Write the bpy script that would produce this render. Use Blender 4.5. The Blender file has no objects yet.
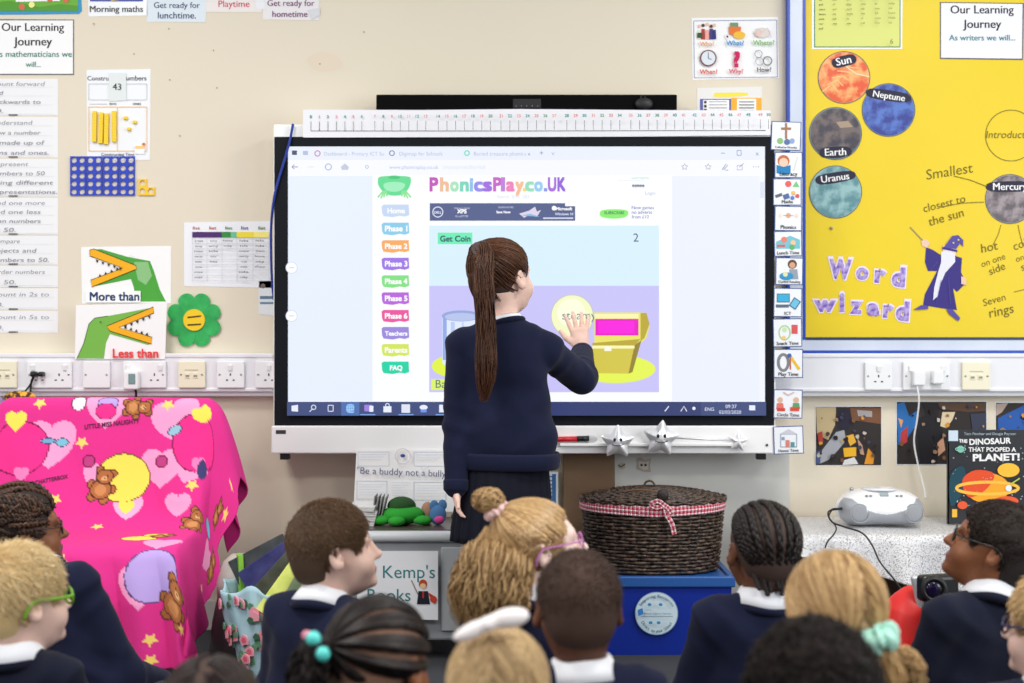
import bpy, bmesh, math, random
import numpy as np
from mathutils import Vector, Matrix, noise
from math import sin, cos, pi, radians
random.seed(7)
RNG = np.random.default_rng(7)
SC = bpy.context.scene
COL = SC.collection
F, CH, CX, CY = 1422.2, 0.96, 512.0, 341.5      # 50 mm lens on a 36 mm sensor, lens 0.96 m above the floor
WALL, TRUNK, BOARD, SCREEN = 4.74, 4.685, 4.712, 4.60  # real distances of the front faces


def P(px, py, Y):
    return Vector(((px - CX) * Y / F, Y, CH - (py - CY) * Y / F))


def lin(c):
    c = c / 255.0
    return c / 12.92 if c <= 0.04045 else ((c + 0.055) / 1.055) ** 2.4


_M = {}


def mat(key, rgb=(200, 200, 200), rough=0.7, metal=0.0, emit=0.0, spec=0.5, bump=None, mottle=None, sheen=0.0,
        island=None, attr=None, alpha=None, trans=None, gain=1.0):
    """Procedural principled material; rgb in 0..255 sRGB."""
    if key in _M:
        return _M[key]
    m = bpy.data.materials.new(key)
    m.use_nodes = True
    nt = m.node_tree
    b = nt.nodes['Principled BSDF']
    c = tuple(min(0.93, lin(v) * gain) for v in rgb) + (1,)
    b.inputs['Base Color'].default_value = c
    b.inputs['Roughness'].default_value = rough
    b.inputs['Metallic'].default_value = metal
    b.inputs['Specular IOR Level'].default_value = spec
    if sheen:
        b.inputs['Sheen Weight'].default_value = sheen
    if emit:
        b.inputs['Emission Color'].default_value = tuple(lin(v) for v in rgb) + (1,)
        b.inputs['Emission Strength'].default_value = emit
        b.inputs['Base Color'].default_value = (0.01, 0.01, 0.012, 1)
    if trans:
        b.inputs['Transmission Weight'].default_value = trans
    if alpha:
        b.inputs['Alpha'].default_value = alpha
    tc = None
    if bump or mottle:
        tc = nt.nodes.new('ShaderNodeTexCoord')
    if mottle:                       # (scale, amount, rgb2)
        n = nt.nodes.new('ShaderNodeTexNoise')
        n.inputs['Scale'].default_value = mottle[0]
        n.inputs['Detail'].default_value = 5
        nt.links.new(tc.outputs['Object'], n.inputs['Vector'])
        r = nt.nodes.new('ShaderNodeValToRGB')
        r.color_ramp.elements[0].position = 0.5 - 0.5 * mottle[1]
        r.color_ramp.elements[1].position = 0.5 + 0.5 * mottle[1]
        r.color_ramp.elements[0].color = c
        r.color_ramp.elements[1].color = tuple(min(0.93, lin(v)) for v in mottle[2]) + (1,)
        nt.links.new(n.outputs['Fac'], r.inputs['Fac'])
        nt.links.new(r.outputs['Color'], b.inputs['Base Color'])
    if island:                       # second colour, mixed per strand
        g = nt.nodes.new('ShaderNodeNewGeometry')
        r = nt.nodes.new('ShaderNodeValToRGB')
        r.color_ramp.elements[0].color = c
        r.color_ramp.elements[1].color = tuple(lin(v) for v in island) + (1,)
        nt.links.new(g.outputs['Random Per Island'], r.inputs['Fac'])
        nt.links.new(r.outputs['Color'], b.inputs['Base Color'])
    if attr:
        a = nt.nodes.new('ShaderNodeAttribute')
        a.attribute_name = attr
        nt.links.new(a.outputs['Color'], b.inputs['Base Color'])
    if bump:                         # (scale, strength, distance)
        n = nt.nodes.new('ShaderNodeTexNoise')
        n.inputs['Scale'].default_value = bump[0]
        n.inputs['Detail'].default_value = 4
        nt.links.new(tc.outputs['Object'], n.inputs['Vector'])
        bp = nt.nodes.new('ShaderNodeBump')
        bp.inputs['Strength'].default_value = bump[1]
        bp.inputs['Distance'].default_value = bump[2]
        nt.links.new(n.outputs['Fac'], bp.inputs['Height'])
        nt.links.new(bp.outputs['Normal'], b.inputs['Normal'])
    _M[key] = m
    return m


def ink(rgb, rough=0.55):
    return mat('print_%d_%d_%d' % tuple(rgb), rgb, rough, spec=0.3)


def lum(rgb, e=1.0):
    return mat('glow_%d_%d_%d_%d' % (tuple(rgb) + (int(e * 100),)), rgb, 0.35, emit=e)


def tag(o, label=None, cat=None, group=None, kind=None):
    if label: o['label'] = label
    if cat: o['category'] = cat
    if group: o['group'] = group
    if kind: o['kind'] = kind
    return o


def empty(name, loc, rz=0.0, **kw):
    o = bpy.data.objects.new(name, None)
    COL.objects.link(o)
    o.location = loc
    o.rotation_euler = (0, 0, rz)
    o.empty_display_size = 0.05
    return tag(o, **kw)


def link_mesh(name, me, parent=None, loc=None, **kw):
    o = bpy.data.objects.new(name, me)
    COL.objects.link(o)
    if parent is not None:
        o.parent = parent
    if loc is not None:
        o.location = loc
    return tag(o, **kw)


def np_mesh(name, V, faces, mats, smooth=True, midx=None):
    """faces: int array (n,3|4) or list of polygons."""
    me = bpy.data.meshes.new(name)
    V = np.asarray(V, dtype=np.float32)
    if isinstance(faces, np.ndarray):
        n, k = faces.shape
        me.vertices.add(len(V)); me.vertices.foreach_set('co', V.ravel())
        me.loops.add(n * k); me.loops.foreach_set('vertex_index', faces.astype(np.int32).ravel())
        me.polygons.add(n)
        me.polygons.foreach_set('loop_start', np.arange(0, n * k, k, dtype=np.int32))
        me.update(calc_edges=True)
    else:
        me.from_pydata(V.tolist(), [], faces)
    for m in (mats if isinstance(mats, (list, tuple)) else [mats]):
        me.materials.append(m)
    if midx is not None:
        me.polygons.foreach_set('material_index', np.asarray(midx, dtype=np.int32))
    me.polygons.foreach_set('use_smooth', np.full(len(me.polygons), smooth, dtype=bool))
    me.validate()
    return me


# ---------------------------------------------------------------- solid builder
class MB:
    def __init__(s):
        s.V, s.Fc, s.mi, s.sm, s.mats = [], [], [], [], []

    def _m(s, m):
        if m not in s.mats: s.mats.append(m)
        return s.mats.index(m)

    def add(s, V, Fs, m, smooth=False):
        o = len(s.V); i = s._m(m)
        s.V += [tuple(v) for v in V]
        for f in Fs:
            s.Fc.append(tuple(o + a for a in f)); s.mi.append(i); s.sm.append(smooth)
        return s

    def _bm(s, bm, m, smooth, M=None):
        if M is not None: bmesh.ops.transform(bm, matrix=M, verts=bm.verts)
        bm.verts.index_update()
        s.add([v.co.copy() for v in bm.verts], [[v.index for v in f.verts] for f in bm.faces], m, smooth)
        bm.free()
        return s

    def box(s, c, d, m, bev=0.0, rot=None, seg=2, smooth=None):
        bm = bmesh.new()
        bmesh.ops.create_cube(bm, size=1.0)
        bmesh.ops.scale(bm, vec=d, verts=bm.verts)
        if bev:
            bmesh.ops.bevel(bm, geom=bm.edges[:], offset=bev, segments=seg, profile=0.5, affect='EDGES')
        M = Matrix.Translation(c)
        if rot is not None: M = M @ rot.to_4x4()
        return s._bm(bm, m, bool(smooth), M)

    def bb(s, x0, x1, y0, y1, z0, z1, m, bev=0.0, **k):
        return s.box(((x0 + x1) / 2, (y0 + y1) / 2, (z0 + z1) / 2), (abs(x1 - x0), abs(y1 - y0), abs(z1 - z0)), m, bev, **k)

    def cyl(s, a, b, r, m, r2=None, seg=20, smooth=True, cap=True):
        a, b = Vector(a), Vector(b)
        d = b - a
        q = d.to_track_quat('Z', 'Y')
        bm = bmesh.new()
        bmesh.ops.create_cone(bm, cap_ends=cap, segments=seg, radius1=r, radius2=r if r2 is None else r2, depth=d.length)
        return s._bm(bm, m, smooth and True, Matrix.Translation((a + b) / 2) @ q.to_matrix().to_4x4())

    def ball(s, c, r, m, u=20, v=12, rot=None):
        bm = bmesh.new()
        bmesh.ops.create_uvsphere(bm, u_segments=u, v_segments=v, radius=1)
        r = (r, r, r) if isinstance(r, (int, float)) else r
        M = Matrix.Translation(c) @ (rot.to_4x4() if rot is not None else Matrix()) @ Matrix.Diagonal((*r, 1))
        return s._bm(bm, m, True, M)

    def torus(s, c, R, r, m, rot=None, n=32, k=10, sc=(1, 1, 1)):
        V, Q = [], []
        for i in range(n):
            a = 2 * pi * i / n
            for j in range(k):
                b = 2 * pi * j / k
                V.append(Vector(((R + r * cos(b)) * cos(a) * sc[0], (R + r * cos(b)) * sin(a) * sc[1], r * sin(b) * sc[2])))
                Q.append((i * k + j, ((i + 1) % n) * k + j, ((i + 1) % n) * k + (j + 1) % k, i * k + (j + 1) % k))
        M = Matrix.Translation(c) @ (rot.to_4x4() if rot is not None else Matrix())
        return s.add([M @ v for v in V], Q, m, True)

    def tube(s, pts, r, m, k=8, closed=False, smooth_n=0):
        pts = [Vector(p) for p in pts]
        if smooth_n: pts = catmull(pts, smooth_n, closed)
        n = len(pts)
        rr = r if hasattr(r, '__len__') else [r] * n
        if len(rr) != n: rr = np.interp(np.linspace(0, 1, n), np.linspace(0, 1, len(rr)), rr)
        V, Q = [], []
        up = Vector((0, 0, 1)); last = None
        for i, p in enumerate(pts):
            t = (pts[(i + 1) % n] - pts[i - 1]) if closed else (pts[min(n - 1, i + 1)] - pts[max(0, i - 1)])
            t = t.normalized() if t.length > 1e-9 else Vector((0, 0, 1))
            if last is None:
                a = t.cross(up if abs(t.z) < 0.9 else Vector((1, 0, 0))).normalized()
            else:
                a = (last - t * last.dot(t)).normalized()
            last = a; b = t.cross(a)
            for j in range(k):
                th = 2 * pi * j / k
                V.append(p + (a * cos(th) + b * sin(th)) * rr[i])
        for i in range(n if closed else n - 1):
            for j in range(k):
                Q.append((i * k + j, ((i + 1) % n) * k + j, ((i + 1) % n) * k + (j + 1) % k, i * k + (j + 1) % k))
        if not closed:
            Q.append(tuple(range(k - 1, -1, -1))); Q.append(tuple((n - 1) * k + j for j in range(k)))
        return s.add(V, Q, m, True)

    def prism(s, pts, depth, m, smooth=False):
        """pts: outline as 3D points in one plane; extruded by the vector depth."""
        pts = [Vector(p) for p in pts]; n = len(pts); d = Vector(depth)
        V = pts + [p + d for p in pts]
        Q = [tuple(range(n)), tuple(range(2 * n - 1, n - 1, -1))] + [(i, i + n, (i + 1) % n + n, (i + 1) % n) for i in range(n)]
        return s.add(V, Q, m, smooth)

    def loft(s, rings, m, closed_u=True, cap=True, smooth=True):
        n = len(rings[0]); V = [p for r in rings for p in r]; Q = []
        for i in range(len(rings) - 1):
            for j in range(n if closed_u else n - 1):
                Q.append((i * n + j, i * n + (j + 1) % n, (i + 1) * n + (j + 1) % n, (i + 1) * n + j))
        if cap and closed_u:
            Q.append(tuple(range(n - 1, -1, -1))); Q.append(tuple((len(rings) - 1) * n + j for j in range(n)))
        return s.add(V, Q, m, smooth)

    def mesh(s, name, origin=(0, 0, 0)):
        me = bpy.data.meshes.new(name)
        o = Vector(origin)
        me.from_pydata([tuple(Vector(v) - o) for v in s.V], [], s.Fc)
        for m in s.mats: me.materials.append(m)
        me.polygons.foreach_set('material_index', s.mi)
        me.polygons.foreach_set('use_smooth', s.sm)
        bm = bmesh.new(); bm.from_mesh(me)
        bmesh.ops.recalc_face_normals(bm, faces=bm.faces)
        bm.to_mesh(me); bm.free()
        return me

    def base(s):
        a = np.array(s.V)
        return Vector((float((a[:, 0].min() + a[:, 0].max()) / 2), float((a[:, 1].min() + a[:, 1].max()) / 2), float(a[:, 2].min())))

    def build(s, name, parent=None, local=False, **kw):
        """World-space shapes; a child is stored relative to its root's location."""
        if parent is not None:
            if local: return link_mesh(name, s.mesh(name), parent, **kw)
            r = parent; acc = Vector(parent.location)
            while r.parent is not None:
                r = r.parent; acc += Vector(r.location)
            return link_mesh(name, s.mesh(name, acc), parent, **kw)
        b = s.base()
        return link_mesh(name, s.mesh(name, b), None, b, **kw)


def catmull(pts, n, closed=False):
    pts = [Vector(p) for p in pts]; out = []; N = len(pts)
    for i in range(N if closed else N - 1):
        g = (lambda q: pts[q % N]) if closed else (lambda q: pts[max(0, min(N - 1, q))])
        p0, p1, p2, p3 = g(i - 1), g(i), g(i + 1), g(i + 2)
        for j in range(n):
            t = j / n
            out.append(0.5 * ((2 * p1) + (p2 - p0) * t + (2 * p0 - 5 * p1 + 4 * p2 - p3) * t * t + (-p0 + 3 * p1 - 3 * p2 + p3) * t ** 3))
    if not closed: out.append(pts[-1])
    return out


def smooth2(pts, n=5, closed=True):
    return [(p.x, p.y) for p in catmull([Vector((a, b, 0)) for a, b in pts], n, closed)]


# ---------------------------------------------------------------- lettering and flat prints
_T = {}


def text_geo(body, bold=0.0, shear=0.0):
    k = (body, bold, shear)
    if k in _T: return _T[k]
    cu = bpy.data.curves.new('t', 'FONT')
    cu.body = body; cu.size = 1.0; cu.offset = bold; cu.shear = shear; cu.resolution_u = 3
    o = bpy.data.objects.new('t', cu)
    COL.objects.link(o)
    bpy.context.view_layer.update()
    me = bpy.data.meshes.new_from_object(o.evaluated_get(bpy.context.evaluated_depsgraph_get()))
    V = np.array([v.co[:2] for v in me.vertices]) if len(me.vertices) else np.zeros((0, 2))
    Fs = [tuple(p.vertices) for p in me.polygons]
    COL.objects.unlink(o); bpy.data.objects.remove(o); bpy.data.curves.remove(cu); bpy.data.meshes.remove(me)
    _T[k] = (V, Fs)
    return _T[k]


class Flat(MB):
    """Prints and cut paper, given in the photograph's pixels at the real distance Y of the sheet."""
    def __init__(s, Y, step=0.00035):
        super().__init__(); s.Y, s.step, s.n = Y, step, 0

    def lay(s, n=1):
        s.n += n; return s

    def pt(s, x, y):
        p = P(x, y, s.Y)
        return Vector((p.x, s.Y - s.step * s.n, p.z))

    def poly(s, pts, m, lay=True):
        if lay: s.n += 1
        s.add([s.pt(*p) for p in pts], [tuple(range(len(pts)))], m); return s

    def sheet(s, pts, m, th=0.0006):
        """paper with real thickness, front face at Y"""
        s.prism([s.pt(*p) for p in pts], (0, th, 0), m); s.n += 1; return s

    def rect(s, x0, y0, x1, y1, m, rot=0.0):
        return s.poly(qr(x0, y0, x1, y1, rot), m)

    def disc(s, x, y, r, m, ry=None, n=28, a0=0, a1=2 * pi):
        ry = ry or r
        return s.poly([(x + r * cos(a0 + (a1 - a0) * i / n), y + ry * sin(a0 + (a1 - a0) * i / n)) for i in range(n)], m)

    def line(s, pts, w, m, closed=False):
        s.n += 1
        pts = list(pts)
        if closed: pts = pts + [pts[0]]
        n = len(pts); L = []
        for i in range(n):
            a, b = pts[max(0, i - 1)], pts[min(n - 1, i + 1)]
            if closed and i in (0, n - 1): a, b = pts[n - 2], pts[1]
            dx, dy = b[0] - a[0], b[1] - a[1]; l = math.hypot(dx, dy) or 1
            L.append((-dy / l * w / 2, dx / l * w / 2))
        V = [s.pt(p[0] + q[0], p[1] + q[1]) for p, q in zip(pts, L)] + [s.pt(p[0] - q[0], p[1] - q[1]) for p, q in zip(pts, L)]
        s.add(V, [(i, i + 1, n + i + 1, n + i) for i in range(n - 1)], m)
        return s

    def frame(s, x0, y0, x1, y1, w, m, rot=0):
        q = qr(x0, y0, x1, y1, rot)
        for i in range(4):
            s.line([q[i], q[(i + 1) % 4]], w, m); s.n -= 1
        s.n += 1
        return s

    def ring(s, x, y, r, w, m, ry=None, n=32):
        return s.line([(x + r * cos(2 * pi * i / n), y + (ry or r) * sin(2 * pi * i / n)) for i in range(n)], w, m, closed=True)

    def text(s, body, x, y, m, w=None, h=None, align='c', rot=0.0, bold=0.0, shear=0.0):
        """baseline at y; w = width in px, h = cap height in px"""
        V, Fs = text_geo(body, 0.0, shear)
        if not len(V): return s
        s.n += 1
        x0, x1 = V[:, 0].min(), V[:, 0].max()
        strikes = [(0, 0)] if bold <= 0 else ([(-1, 0), (1, 0)] if bold < .025 else [(-1, -1), (1, -1), (-1, 1), (1, 1)])
        strikes = [(a * bold * .9, b * bold * .9) for a, b in strikes]
        if h is None: k = w / (x1 - x0); kx = k
        else:
            k = h / 0.72; kx = k if w is None else w / (x1 - x0)
        ox = {'c': (x0 + x1) / 2, 'l': x0, 'r': x1}[align]
        c, sn = cos(radians(rot)), sin(radians(rot))
        for da, db in strikes:
            out = []; s.n += 0.12
            for a, b in V:
                u, v = (a + da - ox) * kx, -(b + db) * k
                out.append(s.pt(x + u * c - v * sn, y + u * sn + v * c))
            s.add(out, Fs, m)
        return s


def _glyph(s, ch, x, y, m, w, h, rot, off):
    V, Fs = text_geo(ch, off)
    x0, x1 = V[:, 0].min(), V[:, 0].max(); kx, k = w / (x1 - x0), h / 0.72; c, sn = cos(radians(rot)), sin(radians(rot))
    out = [s.pt(x + (a - (x0 + x1) / 2) * kx * c + b * k * sn, y + (a - (x0 + x1) / 2) * kx * sn - b * k * c) for a, b in V]
    s.n += 1; s.add(out, Fs, m); return s
Flat.glyph = _glyph


def qr(x0, y0, x1, y1, rot=0.0):
    cx, cy = (x0 + x1) / 2, (y0 + y1) / 2
    c, s = cos(radians(rot)), sin(radians(rot))
    return [(cx + (x - cx) * c - (y - cy) * s, cy + (x - cx) * s + (y - cy) * c) for x, y in ((x0, y0), (x1, y0), (x1, y1), (x0, y1))]


# ---------------------------------------------------------------- signed-distance sculpting
class SDF:
    def __init__(s, lo, hi, vox):
        s.lo = np.array(lo, float); s.v = vox
        s.n = np.ceil((np.array(hi) - s.lo) / vox).astype(int) + 1
        s.f = np.full(s.n, 0.5, np.float32)

    def _win(s, lo, hi, pad):
        a = np.maximum(0, np.floor((np.array(lo) - pad - s.lo) / s.v).astype(int))
        b = np.minimum(s.n, np.ceil((np.array(hi) + pad - s.lo) / s.v).astype(int) + 1)
        if np.any(b <= a): return None, None
        sl = tuple(slice(i, j) for i, j in zip(a, b))
        g = [s.lo[i] + s.v * np.arange(a[i], b[i]) for i in range(3)]
        return sl, np.meshgrid(*g, indexing='ij', sparse=True)

    def _mix(s, sl, d, k, op):
        a = s.f[sl]; k = max(k, 1e-5)
        if op == 'add':
            h = np.maximum(k - np.abs(a - d), 0) / k
            s.f[sl] = np.minimum(a, d) - h * h * k * 0.25
        else:
            d = -d
            h = np.maximum(k - np.abs(a - d), 0) / k
            s.f[sl] = np.maximum(a, d) + h * h * k * 0.25

    def cone(s, a, b, ra, rb=None, k=0.015, op='add', grow=0.0):
        rb = ra if rb is None else rb
        a, b = np.array(a, float), np.array(b, float); ra += grow; rb += grow
        r = max(ra, rb)
        sl, g = s._win(np.minimum(a, b) - r, np.maximum(a, b) + r, k + 3 * s.v)
        if sl is None: return s
        ba = b - a; L = max(1e-9, ba @ ba)
        p = [g[i] - a[i] for i in range(3)]
        t = np.clip((p[0] * ba[0] + p[1] * ba[1] + p[2] * ba[2]) / L, 0, 1)
        d = np.sqrt((p[0] - t * ba[0]) ** 2 + (p[1] - t * ba[1]) ** 2 + (p[2] - t * ba[2]) ** 2) - (ra + (rb - ra) * t)
        s._mix(sl, d, k, op); return s

    def ell(s, c, r, R=None, k=0.015, op='add', grow=0.0):
        c = np.array(c, float); r = np.array(r, float) + grow; m = r.max()
        sl, g = s._win(c - m, c + m, k + 3 * s.v)
        if sl is None: return s
        p = [g[i] - c[i] for i in range(3)]
        if R is not None:
            R = np.array(R)
            p = [R[0, j] * p[0] + R[1, j] * p[1] + R[2, j] * p[2] for j in range(3)]
        k0 = np.sqrt((p[0] / r[0]) ** 2 + (p[1] / r[1]) ** 2 + (p[2] / r[2]) ** 2)
        k1 = np.sqrt((p[0] / r[0] ** 2) ** 2 + (p[1] / r[1] ** 2) ** 2 + (p[2] / r[2] ** 2) ** 2) + 1e-9
        s._mix(sl, k0 * (k0 - 1) / k1, k, op); return s

    def plane(s, n, c, k=0.004):
        """cut away everything on the n side of point c"""
        sl, g = s._win(s.lo, s.lo + s.n * s.v, 0)
        n = np.array(n, float); n /= np.linalg.norm(n)
        d = (g[0] - c[0]) * n[0] + (g[1] - c[1]) * n[1] + (g[2] - c[2]) * n[2]
        s._mix(sl, -d, k, 'sub'); return s

    def surface(s, relax=1):
        f = s.f; n = f.shape
        neg = f < 0
        c = neg[:-1, :-1, :-1]
        any_ = np.zeros(c.shape, bool); all_ = np.ones(c.shape, bool)
        offs = [(i, j, k) for i in (0, 1) for j in (0, 1) for k in (0, 1)]
        for o in offs:
            q = neg[o[0]:n[0] - 1 + o[0], o[1]:n[1] - 1 + o[1], o[2]:n[2] - 1 + o[2]]
            any_ |= q; all_ &= q
        idx = np.argwhere(any_ & ~all_)
        lut = np.full(c.shape, -1, np.int32)
        lut[idx[:, 0], idx[:, 1], idx[:, 2]] = np.arange(len(idx))
        val = {o: f[idx[:, 0] + o[0], idx[:, 1] + o[1], idx[:, 2] + o[2]].astype(float) for o in offs}
        acc = np.zeros((len(idx), 3)); cnt = np.zeros(len(idx))
        for o in offs:
            for ax in range(3):
                if o[ax]: continue
                e = list(o); e[ax] = 1; e = tuple(e)
                a, b = val[o], val[e]
                m = (a < 0) != (b < 0)
                t = np.where(m, a / np.where(m, a - b, 1), 0)
                pos = np.tile(np.array(o, float), (len(idx), 1)); pos[:, ax] += t
                acc += pos * m[:, None]; cnt += m
        V = s.lo + s.v * (idx + acc / cnt[:, None])
        Q = []
        for ax in range(3):
            u, w = [(1, 2), (2, 0), (0, 1)][ax]
            sh = [n[0], n[1], n[2]]; sh[ax] -= 1
            a = neg[tuple(slice(0, n[i] - 1) if i == ax else slice(0, n[i]) for i in range(3))]
            b = neg[tuple(slice(1, n[i]) if i == ax else slice(0, n[i]) for i in range(3))]
            e = np.argwhere(a != b)
            e = e[(e[:, u] > 0) & (e[:, w] > 0) & (e[:, u] < n[u] - 1) & (e[:, w] < n[w] - 1)]
            def cell(du, dw):
                q = e.copy(); q[:, u] += du; q[:, w] += dw
                return lut[q[:, 0], q[:, 1], q[:, 2]]
            qd = np.stack([cell(-1, -1), cell(0, -1), cell(0, 0), cell(-1, 0)], 1)
            fl = ~a[e[:, 0], e[:, 1], e[:, 2]]
            qd[fl] = qd[fl][:, ::-1]
            Q.append(qd)
        Q = np.concatenate(Q); Q = Q[(Q >= 0).all(1)]
        for _ in range(relax):
            V = relax_mesh(V, Q)
        return V, Q


def relax_mesh(V, Q, w=0.5):
    S = np.zeros_like(V); C = np.zeros(len(V))
    for i in range(Q.shape[1]):
        a, b = Q[:, i], Q[:, (i + 1) % Q.shape[1]]
        for c in range(3):
            S[:, c] += np.bincount(a, V[b, c], len(V)) + np.bincount(b, V[a, c], len(V))
        C += np.bincount(a, minlength=len(V)) + np.bincount(b, minlength=len(V))
    return V * (1 - w) + w * S / np.maximum(C, 1)[:, None]


def normals_of(V, Q):
    A = np.cross(V[Q[:, 2]] - V[Q[:, 0]], V[Q[:, 3]] - V[Q[:, 1]])
    N = np.zeros_like(V)
    for i in range(4):
        for c in range(3): N[:, c] += np.bincount(Q[:, i], A[:, c], len(V))
    return N / (np.linalg.norm(N, axis=1)[:, None] + 1e-12)


def wavy(V, seed=0, freq=30.0, octs=4, aniso=(1, 1, 1)):
    """cheap band-limited noise from rotated sines, range about -1..1"""
    r = np.random.default_rng(seed); out = np.zeros(len(V)); amp = 1.0; tot = 0
    X = V * np.array(aniso)
    for o in range(octs):
        for _ in range(3):
            d = r.normal(size=3); d /= np.linalg.norm(d)
            e = r.normal(size=3); e /= np.linalg.norm(e)
            out += amp * np.sin(X @ d * freq + r.uniform(0, 6) + 1.3 * np.sin(X @ e * freq * 0.7 + r.uniform(0, 6)))
            tot += amp
        freq *= 1.9; amp *= 0.5
    return out / tot * 1.8


def strands_mesh(name, paths, radius, m, k=3):
    """paths (N,K,3); radius (K,) or (N,K)"""
    Pn = np.asarray(paths, float); N, K, _ = Pn.shape
    R = np.broadcast_to(np.asarray(radius, float), (N, K))
    T = np.gradient(Pn, axis=1); T /= np.linalg.norm(T, axis=2, keepdims=True) + 1e-12
    ref = np.array([0.31, 0.17, 0.93]); A = np.cross(T, ref)
    A /= np.linalg.norm(A, axis=2, keepdims=True) + 1e-12
    B = np.cross(T, A)
    V = np.empty((N, K, k, 3))
    for j in range(k):
        th = 2 * pi * j / k
        V[:, :, j] = Pn + (A * cos(th) + B * sin(th)) * R[:, :, None]
    base = (np.arange(N)[:, None, None] * K + np.arange(K - 1)[None, :, None]) * k
    j = np.arange(k)[None, None, :]; j2 = (j + 1) % k
    Q = np.stack([base + j, base + j2, base + k + j2, base + k + j], -1).reshape(-1, 4)
    return np_mesh(name, V.reshape(-1, 3), Q, m)
# ================================================================ setting
WHITE = mat('white_paper', (247, 247, 248), 0.6, spec=0.3)
LAM = mat('laminated_paper', (240, 243, 247), 0.3)
wallm = mat('magnolia_paint', (230, 220, 198), 0.75, bump=(160, 0.08, 0.002), mottle=(0.9, 0.5, (224, 214, 196)))
carpet = mat('grey_carpet', (74, 76, 82), 1.0, bump=(420, 0.9, 0.004), mottle=(260, 0.6, (50, 52, 58)))
BLACKP = mat('black_plastic', (14, 14, 16), 0.38)
SATIN = mat('satin_black', (22, 22, 25), 0.5)
WPL = mat('white_plastic', (238, 239, 241), 0.35)
WPL2 = mat('trunking_plastic', (232, 233, 238), 0.4)
CREAM = mat('cream_plastic', (240, 234, 208), 0.4)
GREYP = mat('grey_plastic', (150, 154, 158), 0.4)
STEEL = mat('steel', (170, 172, 175), 0.3, metal=1.0)

MB().bb(-4.0, 4.0, WALL, WALL + 0.1, 0, 2.8, wallm).build('wall_back', kind='structure')
MB().bb(-4.0, 4.0, 0.0, WALL, -0.05, 0, carpet).build('floor', kind='structure')
MB().bb(-4.0, 4.0, WALL - 0.015, WALL, 0.0, 0.10, mat('skirting_paint', (225, 222, 214), 0.5), bev=0.004).build('baseboard_back', kind='structure')


def strunk(x0, x1):
    m = MB()
    z1, z0 = P(0, 354, TRUNK).z, P(0, 391, TRUNK).z
    m.bb(x0, x1, TRUNK, WALL, z0, z1, WPL2, 0.004)
    m.bb(x0, x1, TRUNK - 0.004, TRUNK + 0.01, z1 - 0.012, z1 + 0.002, WPL2, 0.003)
    m.bb(x0, x1, TRUNK - 0.004, TRUNK + 0.01, z0 - 0.002, z0 + 0.010, WPL2, 0.003)
    m.bb(x0, x1, TRUNK + 0.012, WALL, z0 - 0.018, z0, WPL2, 0.003)
    return m
strunk(-1.9, P(274, 0, 4.7).x).build('trim_1', kind='structure')
strunk(P(772, 0, 4.7).x, 2.1).build('trim_2', kind='structure')

HOLE = mat('socket_slot', (20, 20, 20), 0.6)


def faceplate(name, x0, y0, x1, y1, m, kind, label, cat='socket', group=None):
    a, b = P(x0, y0, TRUNK), P(x1, y1, TRUNK)
    Y = TRUNK - 0.004
    mb = MB(); mb.bb(a.x, b.x, Y - 0.010, Y + 0.002, b.z, a.z, m, 0.0035, seg=3)
    cz = (a.z + b.z) / 2
    for sx in (a.x + 0.010, b.x - 0.010):
        mb.cyl((sx, Y - 0.0115, cz), (sx, Y - 0.009, cz), 0.0032, STEEL, seg=10)
    root = mb.build(name, label=label, cat=cat, group=group)
    yf = Y - 0.0105

    def rocker(x, z, red=True):
        r = MB(); r.box((x, yf - 0.002, z), (0.013, 0.006, 0.020), m, 0.002, rot=Matrix.Rotation(radians(8), 3, 'X'))
        if red: r.box((x, yf - 0.0052, z + 0.006), (0.006, 0.0008, 0.002), ink((200, 40, 40)))
        r.build('switch_rocker', root)

    def pins(x, z):
        p = MB()
        p.bb(x - 0.002, x + 0.002, yf - 0.0006, yf + 0.001, z + 0.008, z + 0.016, HOLE)
        for s in (-1, 1): p.bb(x + s * 0.011 - 0.0035, x + s * 0.011 + 0.0035, yf - 0.0006, yf + 0.001, z - 0.008, z - 0.004, HOLE)
        p.build('socket_holes', root)
    if kind == 'double':
        for s in (-1, 1):
            rocker((a.x + b.x) / 2 + s * 0.053, a.z - 0.022); pins((a.x + b.x) / 2 + s * 0.033, cz - 0.012)
    elif kind == 'single':
        rocker((a.x + b.x) / 2, a.z - 0.022); pins((a.x + b.x) / 2, cz - 0.012)
    elif kind == 'data':
        q = MB()
        for s in (-1, 1): q.bb((a.x + b.x) / 2 + s * 0.013 - 0.008, (a.x + b.x) / 2 + s * 0.013 + 0.008, yf - 0.002, yf + 0.001, cz - 0.012, cz + 0.006, m, 0.001)
        for s in (-1, 1): q.bb((a.x + b.x) / 2 + s * 0.013 - 0.006, (a.x + b.x) / 2 + s * 0.013 + 0.006, yf - 0.0025, yf - 0.0018, cz - 0.008, cz - 0.001, ink((150, 145, 130)))
        q.bb((a.x + b.x) / 2 - 0.022, (a.x + b.x) / 2 + 0.022, yf - 0.001, yf, cz + 0.014, cz + 0.017, ink((200, 195, 170)))
        q.build('port', root)
    return root

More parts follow.
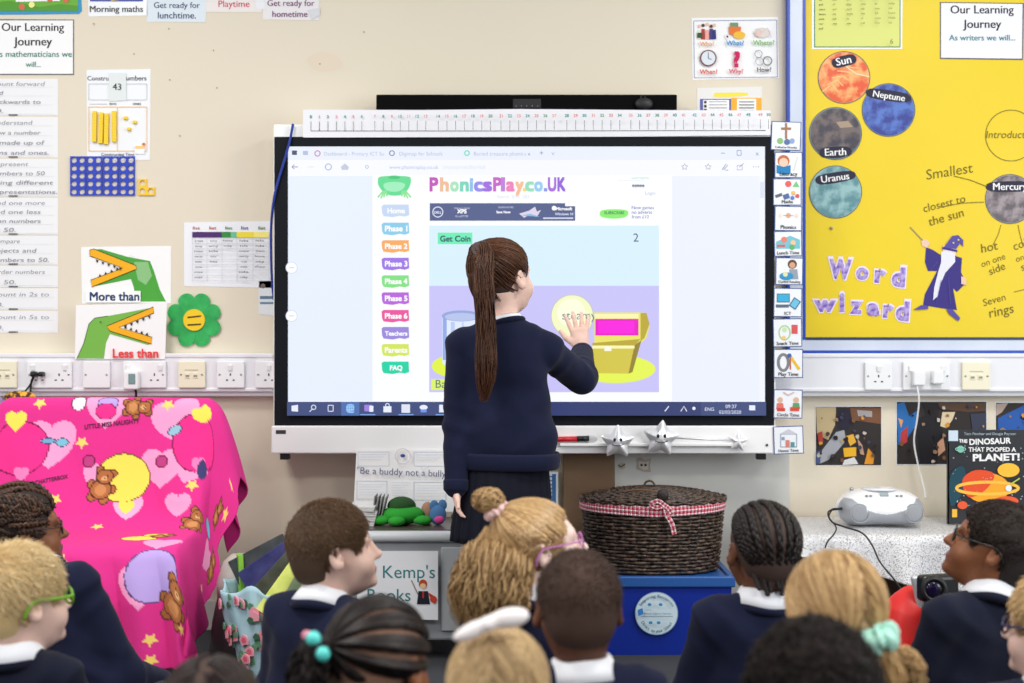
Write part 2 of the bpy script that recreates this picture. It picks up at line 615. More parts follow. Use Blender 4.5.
faceplate('data_outlet', -8, 361, 18, 388, CREAM, 'data', 'cream data outlet plate cut by the left edge of the photo, on the trunking')
faceplate('power_socket', 28, 361, 73, 388, WPL, 'double', 'white double socket above pink blanket with thin black cables plugged in')
faceplate('blanking_plate', 84, 361, 111, 388, WPL, 'blank', 'plain white square blanking plate on the left trunking', 'plate')
faceplate('power_socket', 124, 361, 167, 388, WPL, 'double', 'white double socket with one small white charger plugged in its left half')
faceplate('data_outlet', 179, 361, 206, 388, CREAM, 'data', 'cream data outlet under the green flower on the left trunking')
faceplate('power_socket', 217.5, 361, 245, 388, WPL, 'single', 'white single socket with no plug, right of the cream outlet under the green flower')
faceplate('power_socket', 256, 361, 283, 388, WPL, 'single', 'white single socket half hidden behind the left edge of the display')
faceplate('fused_switch', 864, 362, 891, 390, WPL, 'single', 'white single switch plate on the right trunking, left of the double socket', 'socket')
faceplate('power_socket', 902, 362, 949, 390, WPL, 'double', 'white double socket on the right trunking with white plug and cable')
faceplate('data_outlet', 961, 362, 989, 390, CREAM, 'data', 'cream data outlet at the right end of the right trunking')

# plugs and cables
def plug(x, y, w, h, m, label, name='plug', screen=False):
    a = P(x, y, TRUNK - 0.014)
    mb = MB(); mb.box((a.x, a.y - 0.014, a.z), (w, 0.03, h), m, 0.006, seg=3)
    r = mb.build(name, label=label, cat='plug')
    if screen:
        s = MB(); s.box((a.x + 0.004, a.y - 0.0295, a.z + 0.004), (0.022, 0.002, 0.034), ink((120, 150, 150)), 0.002); s.build('display_window', r)
    return a
plug(133, 380, 0.050, 0.062, WPL, 'white plug-in charger with small grey window in left-hand socket', 'charger', True)
plug(35.5, 374, 0.020, 0.018, BLACKP, 'left of the two small black plugs in the double socket above the blanket')
plug(43, 374, 0.018, 0.016, BLACKP, 'right of the two small black plugs in the double socket above the blanket')
plug(917, 378, 0.040, 0.050, WPL, 'white plug with thin white cable in the right-hand double socket')
plug(936, 377, 0.036, 0.046, WPL, 'plain white plug without cable beside the cabled white plug')


def cable(px, r, m, label, name='cable', **kw):
    MB().tube([P(*p) for p in px], r, m, 8, smooth_n=5).build(name, label=label, cat='cable', **kw)
cable([(34, 377, 4.65), (30, 385, 4.66), (22, 396, 4.66), (18, 410, 4.67), (16, 470, 4.70), (14, 560, 4.70), (14, 608, 4.66)], 0.0028, BLACKP, 'thin black cable curving left from the double socket over the blanket')
cable([(33, 377, 4.65), (31, 384, 4.66), (30.5, 396, 4.66), (31, 420, 4.67), (32, 500, 4.70), (32, 608, 4.68)], 0.0036, BLACKP, 'thicker black cable falling straight from the double socket behind the blanket')
cable([(134, 388, 4.65), (136, 392, 4.66), (136, 404, 4.67), (137, 470, 4.70), (138, 607, 4.68)], 0.0040, BLACKP, 'black cable falling from the white charger behind the blanket')
cable([(917, 386, 4.65), (919, 400, 4.65), (917, 420, 4.67), (914, 440, 4.69), (917, 460, 4.69), (922, 480, 4.68), (925, 492, 4.66), (925, 498, 4.63)], 0.0030, WPL, 'thin white cable wandering down the wall to the CD player')


# ================================================================ papers on the wall
PW = WALL - 0.0012
BK, GRY = ink((40, 40, 44)), ink((160, 160, 165))
NAVYT = ink((38, 62, 110))


def paper(name, label, cat='poster', Y=PW, group=None):
    return Flat(Y), dict(name=name, label=label, cat=cat, group=group)


def done(f, d, parent=None):
    return f.build(d['name'], label=d['label'], cat=d['cat'], group=d['group'])

f, d = paper('picture_card', 'green picture card with blue border cut by the top left corner')
f.sheet([(-20, -30), (80, -30), (82, 11), (79, 14), (-20, 15)], ink((60, 150, 195)))
f.rect(-18, -30, 78, 11, ink((110, 175, 60)))
f.poly([(-18, 4), (10, 1), (40, 7), (60, 4), (78, 6), (78, 11), (-18, 11)], ink((85, 155, 50)))
f.poly([(14, -30), (58, -30), (60, 1), (16, 2)], WHITE); f.text('today', 37, -2, BK, h=5)
for x, y in ((22, 7), (50, -1), (66, 0)): f.disc(x, y, 3, ink((215, 110, 80)))
f.disc(32, 5, 3, ink((240, 240, 150)))
done(f, d)
f, d = paper('word_card', 'small card reading Morning maths under a purple picture', 'card')
f.sheet(qr(88, -34, 147, 16, -1), LAM)
f.rect(90, -30, 143, 1.5, ink((84, 92, 165))); f.disc(116, 0, 9, ink((60, 50, 60)), n=14, a0=pi, a1=2 * pi); f.disc(116, 1, 5, ink((230, 200, 60)), n=12, a0=pi, a1=2 * pi)
f.text('Morning maths', 116.5, 12, BK, w=53, bold=0.012); done(f, d)
f, d = paper('word_card', 'pale blue card reading Get ready for lunchtime', 'card')
f.sheet(qr(147, -20, 206, 22, 0.5), ink((222, 232, 240)))
f.text('Get ready for', 177, 8, NAVYT, w=46, bold=0.008); f.text('lunchtime.', 177, 18.5, NAVYT, w=38, bold=0.008); done(f, d)
f, d = paper('word_card', 'narrow white card reading Playtime in red', 'card')
f.sheet(qr(206, -20, 262, 12, 0), ink((236, 230, 228)))
f.text('Playtime', 234, 7, ink((205, 70, 90)), w=31, bold=0.008); done(f, d)
f, d = paper('word_card', 'pale card with silver tape reading Get ready for hometime', 'card')
f.sheet(qr(263, -20, 319, 20, 1), ink((232, 230, 232)))
f.poly([(255, -2), (263, -3), (266, 9), (257, 10)], ink((235, 236, 240)))
f.text('Get ready for', 291, 6, ink((120, 50, 110)), w=47, bold=0.008); f.text('hometime', 290, 17, ink((120, 50, 110)), w=35, bold=0.008)
f.poly([(308, 10), (320, 8), (320, 15), (312, 20)], ink((215, 217, 222))); done(f, d)

f, d = paper('learning_journey_sign', 'framed white sign reading Our Learning Journey, As mathematicians we will')
f.sheet([(-14, 19), (74, 19.5), (74, 75), (-14, 75)], ink((110, 112, 115))); f.rect(-12, 20.5, 73, 73.8, WHITE)
f.text('Our Learning', 33, 31, BK, w=62, bold=0.02); f.text('Journey', 33, 45.5, BK, w=38, bold=0.02)
f.text('As mathematicians we', 33, 57, ink((40, 130, 110)), w=78, bold=0.008); f.text('will...', 33.5, 67, ink((40, 130, 110)), w=15, bold=0.008); done(f, d)

# handwritten target strips: each strip its own sheet
strips = [(78, 116, ['Count forward', 'and', 'backwards to', '50.']), (116, 158, ['Understand', 'how a number', 'is made up of', 'tens and ones.']),
          (158, 197, ['Represent', 'numbers to 50', 'using different', 'representations.']), (197, 235, ['Find one more', 'and one less', 'than numbers', 'to 50.']),
          (235, 265, ['Compare', 'objects and', 'numbers to 50.']), (265, 287.5, ['Order numbers', 'to 50.']),
          (287.5, 310, ['Count in 2s to', '50.']), (310, 333, ['Count in 5s to', '50.'])]
HW = ink((150, 148, 158))
for y0, y1, rows in strips:
    f = Flat(PW)
    f.sheet([(-16, y0 + 0.6), (58, y0 + 0.9), (58, y1 - 0.3), (-16, y1 - 0.5)], ink((238, 239, 241)))
    n = len(rows); st = (y1 - y0 - 2) / n
    for i, r in enumerate(rows):
        y = y0 + 1 + st * (i + 0.78)
        f.text(r, -9, y, HW, h=4.4, w=len(r) * 4.15, align='l', shear=0.12)
        f.line([(-12, y + 1), (54, y + 1)], 0.25, ink((222, 222, 226)))
    f.rect(9, y1 - 1.6, 18, y1 - 0.4, ink((95, 95, 105)))
    f.build('target_strip', label='handwritten paper strip reading %s, stuck below the framed journey sign' % ' '.join(rows[:2]).lower().rstrip('.')
            if len(rows) > 2 else 'handwritten paper strip reading %s' % ' '.join(rows).lower().rstrip('.'), cat='paper strip', group='handwritten strips in the left column')

# constructing numbers card
f, d = paper('number_activity_card', 'white activity sheet reading Constructing Numbers 43 with yellow tens and ones', 'poster')
f.sheet([(86.5, 70), (150.5, 69), (150, 160), (87, 160)], LAM)
OR = ink((235, 190, 130))
f.text('Constru', 98, 80.5, BK, w=21, bold=0.01); f.text('umbers', 136.5, 80.5, BK, w=20, bold=0.01)
f.frame(89, 84, 147, 100, 0.4, GRY)
f.text('tens', 113, 105, BK, w=7); f.text('ones', 137, 105, BK, w=8); f.rect(90, 104, 107, 104.4, GRY)
f.frame(89, 107, 147, 151, 0.6, OR); f.rect(117.4, 107, 118, 151, OR)
f.text('Constructing Time', 118, 156, BK, w=33, bold=0.008)
f.poly([(135, 146), (145, 145), (145, 154), (135, 154)], WHITE); f.rect(135.5, 146, 144.5, 149, ink((245, 205, 130))); f.disc(144, 144.5, 1.6, ink((210, 120, 60)))
root = done(f, d)
g = Flat(PW - 0.003); g.sheet([(108.5, 73), (126, 73), (126.5, 100.5), (108.5, 101)], ink((226, 233, 232))); g.text('43', 117, 90, BK, w=8.5, bold=0.02)
g.build('number_card', root)
YEL = mat('yellow_plastic', (250, 210, 20), 0.4)
for x, y0, y1, r in ((94.5, 111, 142, 1), (101, 112.5, 143.5, 1.6), (106.5, 113.5, 144.5, 1.5), (114.2, 111, 142, 0)):
    a, b = P(x - 0.3 * r, y0, PW - 0.006), P(x + 0.3 * r, y1, PW - 0.006)
    mb = MB(); q = (a - b).to_track_quat('Z', 'Y').to_matrix()
    mb.box((a + b) / 2, (0.0145, 0.010, (a - b).length), YEL, 0.0015, rot=Matrix.Rotation(radians(r), 3, 'Y'))
    for i in range(1, 10):
        mb.box(a.lerp(b, i / 10), (0.0149, 0.0104, 0.0007), ink((215, 170, 15)))
    mb.build('ten_rod', root)
for x, y in ((125.5, 118), (134.8, 122), (129, 129)):
    MB().box(P(x, y, PW - 0.006), (0.013, 0.011, 0.010), YEL, 0.002).build('ones_cube', root)


# pegged number shapes
def number_plate(cells, px, py, pitch, m, label, group=None, rot=0.0):
    Y0 = PW - 0.005
    w = pitch
    mb = MB()
    for (i, j) in cells:
        c = P(px + i * w, py + j * w, Y0)
        R, h = w * 0.5 * Y0 / F, 0.0062
        n = 20
        sq, ci = [], []
        for k in range(n):
            a = 2 * pi * k / n + pi / 4
            ca, sa = cos(a), sin(a); q = 1 / max(abs(ca), abs(sa))
            sq.append(Vector((c.x + R * ca * q, Y0, c.z + R * sa * q))); ci.append(Vector((c.x + R * 0.70 * ca, Y0, c.z + R * 0.70 * sa)))
        d = Vector((0, 0.005, 0)); V = sq + ci + [v + d for v in sq] + [v + d for v in ci]; Q = []
        for k in range(n):
            l = (k + 1) % n
            Q += [(k, l, n + l, n + k), (2 * n + l, 2 * n + k, 3 * n + k, 3 * n + l), (n + k, n + l, 3 * n + l, 3 * n + k), (l, k, 2 * n + k, 2 * n + l)]
        mb.add(V, Q, m)
    return mb.build('number_shape', label=label, cat='number plate', group=group)
BLU = mat('blue_number_plastic', (26, 60, 186), 0.35)
pos = ['leftmost', 'second from the left', 'third from the left', 'rightmost']
for i in range(4):
    number_plate([(a, b) for a in (0, 1) for b in range(5)], 74 + i * 16.3, 160.2, 7.85, BLU,
                 'blue ten-hole number plate, %s of the four in the row' % pos[i], 'blue ten-hole number plates')
number_plate([(0, 0), (0, 1), (1, 1)], 142.5, 183, 8.2, mat('yellow_number_plastic', (245, 200, 30), 0.35), 'small yellow three-hole number plate beside the blue ones')

# crocodile cards
YO, GR, GR2 = ink((250, 178, 25)), ink((75, 165, 60)), ink((110, 190, 80))
f, d = paper('crocodile_card', 'white card reading More than with a green crocodile and open orange beak')
f.sheet([(81, 247), (171, 246), (171, 303), (82, 304)], WHITE)
f.poly([(91, 250), (101, 249), (128, 257), (139, 259), (150, 261), (154, 271), (160, 290), (166, 301.5), (135, 301.5), (134, 288), (131, 279), (96, 286), (92, 284), (130, 268)], GR)
f.poly([(134, 262), (148, 262), (152, 276), (146, 285), (138, 280)], ink((140, 195, 130))); f.poly([(128, 257), (131, 254), (135, 257)], ink((235, 245, 235)))
OUT = ink((60, 50, 20))
for q in ([(90, 250), (94, 249), (136, 265.5), (137, 269), (92, 287), (91, 280), (123, 268), (90, 256)],):
    f.poly(q, YO); f.line(q, 0.7, OUT, closed=True)
for i in range(9): f.poly([(96 + i * 2.9, 259.5 + i * 0.95), (99 + i * 2.9, 260.5 + i * 0.95), (97 + i * 2.9, 263 + i * 0.95)], OUT) if i % 2 == 0 else f.poly([(96 + i * 2.9, 278.5 - i * 1.15), (99 + i * 2.9, 277.5 - i * 1.15), (97 + i * 2.9, 275 - i * 1.15)], OUT)
f.rect(86, 291, 141, 302.5, WHITE); f.text('More than', 115, 300.5, NAVYT, w=49, bold=0.03); done(f, d)
f, d = paper('crocodile_card', 'white card reading Less than with a green crocodile facing the other way', Y=TRUNK - 0.006)
f.sheet([(76, 305), (167, 303), (165, 359), (75, 359)], WHITE)
f.poly([(77, 358.5), (84, 343), (89, 324), (95, 318), (108, 316), (150, 308), (154, 306), (118, 327), (152, 343), (148, 345), (110, 334), (106, 343), (104, 358.5)], ink((120, 185, 75)))
f.line([(77, 358.5), (84, 343), (89, 324), (95, 318), (108, 316)], 0.7, ink((50, 90, 30)))
q = [(107, 326), (153.5, 307), (154, 313), (119, 327.5), (152, 337), (151.5, 344), (110, 331)]
f.poly(q, YO); f.line(q, 0.7, OUT, closed=True)
for i in range(5): f.poly([(124 + i * 6, 326 - i * 2.4), (127 + i * 6, 324.8 - i * 2.4), (126 + i * 6, 328.5 - i * 2.4)], OUT); f.poly([(124 + i * 5.4, 328 + i * 1.7), (127 + i * 5.4, 329 + i * 1.7), (126.4 + i * 5.4, 325.6 + i * 1.7)], OUT)
f.disc(101, 322, 1.2, ink((40, 60, 30)), ry=0.5); f.text('Less than', 136, 357.5, ink((228, 70, 70)), w=45, bold=0.03); done(f, d)

# group chart
f, d = paper('group_chart', 'white chart of small name columns under a purple green yellow bar')
f.sheet([(184, 222.5), (271, 221), (272, 288), (184, 286)], ink((238, 240, 245)))
for x, c in ((196.5, (170, 50, 40)), (213, (170, 50, 40)), (229, (60, 120, 60)), (245, (60, 60, 140)), (262, (60, 120, 60))): f.text('list', x, 229.5, ink(c), w=7, h=3.2, bold=0.02)
for x0, x1, c in ((192.5, 222, (76, 40, 110)), (222, 231, (50, 140, 60)), (231, 237, (110, 190, 150)), (237, 254, (240, 220, 60)), (254, 269, (250, 235, 130))): f.rect(x0, 232, x1, 237.5, ink(c))
LN = ink((205, 208, 215)); DK = ink((95, 95, 105))
for x in (192.5, 207, 222, 237, 253, 269): f.rect(x, 238, x + 0.4, 281, LN)
for i in range(9): f.rect(192.5, 238 + i * 5.3, 269, 238.3 + i * 5.3, LN)
rw = random.Random(3)
for ci, (x, n) in enumerate(((199.5, 8), (214.5, 5), (229, 2), (245, 8), (261, 6))):
    for i in range(n): f.text(rw.choice(['lena', 'oscar', 'amy', 'jonas', 'ruby', 'theo', 'isla', 'max']), x, 242 + i * 5.2, DK, w=rw.uniform(6, 10), h=2.2, bold=0.02)
done(f, d)
f, d = paper('hanging_tag', 'small white tag with blue print half behind the display edge', 'tag')
f.sheet([(259, 281), (276, 281), (276, 316), (258.5, 314)], ink((225, 230, 235))); f.rect(260, 296, 276, 299, ink((90, 120, 150))); f.rect(260, 302, 276, 304, ink((110, 135, 160)))
f.disc(263, 286, 2.4, ink((110, 100, 95))); done(f, d)

# green felt flower with equals sign
FG = mat('green_foil', (28, 150, 70), 0.28, mottle=(30, 0.5, (60, 190, 100)))
c0 = P(194.5, 320, PW)
mb = MB()
def disc3(mb, cx, cz, rx, rz, y0, th, m, n=28, rot=0):
    pts = []
    for i in range(n):
        a = 2 * pi * i / n; x, z = rx * cos(a), rz * sin(a)
        pts.append((cx + x * cos(rot) - z * sin(rot), y0, cz + x * sin(rot) + z * cos(rot)))
    mb.prism(pts, (0, th, 0), m)
root = None
mb.cyl((c0.x, PW - 0.004, c0.z), (c0.x, PW, c0.z), 0.045, FG)
root = mb.build('flower_cutout', label='green flower cutout with yellow centre and equals sign', cat='wall decoration')
for k in range(8):
    a = 2 * pi * k / 8 + 0.39
    R = 0.058
    p = MB()
    d3 = Vector((cos(a), 0, sin(a)))
    n = 22; pts = []
    for i in range(n):
        t = 2 * pi * i / n; u = 0.035 * cos(t); w = 0.027 * sin(t) * (1 + 0.25 * cos(t))
        q = Vector((c0.x, 0, c0.z)) + d3 * (R + u) + Vector((-sin(a), 0, cos(a))) * w
        pts.append((q.x, PW - 0.006 - 0.0012 * (k % 2), q.z))
    p.prism(pts, (0, 0.003, 0), FG); p.build('petal', root)
p = MB(); disc3(p, c0.x + 0.001, c0.z, 0.036, 0.036, PW - 0.012, 0.004, ink((245, 205, 40)))
p.build('flower_centre', root)
g = Flat(PW - 0.0125); g.line([(187.5, 317.5), (201, 316)], 1.5, ink((70, 55, 20))); g.line([(187.5, 325), (201, 324.2)], 1.5, ink((70, 55, 20))); g.build('equals_sign', root)

# question word poster
f, d = paper('question_word_poster', 'white poster of six question words above the right end of the number line')
f.sheet([(691.5, 18), (778, 17), (779, 78), (692.5, 80)], WHITE)
f.frame(694, 20.5, 777, 77.5, 0.6, ink((110, 120, 165)), rot=-0.6)
for i, (x, b) in enumerate(((699, (235, 225, 215)), (703, (180, 60, 60)), (707, (240, 170, 160)), (711, (70, 60, 120)), (714, (40, 50, 120)))):
    f.poly([(x - 2, 39.5), (x - 1.6, 30 - (i % 2)), (x + 1.6, 30 - (i % 2)), (x + 2, 39.5)], ink(b)); f.disc(x, 26.5 - (i % 3), 1.7, ink((90, 60, 50) if i % 2 else (230, 190, 170)))
f.poly([(697, 33), (702, 33), (702, 38), (697, 38)], ink((40, 90, 50)))
f.poly([(728.5, 27), (741, 27), (740, 35), (729, 35)], ink((230, 120, 50))); f.rect(730, 23, 738, 27, ink((110, 150, 110))); f.disc(739, 35.5, 6, ink((240, 190, 60)), ry=3.8); f.disc(727, 37, 2.4, ink((235, 235, 240))); f.disc(727, 37, 1, BK)
f.disc(762, 33, 8, ink((225, 215, 210)), ry=5); f.disc(758, 34, 3, ink((235, 200, 190)))
f.line([(754, 38), (757, 29), (762, 33), (767, 28), (771, 38)], 0.5, ink((200, 190, 190)))
f.ring(708, 58.5, 7.6, 1.4, ink((120, 60, 70))); f.disc(708, 58.5, 7, ink((222, 230, 238))); f.line([(708, 59), (708, 53)], 0.6, BK); f.line([(708, 59), (711.5, 60)], 0.6, BK)
f.text('?', 736.5, 67, ink((200, 20, 90)), h=15, bold=0.05)
f.ring(758, 54.5, 3.6, 0.7, ink((140, 140, 150))); f.ring(759, 62, 3.8, 0.7, ink((165, 165, 170))); f.ring(767, 61.5, 4.2, 1.1, ink((120, 120, 120)))
for t, x, y, c in (('Who?', 706.5, 46.5, (225, 165, 120)), ('What?', 734.5, 46, (50, 140, 200)), ('Where?', 763, 45.5, (130, 185, 110)), ('When?', 708, 74.5, (215, 90, 80)), ('Why?', 735.5, 74, (215, 80, 100)), ('How?', 763.5, 72.5, (90, 90, 95))):
    f.text(t, x, y, ink(c), w=len(t) * 3.5, bold=0.025)
done(f, d)
f, d = paper('notice_sheet', 'clear sleeve notice with yellow heading and orange panel behind the number line')
f.sheet([(697, 88), (762, 86.5), (763, 125), (697, 125)], ink((232, 231, 228)))
f.poly([(714, 93), (740, 92.5), (748, 93), (748, 95.5), (730, 97), (714, 97)], ink((245, 225, 70)))
f.rect(700, 99, 731, 125, ink((90, 100, 170))); f.rect(703, 100, 729, 125, WHITE); f.rect(731, 98, 761.5, 125, ink((245, 175, 50))); f.rect(737, 99, 756, 125, WHITE)
for i in range(4):
    f.rect(704, 101 + i * 4, 706.5, 103.5 + i * 4, BK); f.rect(709, 101.5 + i * 3, 727, 102.2 + i * 3, GRY); f.rect(739, 101.5 + i * 3, 754, 102.5 + i * 3, ink((120, 120, 120)))
done(f, d)

# ================================================================ yellow display board
b = MB()
x0, x1 = P(803, 0, BOARD).x, 2.2
zt, zb = 2.3, P(0, 339, BOARD).z
YB = mat('yellow_backing_paper', (236, 208, 2), 0.42, mottle=(1.3, 0.4, (230, 198, 1)), bump=(7, 0.25, 0.01))
b.bb(x0, x1, BOARD, WALL, zb, zt, YB)
root = b.build('display_board', label='big yellow backed display board with blue edged border strips', cat='notice board')
BB, BS = mat('blue_border', (22, 68, 178), 0.35), mat('silver_border', (196, 206, 226), 0.3, mottle=(6, 0.5, (214, 222, 236)))
def strip(pts_in, name):
    pass
s = MB()
xa = P(789.5, 0, BOARD).x; za = P(0, 350.5, BOARD).z
s.bb(xa, x0 + 0.001, BOARD - 0.006, WALL, zb - 0.001, zt, BS, 0.001); s.bb(xa, x1, BOARD - 0.006, WALL, za, zb + 0.001, BS, 0.001)
w = 0.0075
s.bb(xa - w, xa, BOARD - 0.008, WALL, za - w, zt, BB); s.bb(x0 - w * 0.3, x0 + w, BOARD - 0.008, BOARD + 0.002, zb - w * .3, zt, BB)
s.bb(xa, x1, BOARD - 0.008, WALL, za - 0.014, za, BB); s.bb(x0 + w, x1, BOARD - 0.008, BOARD + 0.002, zb - 0.003, zb + 0.006, mat('dark_blue_border', (30, 50, 80), 0.4))
s.build('border', root)
g = Flat(BOARD - 0.0008)
PEN = ink((118, 106, 24))
g.ring(1011, 135.5, 25.5, 0.8, PEN); g.text('Introduction', 1012, 138, PEN, w=52, shear=0.15)
g.build('handwriting', root); g = Flat(BOARD - 0.0008); g.text('Smallest', 950, 176, PEN, w=47, rot=-9, shear=0.1); g.text('closest to', 945, 207, PEN, w=43, rot=-14, shear=0.1); g.text('the sun', 947, 221, PEN, w=36, rot=-16, shear=0.1)
g.line([(954, 176), (970, 180), (988, 187)], 0.7, PEN); g.line([(940, 207), (962, 203), (984, 202)], 0.7, PEN)
g.build('handwriting', root); g = Flat(BOARD - 0.0008); g.line([(1001, 225), (998, 235), (993, 245)], 0.7, PEN); g.line([(1018, 225), (1020, 235), (1023, 246)], 0.7, PEN)
g.text('hot', 990, 251, PEN, w=17, rot=-12, shear=0.1); g.build('handwriting', root); g = Flat(BOARD - 0.0008); g.text('on one', 994, 263, PEN, w=25, rot=-20, shear=0.1); g.text('side', 998, 272, PEN, w=17, rot=-22, shear=0.1)
g.build('handwriting', root); g = Flat(BOARD - 0.0008); g.text('cold', 1024, 247, PEN, w=20, rot=-20, shear=0.1); g.build('handwriting', root); g = Flat(BOARD - 0.0008); g.text('on one', 1028, 258, PEN, w=24, rot=-20, shear=0.1); g.text('side', 1030, 268, PEN, w=17, rot=-20, shear=0.1)
g.build('handwriting', root); g = Flat(BOARD - 0.0008); g.text('Seven', 995, 303, PEN, w=23, rot=-16, shear=0.1); g.text('rings', 1002, 315, PEN, w=25, rot=-12, shear=0.1); g.line([(1014, 292), (1026, 289)], 0.7, PEN)
g.build('handwriting', root)
f = MB(); f.ball(P(831.5, 228, BOARD - 0.004), 0.005, GREYP); f.build('drawing_pin', root)

f, d = paper('word_list', 'pale yellow sheet of small printed word columns on the yellow board', 'poster', BOARD - 0.001)
f.sheet([(812, -40), (903, -40), (902, 49), (812, 49)], LAM); f.rect(814, -40, 900.5, 47.5, ink((80, 140, 110))); f.rect(815, -40, 899.5, 46.5, ink((222, 226, 130)))
ws = 'of the today your are they said was his has you some come love my by one once ask friend school put push pull full house our'.split()
rw = random.Random(5)
for ci, x in enumerate((819, 832.5, 846, 860, 873.5, 887)):
    for r in range(7 if ci else 8):
        f.text(rw.choice(ws), x, -4 + r * 4.8, ink((120, 120, 60)), h=2.0, align='l', bold=0.015)
f.text('6', 890, 45, ink((100, 120, 80)), w=3); done(f, d)
f, d = paper('learning_journey_sign', 'framed white sign reading Our Learning Journey, As writers we will, on yellow', 'poster', BOARD - 0.001)
f.sheet([(940, 2), (1024, 3), (1023, 60), (940, 59)], ink((95, 95, 110))); f.poly([(941, 3), (1022.5, 4), (1021.8, 58.7), (941, 57.7)], ink((240, 241, 248)))
f.text('Our Learning', 982, 13.5, BK, w=63, bold=0.02); f.text('Journey', 982, 28, BK, w=38, bold=0.02); f.text('As writers we will...', 982, 40.5, ink((45, 125, 130)), w=66, bold=0.012); done(f, d)


def planet(name, x, y, r, rgb, rgb2, ty, rot, label, extra=None, tw=None, rim=(235, 240, 245)):
    fl = Flat(BOARD - 0.001)
    n = 40
    fl.sheet([(x + r * cos(2 * pi * i / n), y + r * sin(2 * pi * i / n)) for i in range(n)], ink(rim))
    fl.ring(x, y, r - 0.4, 0.7, ink((90, 90, 90)), n=40)
    fl.disc(x, y, r - 1.2, mat('planet_' + name, rgb, 0.3, mottle=(26, 0.16, rgb2)), n=40)
    if extra: extra(fl)
    tw = tw or len(name) * 5
    fl.poly([(x + px * cos(radians(rot)) - py * sin(radians(rot)), y + ty + px * sin(radians(rot)) + py * cos(radians(rot)))
             for px, py in smooth2([(-tw / 2 - 3, -4.5), (tw / 2 + 2, -5), (tw / 2 + 3, 3.5), (-tw / 2 - 2, 4.5)], 4)], ink((40, 38, 62)))
    fl.text(name, x, y + ty + 3.0, WHITE, w=tw, rot=rot, bold=0.02)
    fl.build('planet_disc', label=label, cat='planet picture', group='planet discs on the yellow board')
def sunx(fl):
    for k in range(5):
        fl.line([(822 + k * 5, 92 - k * 7), (832 + k * 5, 84 - k * 4), (838 + k * 5, 92 - k * 6)], 1.0, ink((255, 205, 140)))
    fl.line([(845, 66), (856, 74), (869, 77)], 1.2, ink((255, 225, 180)))
planet('Sun', 844, 77.5, 26.3, (226, 82, 32), (252, 176, 104), -16, -12, 'round red and orange Sun picture, top of the planet discs', sunx, 15, (250, 190, 140))
planet('Neptune', 888.5, 110, 26.8, (48, 62, 146), (84, 118, 196), -14, 9, 'round blue Neptune picture right of the Sun disc', None, 32, (140, 170, 210))
planet('Earth', 835.5, 133.5, 26.5, (62, 58, 72), (112, 100, 98), 19, -2, 'round dark grey Earth picture on the yellow board', lambda fl: fl.poly([(836, 122), (848, 121), (853, 127), (840, 128)], ink((170, 150, 130))), 21, (150, 190, 205))
planet('Uranus', 835.5, 192, 26.6, (92, 142, 150), (150, 190, 192), -14, -8, 'round pale teal Uranus picture at the bottom of the planet column', None, 28, (170, 195, 200))
planet('Mercury', 1010, 199, 25, (82, 72, 78), (150, 138, 142), -12, 0, 'round grey Mercury picture cut by the right edge of the photo', None, 34, (190, 190, 200))

# cut-out letters
def letter(ch, x, y, h, w, rot, row):
    f = Flat(BOARD - 0.0015)
    c = ink((236, 226, 250)); V, Fs = text_geo(ch, 0.10)
    f.glyph(ch, x, y, c, w * 1.22, h * 1.12, rot, 0.085); f.lay(1)
    f.glyph(ch, x, y - h * 0.02, mat('purple_print', (120, 84, 182), 0.3, mottle=(60, 0.2, (190, 172, 226))), w * 1.02, h * 1.0, rot, 0.055)
    # give the card thickness
    n = len(f.V); d = 0.0012
    f.build('cutout_letter', label="purple cut-out letter %s in the %s 'word wizard' row on the yellow board" % (ch, row), cat='letter', group='cut-out letters on the yellow board')
for ch, x, y, h, w, r in (('W', 840, 278, 18, 22, 2), ('o', 862, 279, 15.5, 12, 2), ('r', 880, 282, 16, 11, 3), ('d', 898, 286, 18, 13, 4)):
    letter(ch, x, y, h, w, r, 'upper')
for i, (ch, x, y, h, w, r) in enumerate((('w', 825, 311, 15, 22, 0), ('i', 842, 311, 18, 5, 0), ('z', 856, 313, 16, 12, 2), ('a', 873, 315, 16, 12, 3), ('r', 888, 317, 16, 10, 4), ('d', 902, 320, 18, 13, 4))):
    letter(ch, x, y, h, w, r, 'lower')

# wizard cut-out
PUR, PUR2 = ink((58, 48, 128)), ink((86, 76, 160))
f = Flat(BOARD - 0.0015)
f.sheet([(926, 247), (933, 250), (944, 257), (950, 254), (962, 258), (961, 272), (966, 283), (957, 292), (953, 288), (957, 310), (940, 308), (923, 305), (925, 294), (937, 271), (928, 271), (925, 262)], PUR)
f.line([(910, 227), (925, 243)], 1.0, ink((150, 140, 120)))
f.poly([(921, 241), (926, 239), (930, 243), (927, 248), (922, 246)], ink((235, 200, 175)))
f.poly([(943, 245), (956, 247), (956, 255), (950, 260), (942, 256)], ink((235, 200, 175)))
f.poly([(941, 252), (946, 250), (955, 253), (955, 262), (945, 273), (940, 285), (938, 296), (933, 300), (934, 288), (938, 272), (941, 262)], ink((228, 228, 238)))
f.poly([(943, 248), (952, 236), (958, 235), (963, 240), (963, 247), (960, 243), (956, 249)], PUR2); f.line([(942, 248), (957, 251)], 2, PUR)
f.poly([(961, 276), (966, 279), (966, 285), (961, 284)], ink((235, 200, 175)))
f.poly([(913, 310), (921, 305), (928, 306), (928, 309)], PUR2); f.poly([(946, 309), (952, 309), (960, 318), (958, 321), (949, 314)], PUR2)
f.line([(930, 270), (937, 262)], 0.6, PUR2); f.line([(936, 303), (941, 280)], 0.5, PUR2); f.line([(950, 304), (948, 278)], 0.5, PUR2)
for q in ((958, 240), (953, 243)): f.disc(q[0], q[1], 0.9, ink((225, 210, 120)))
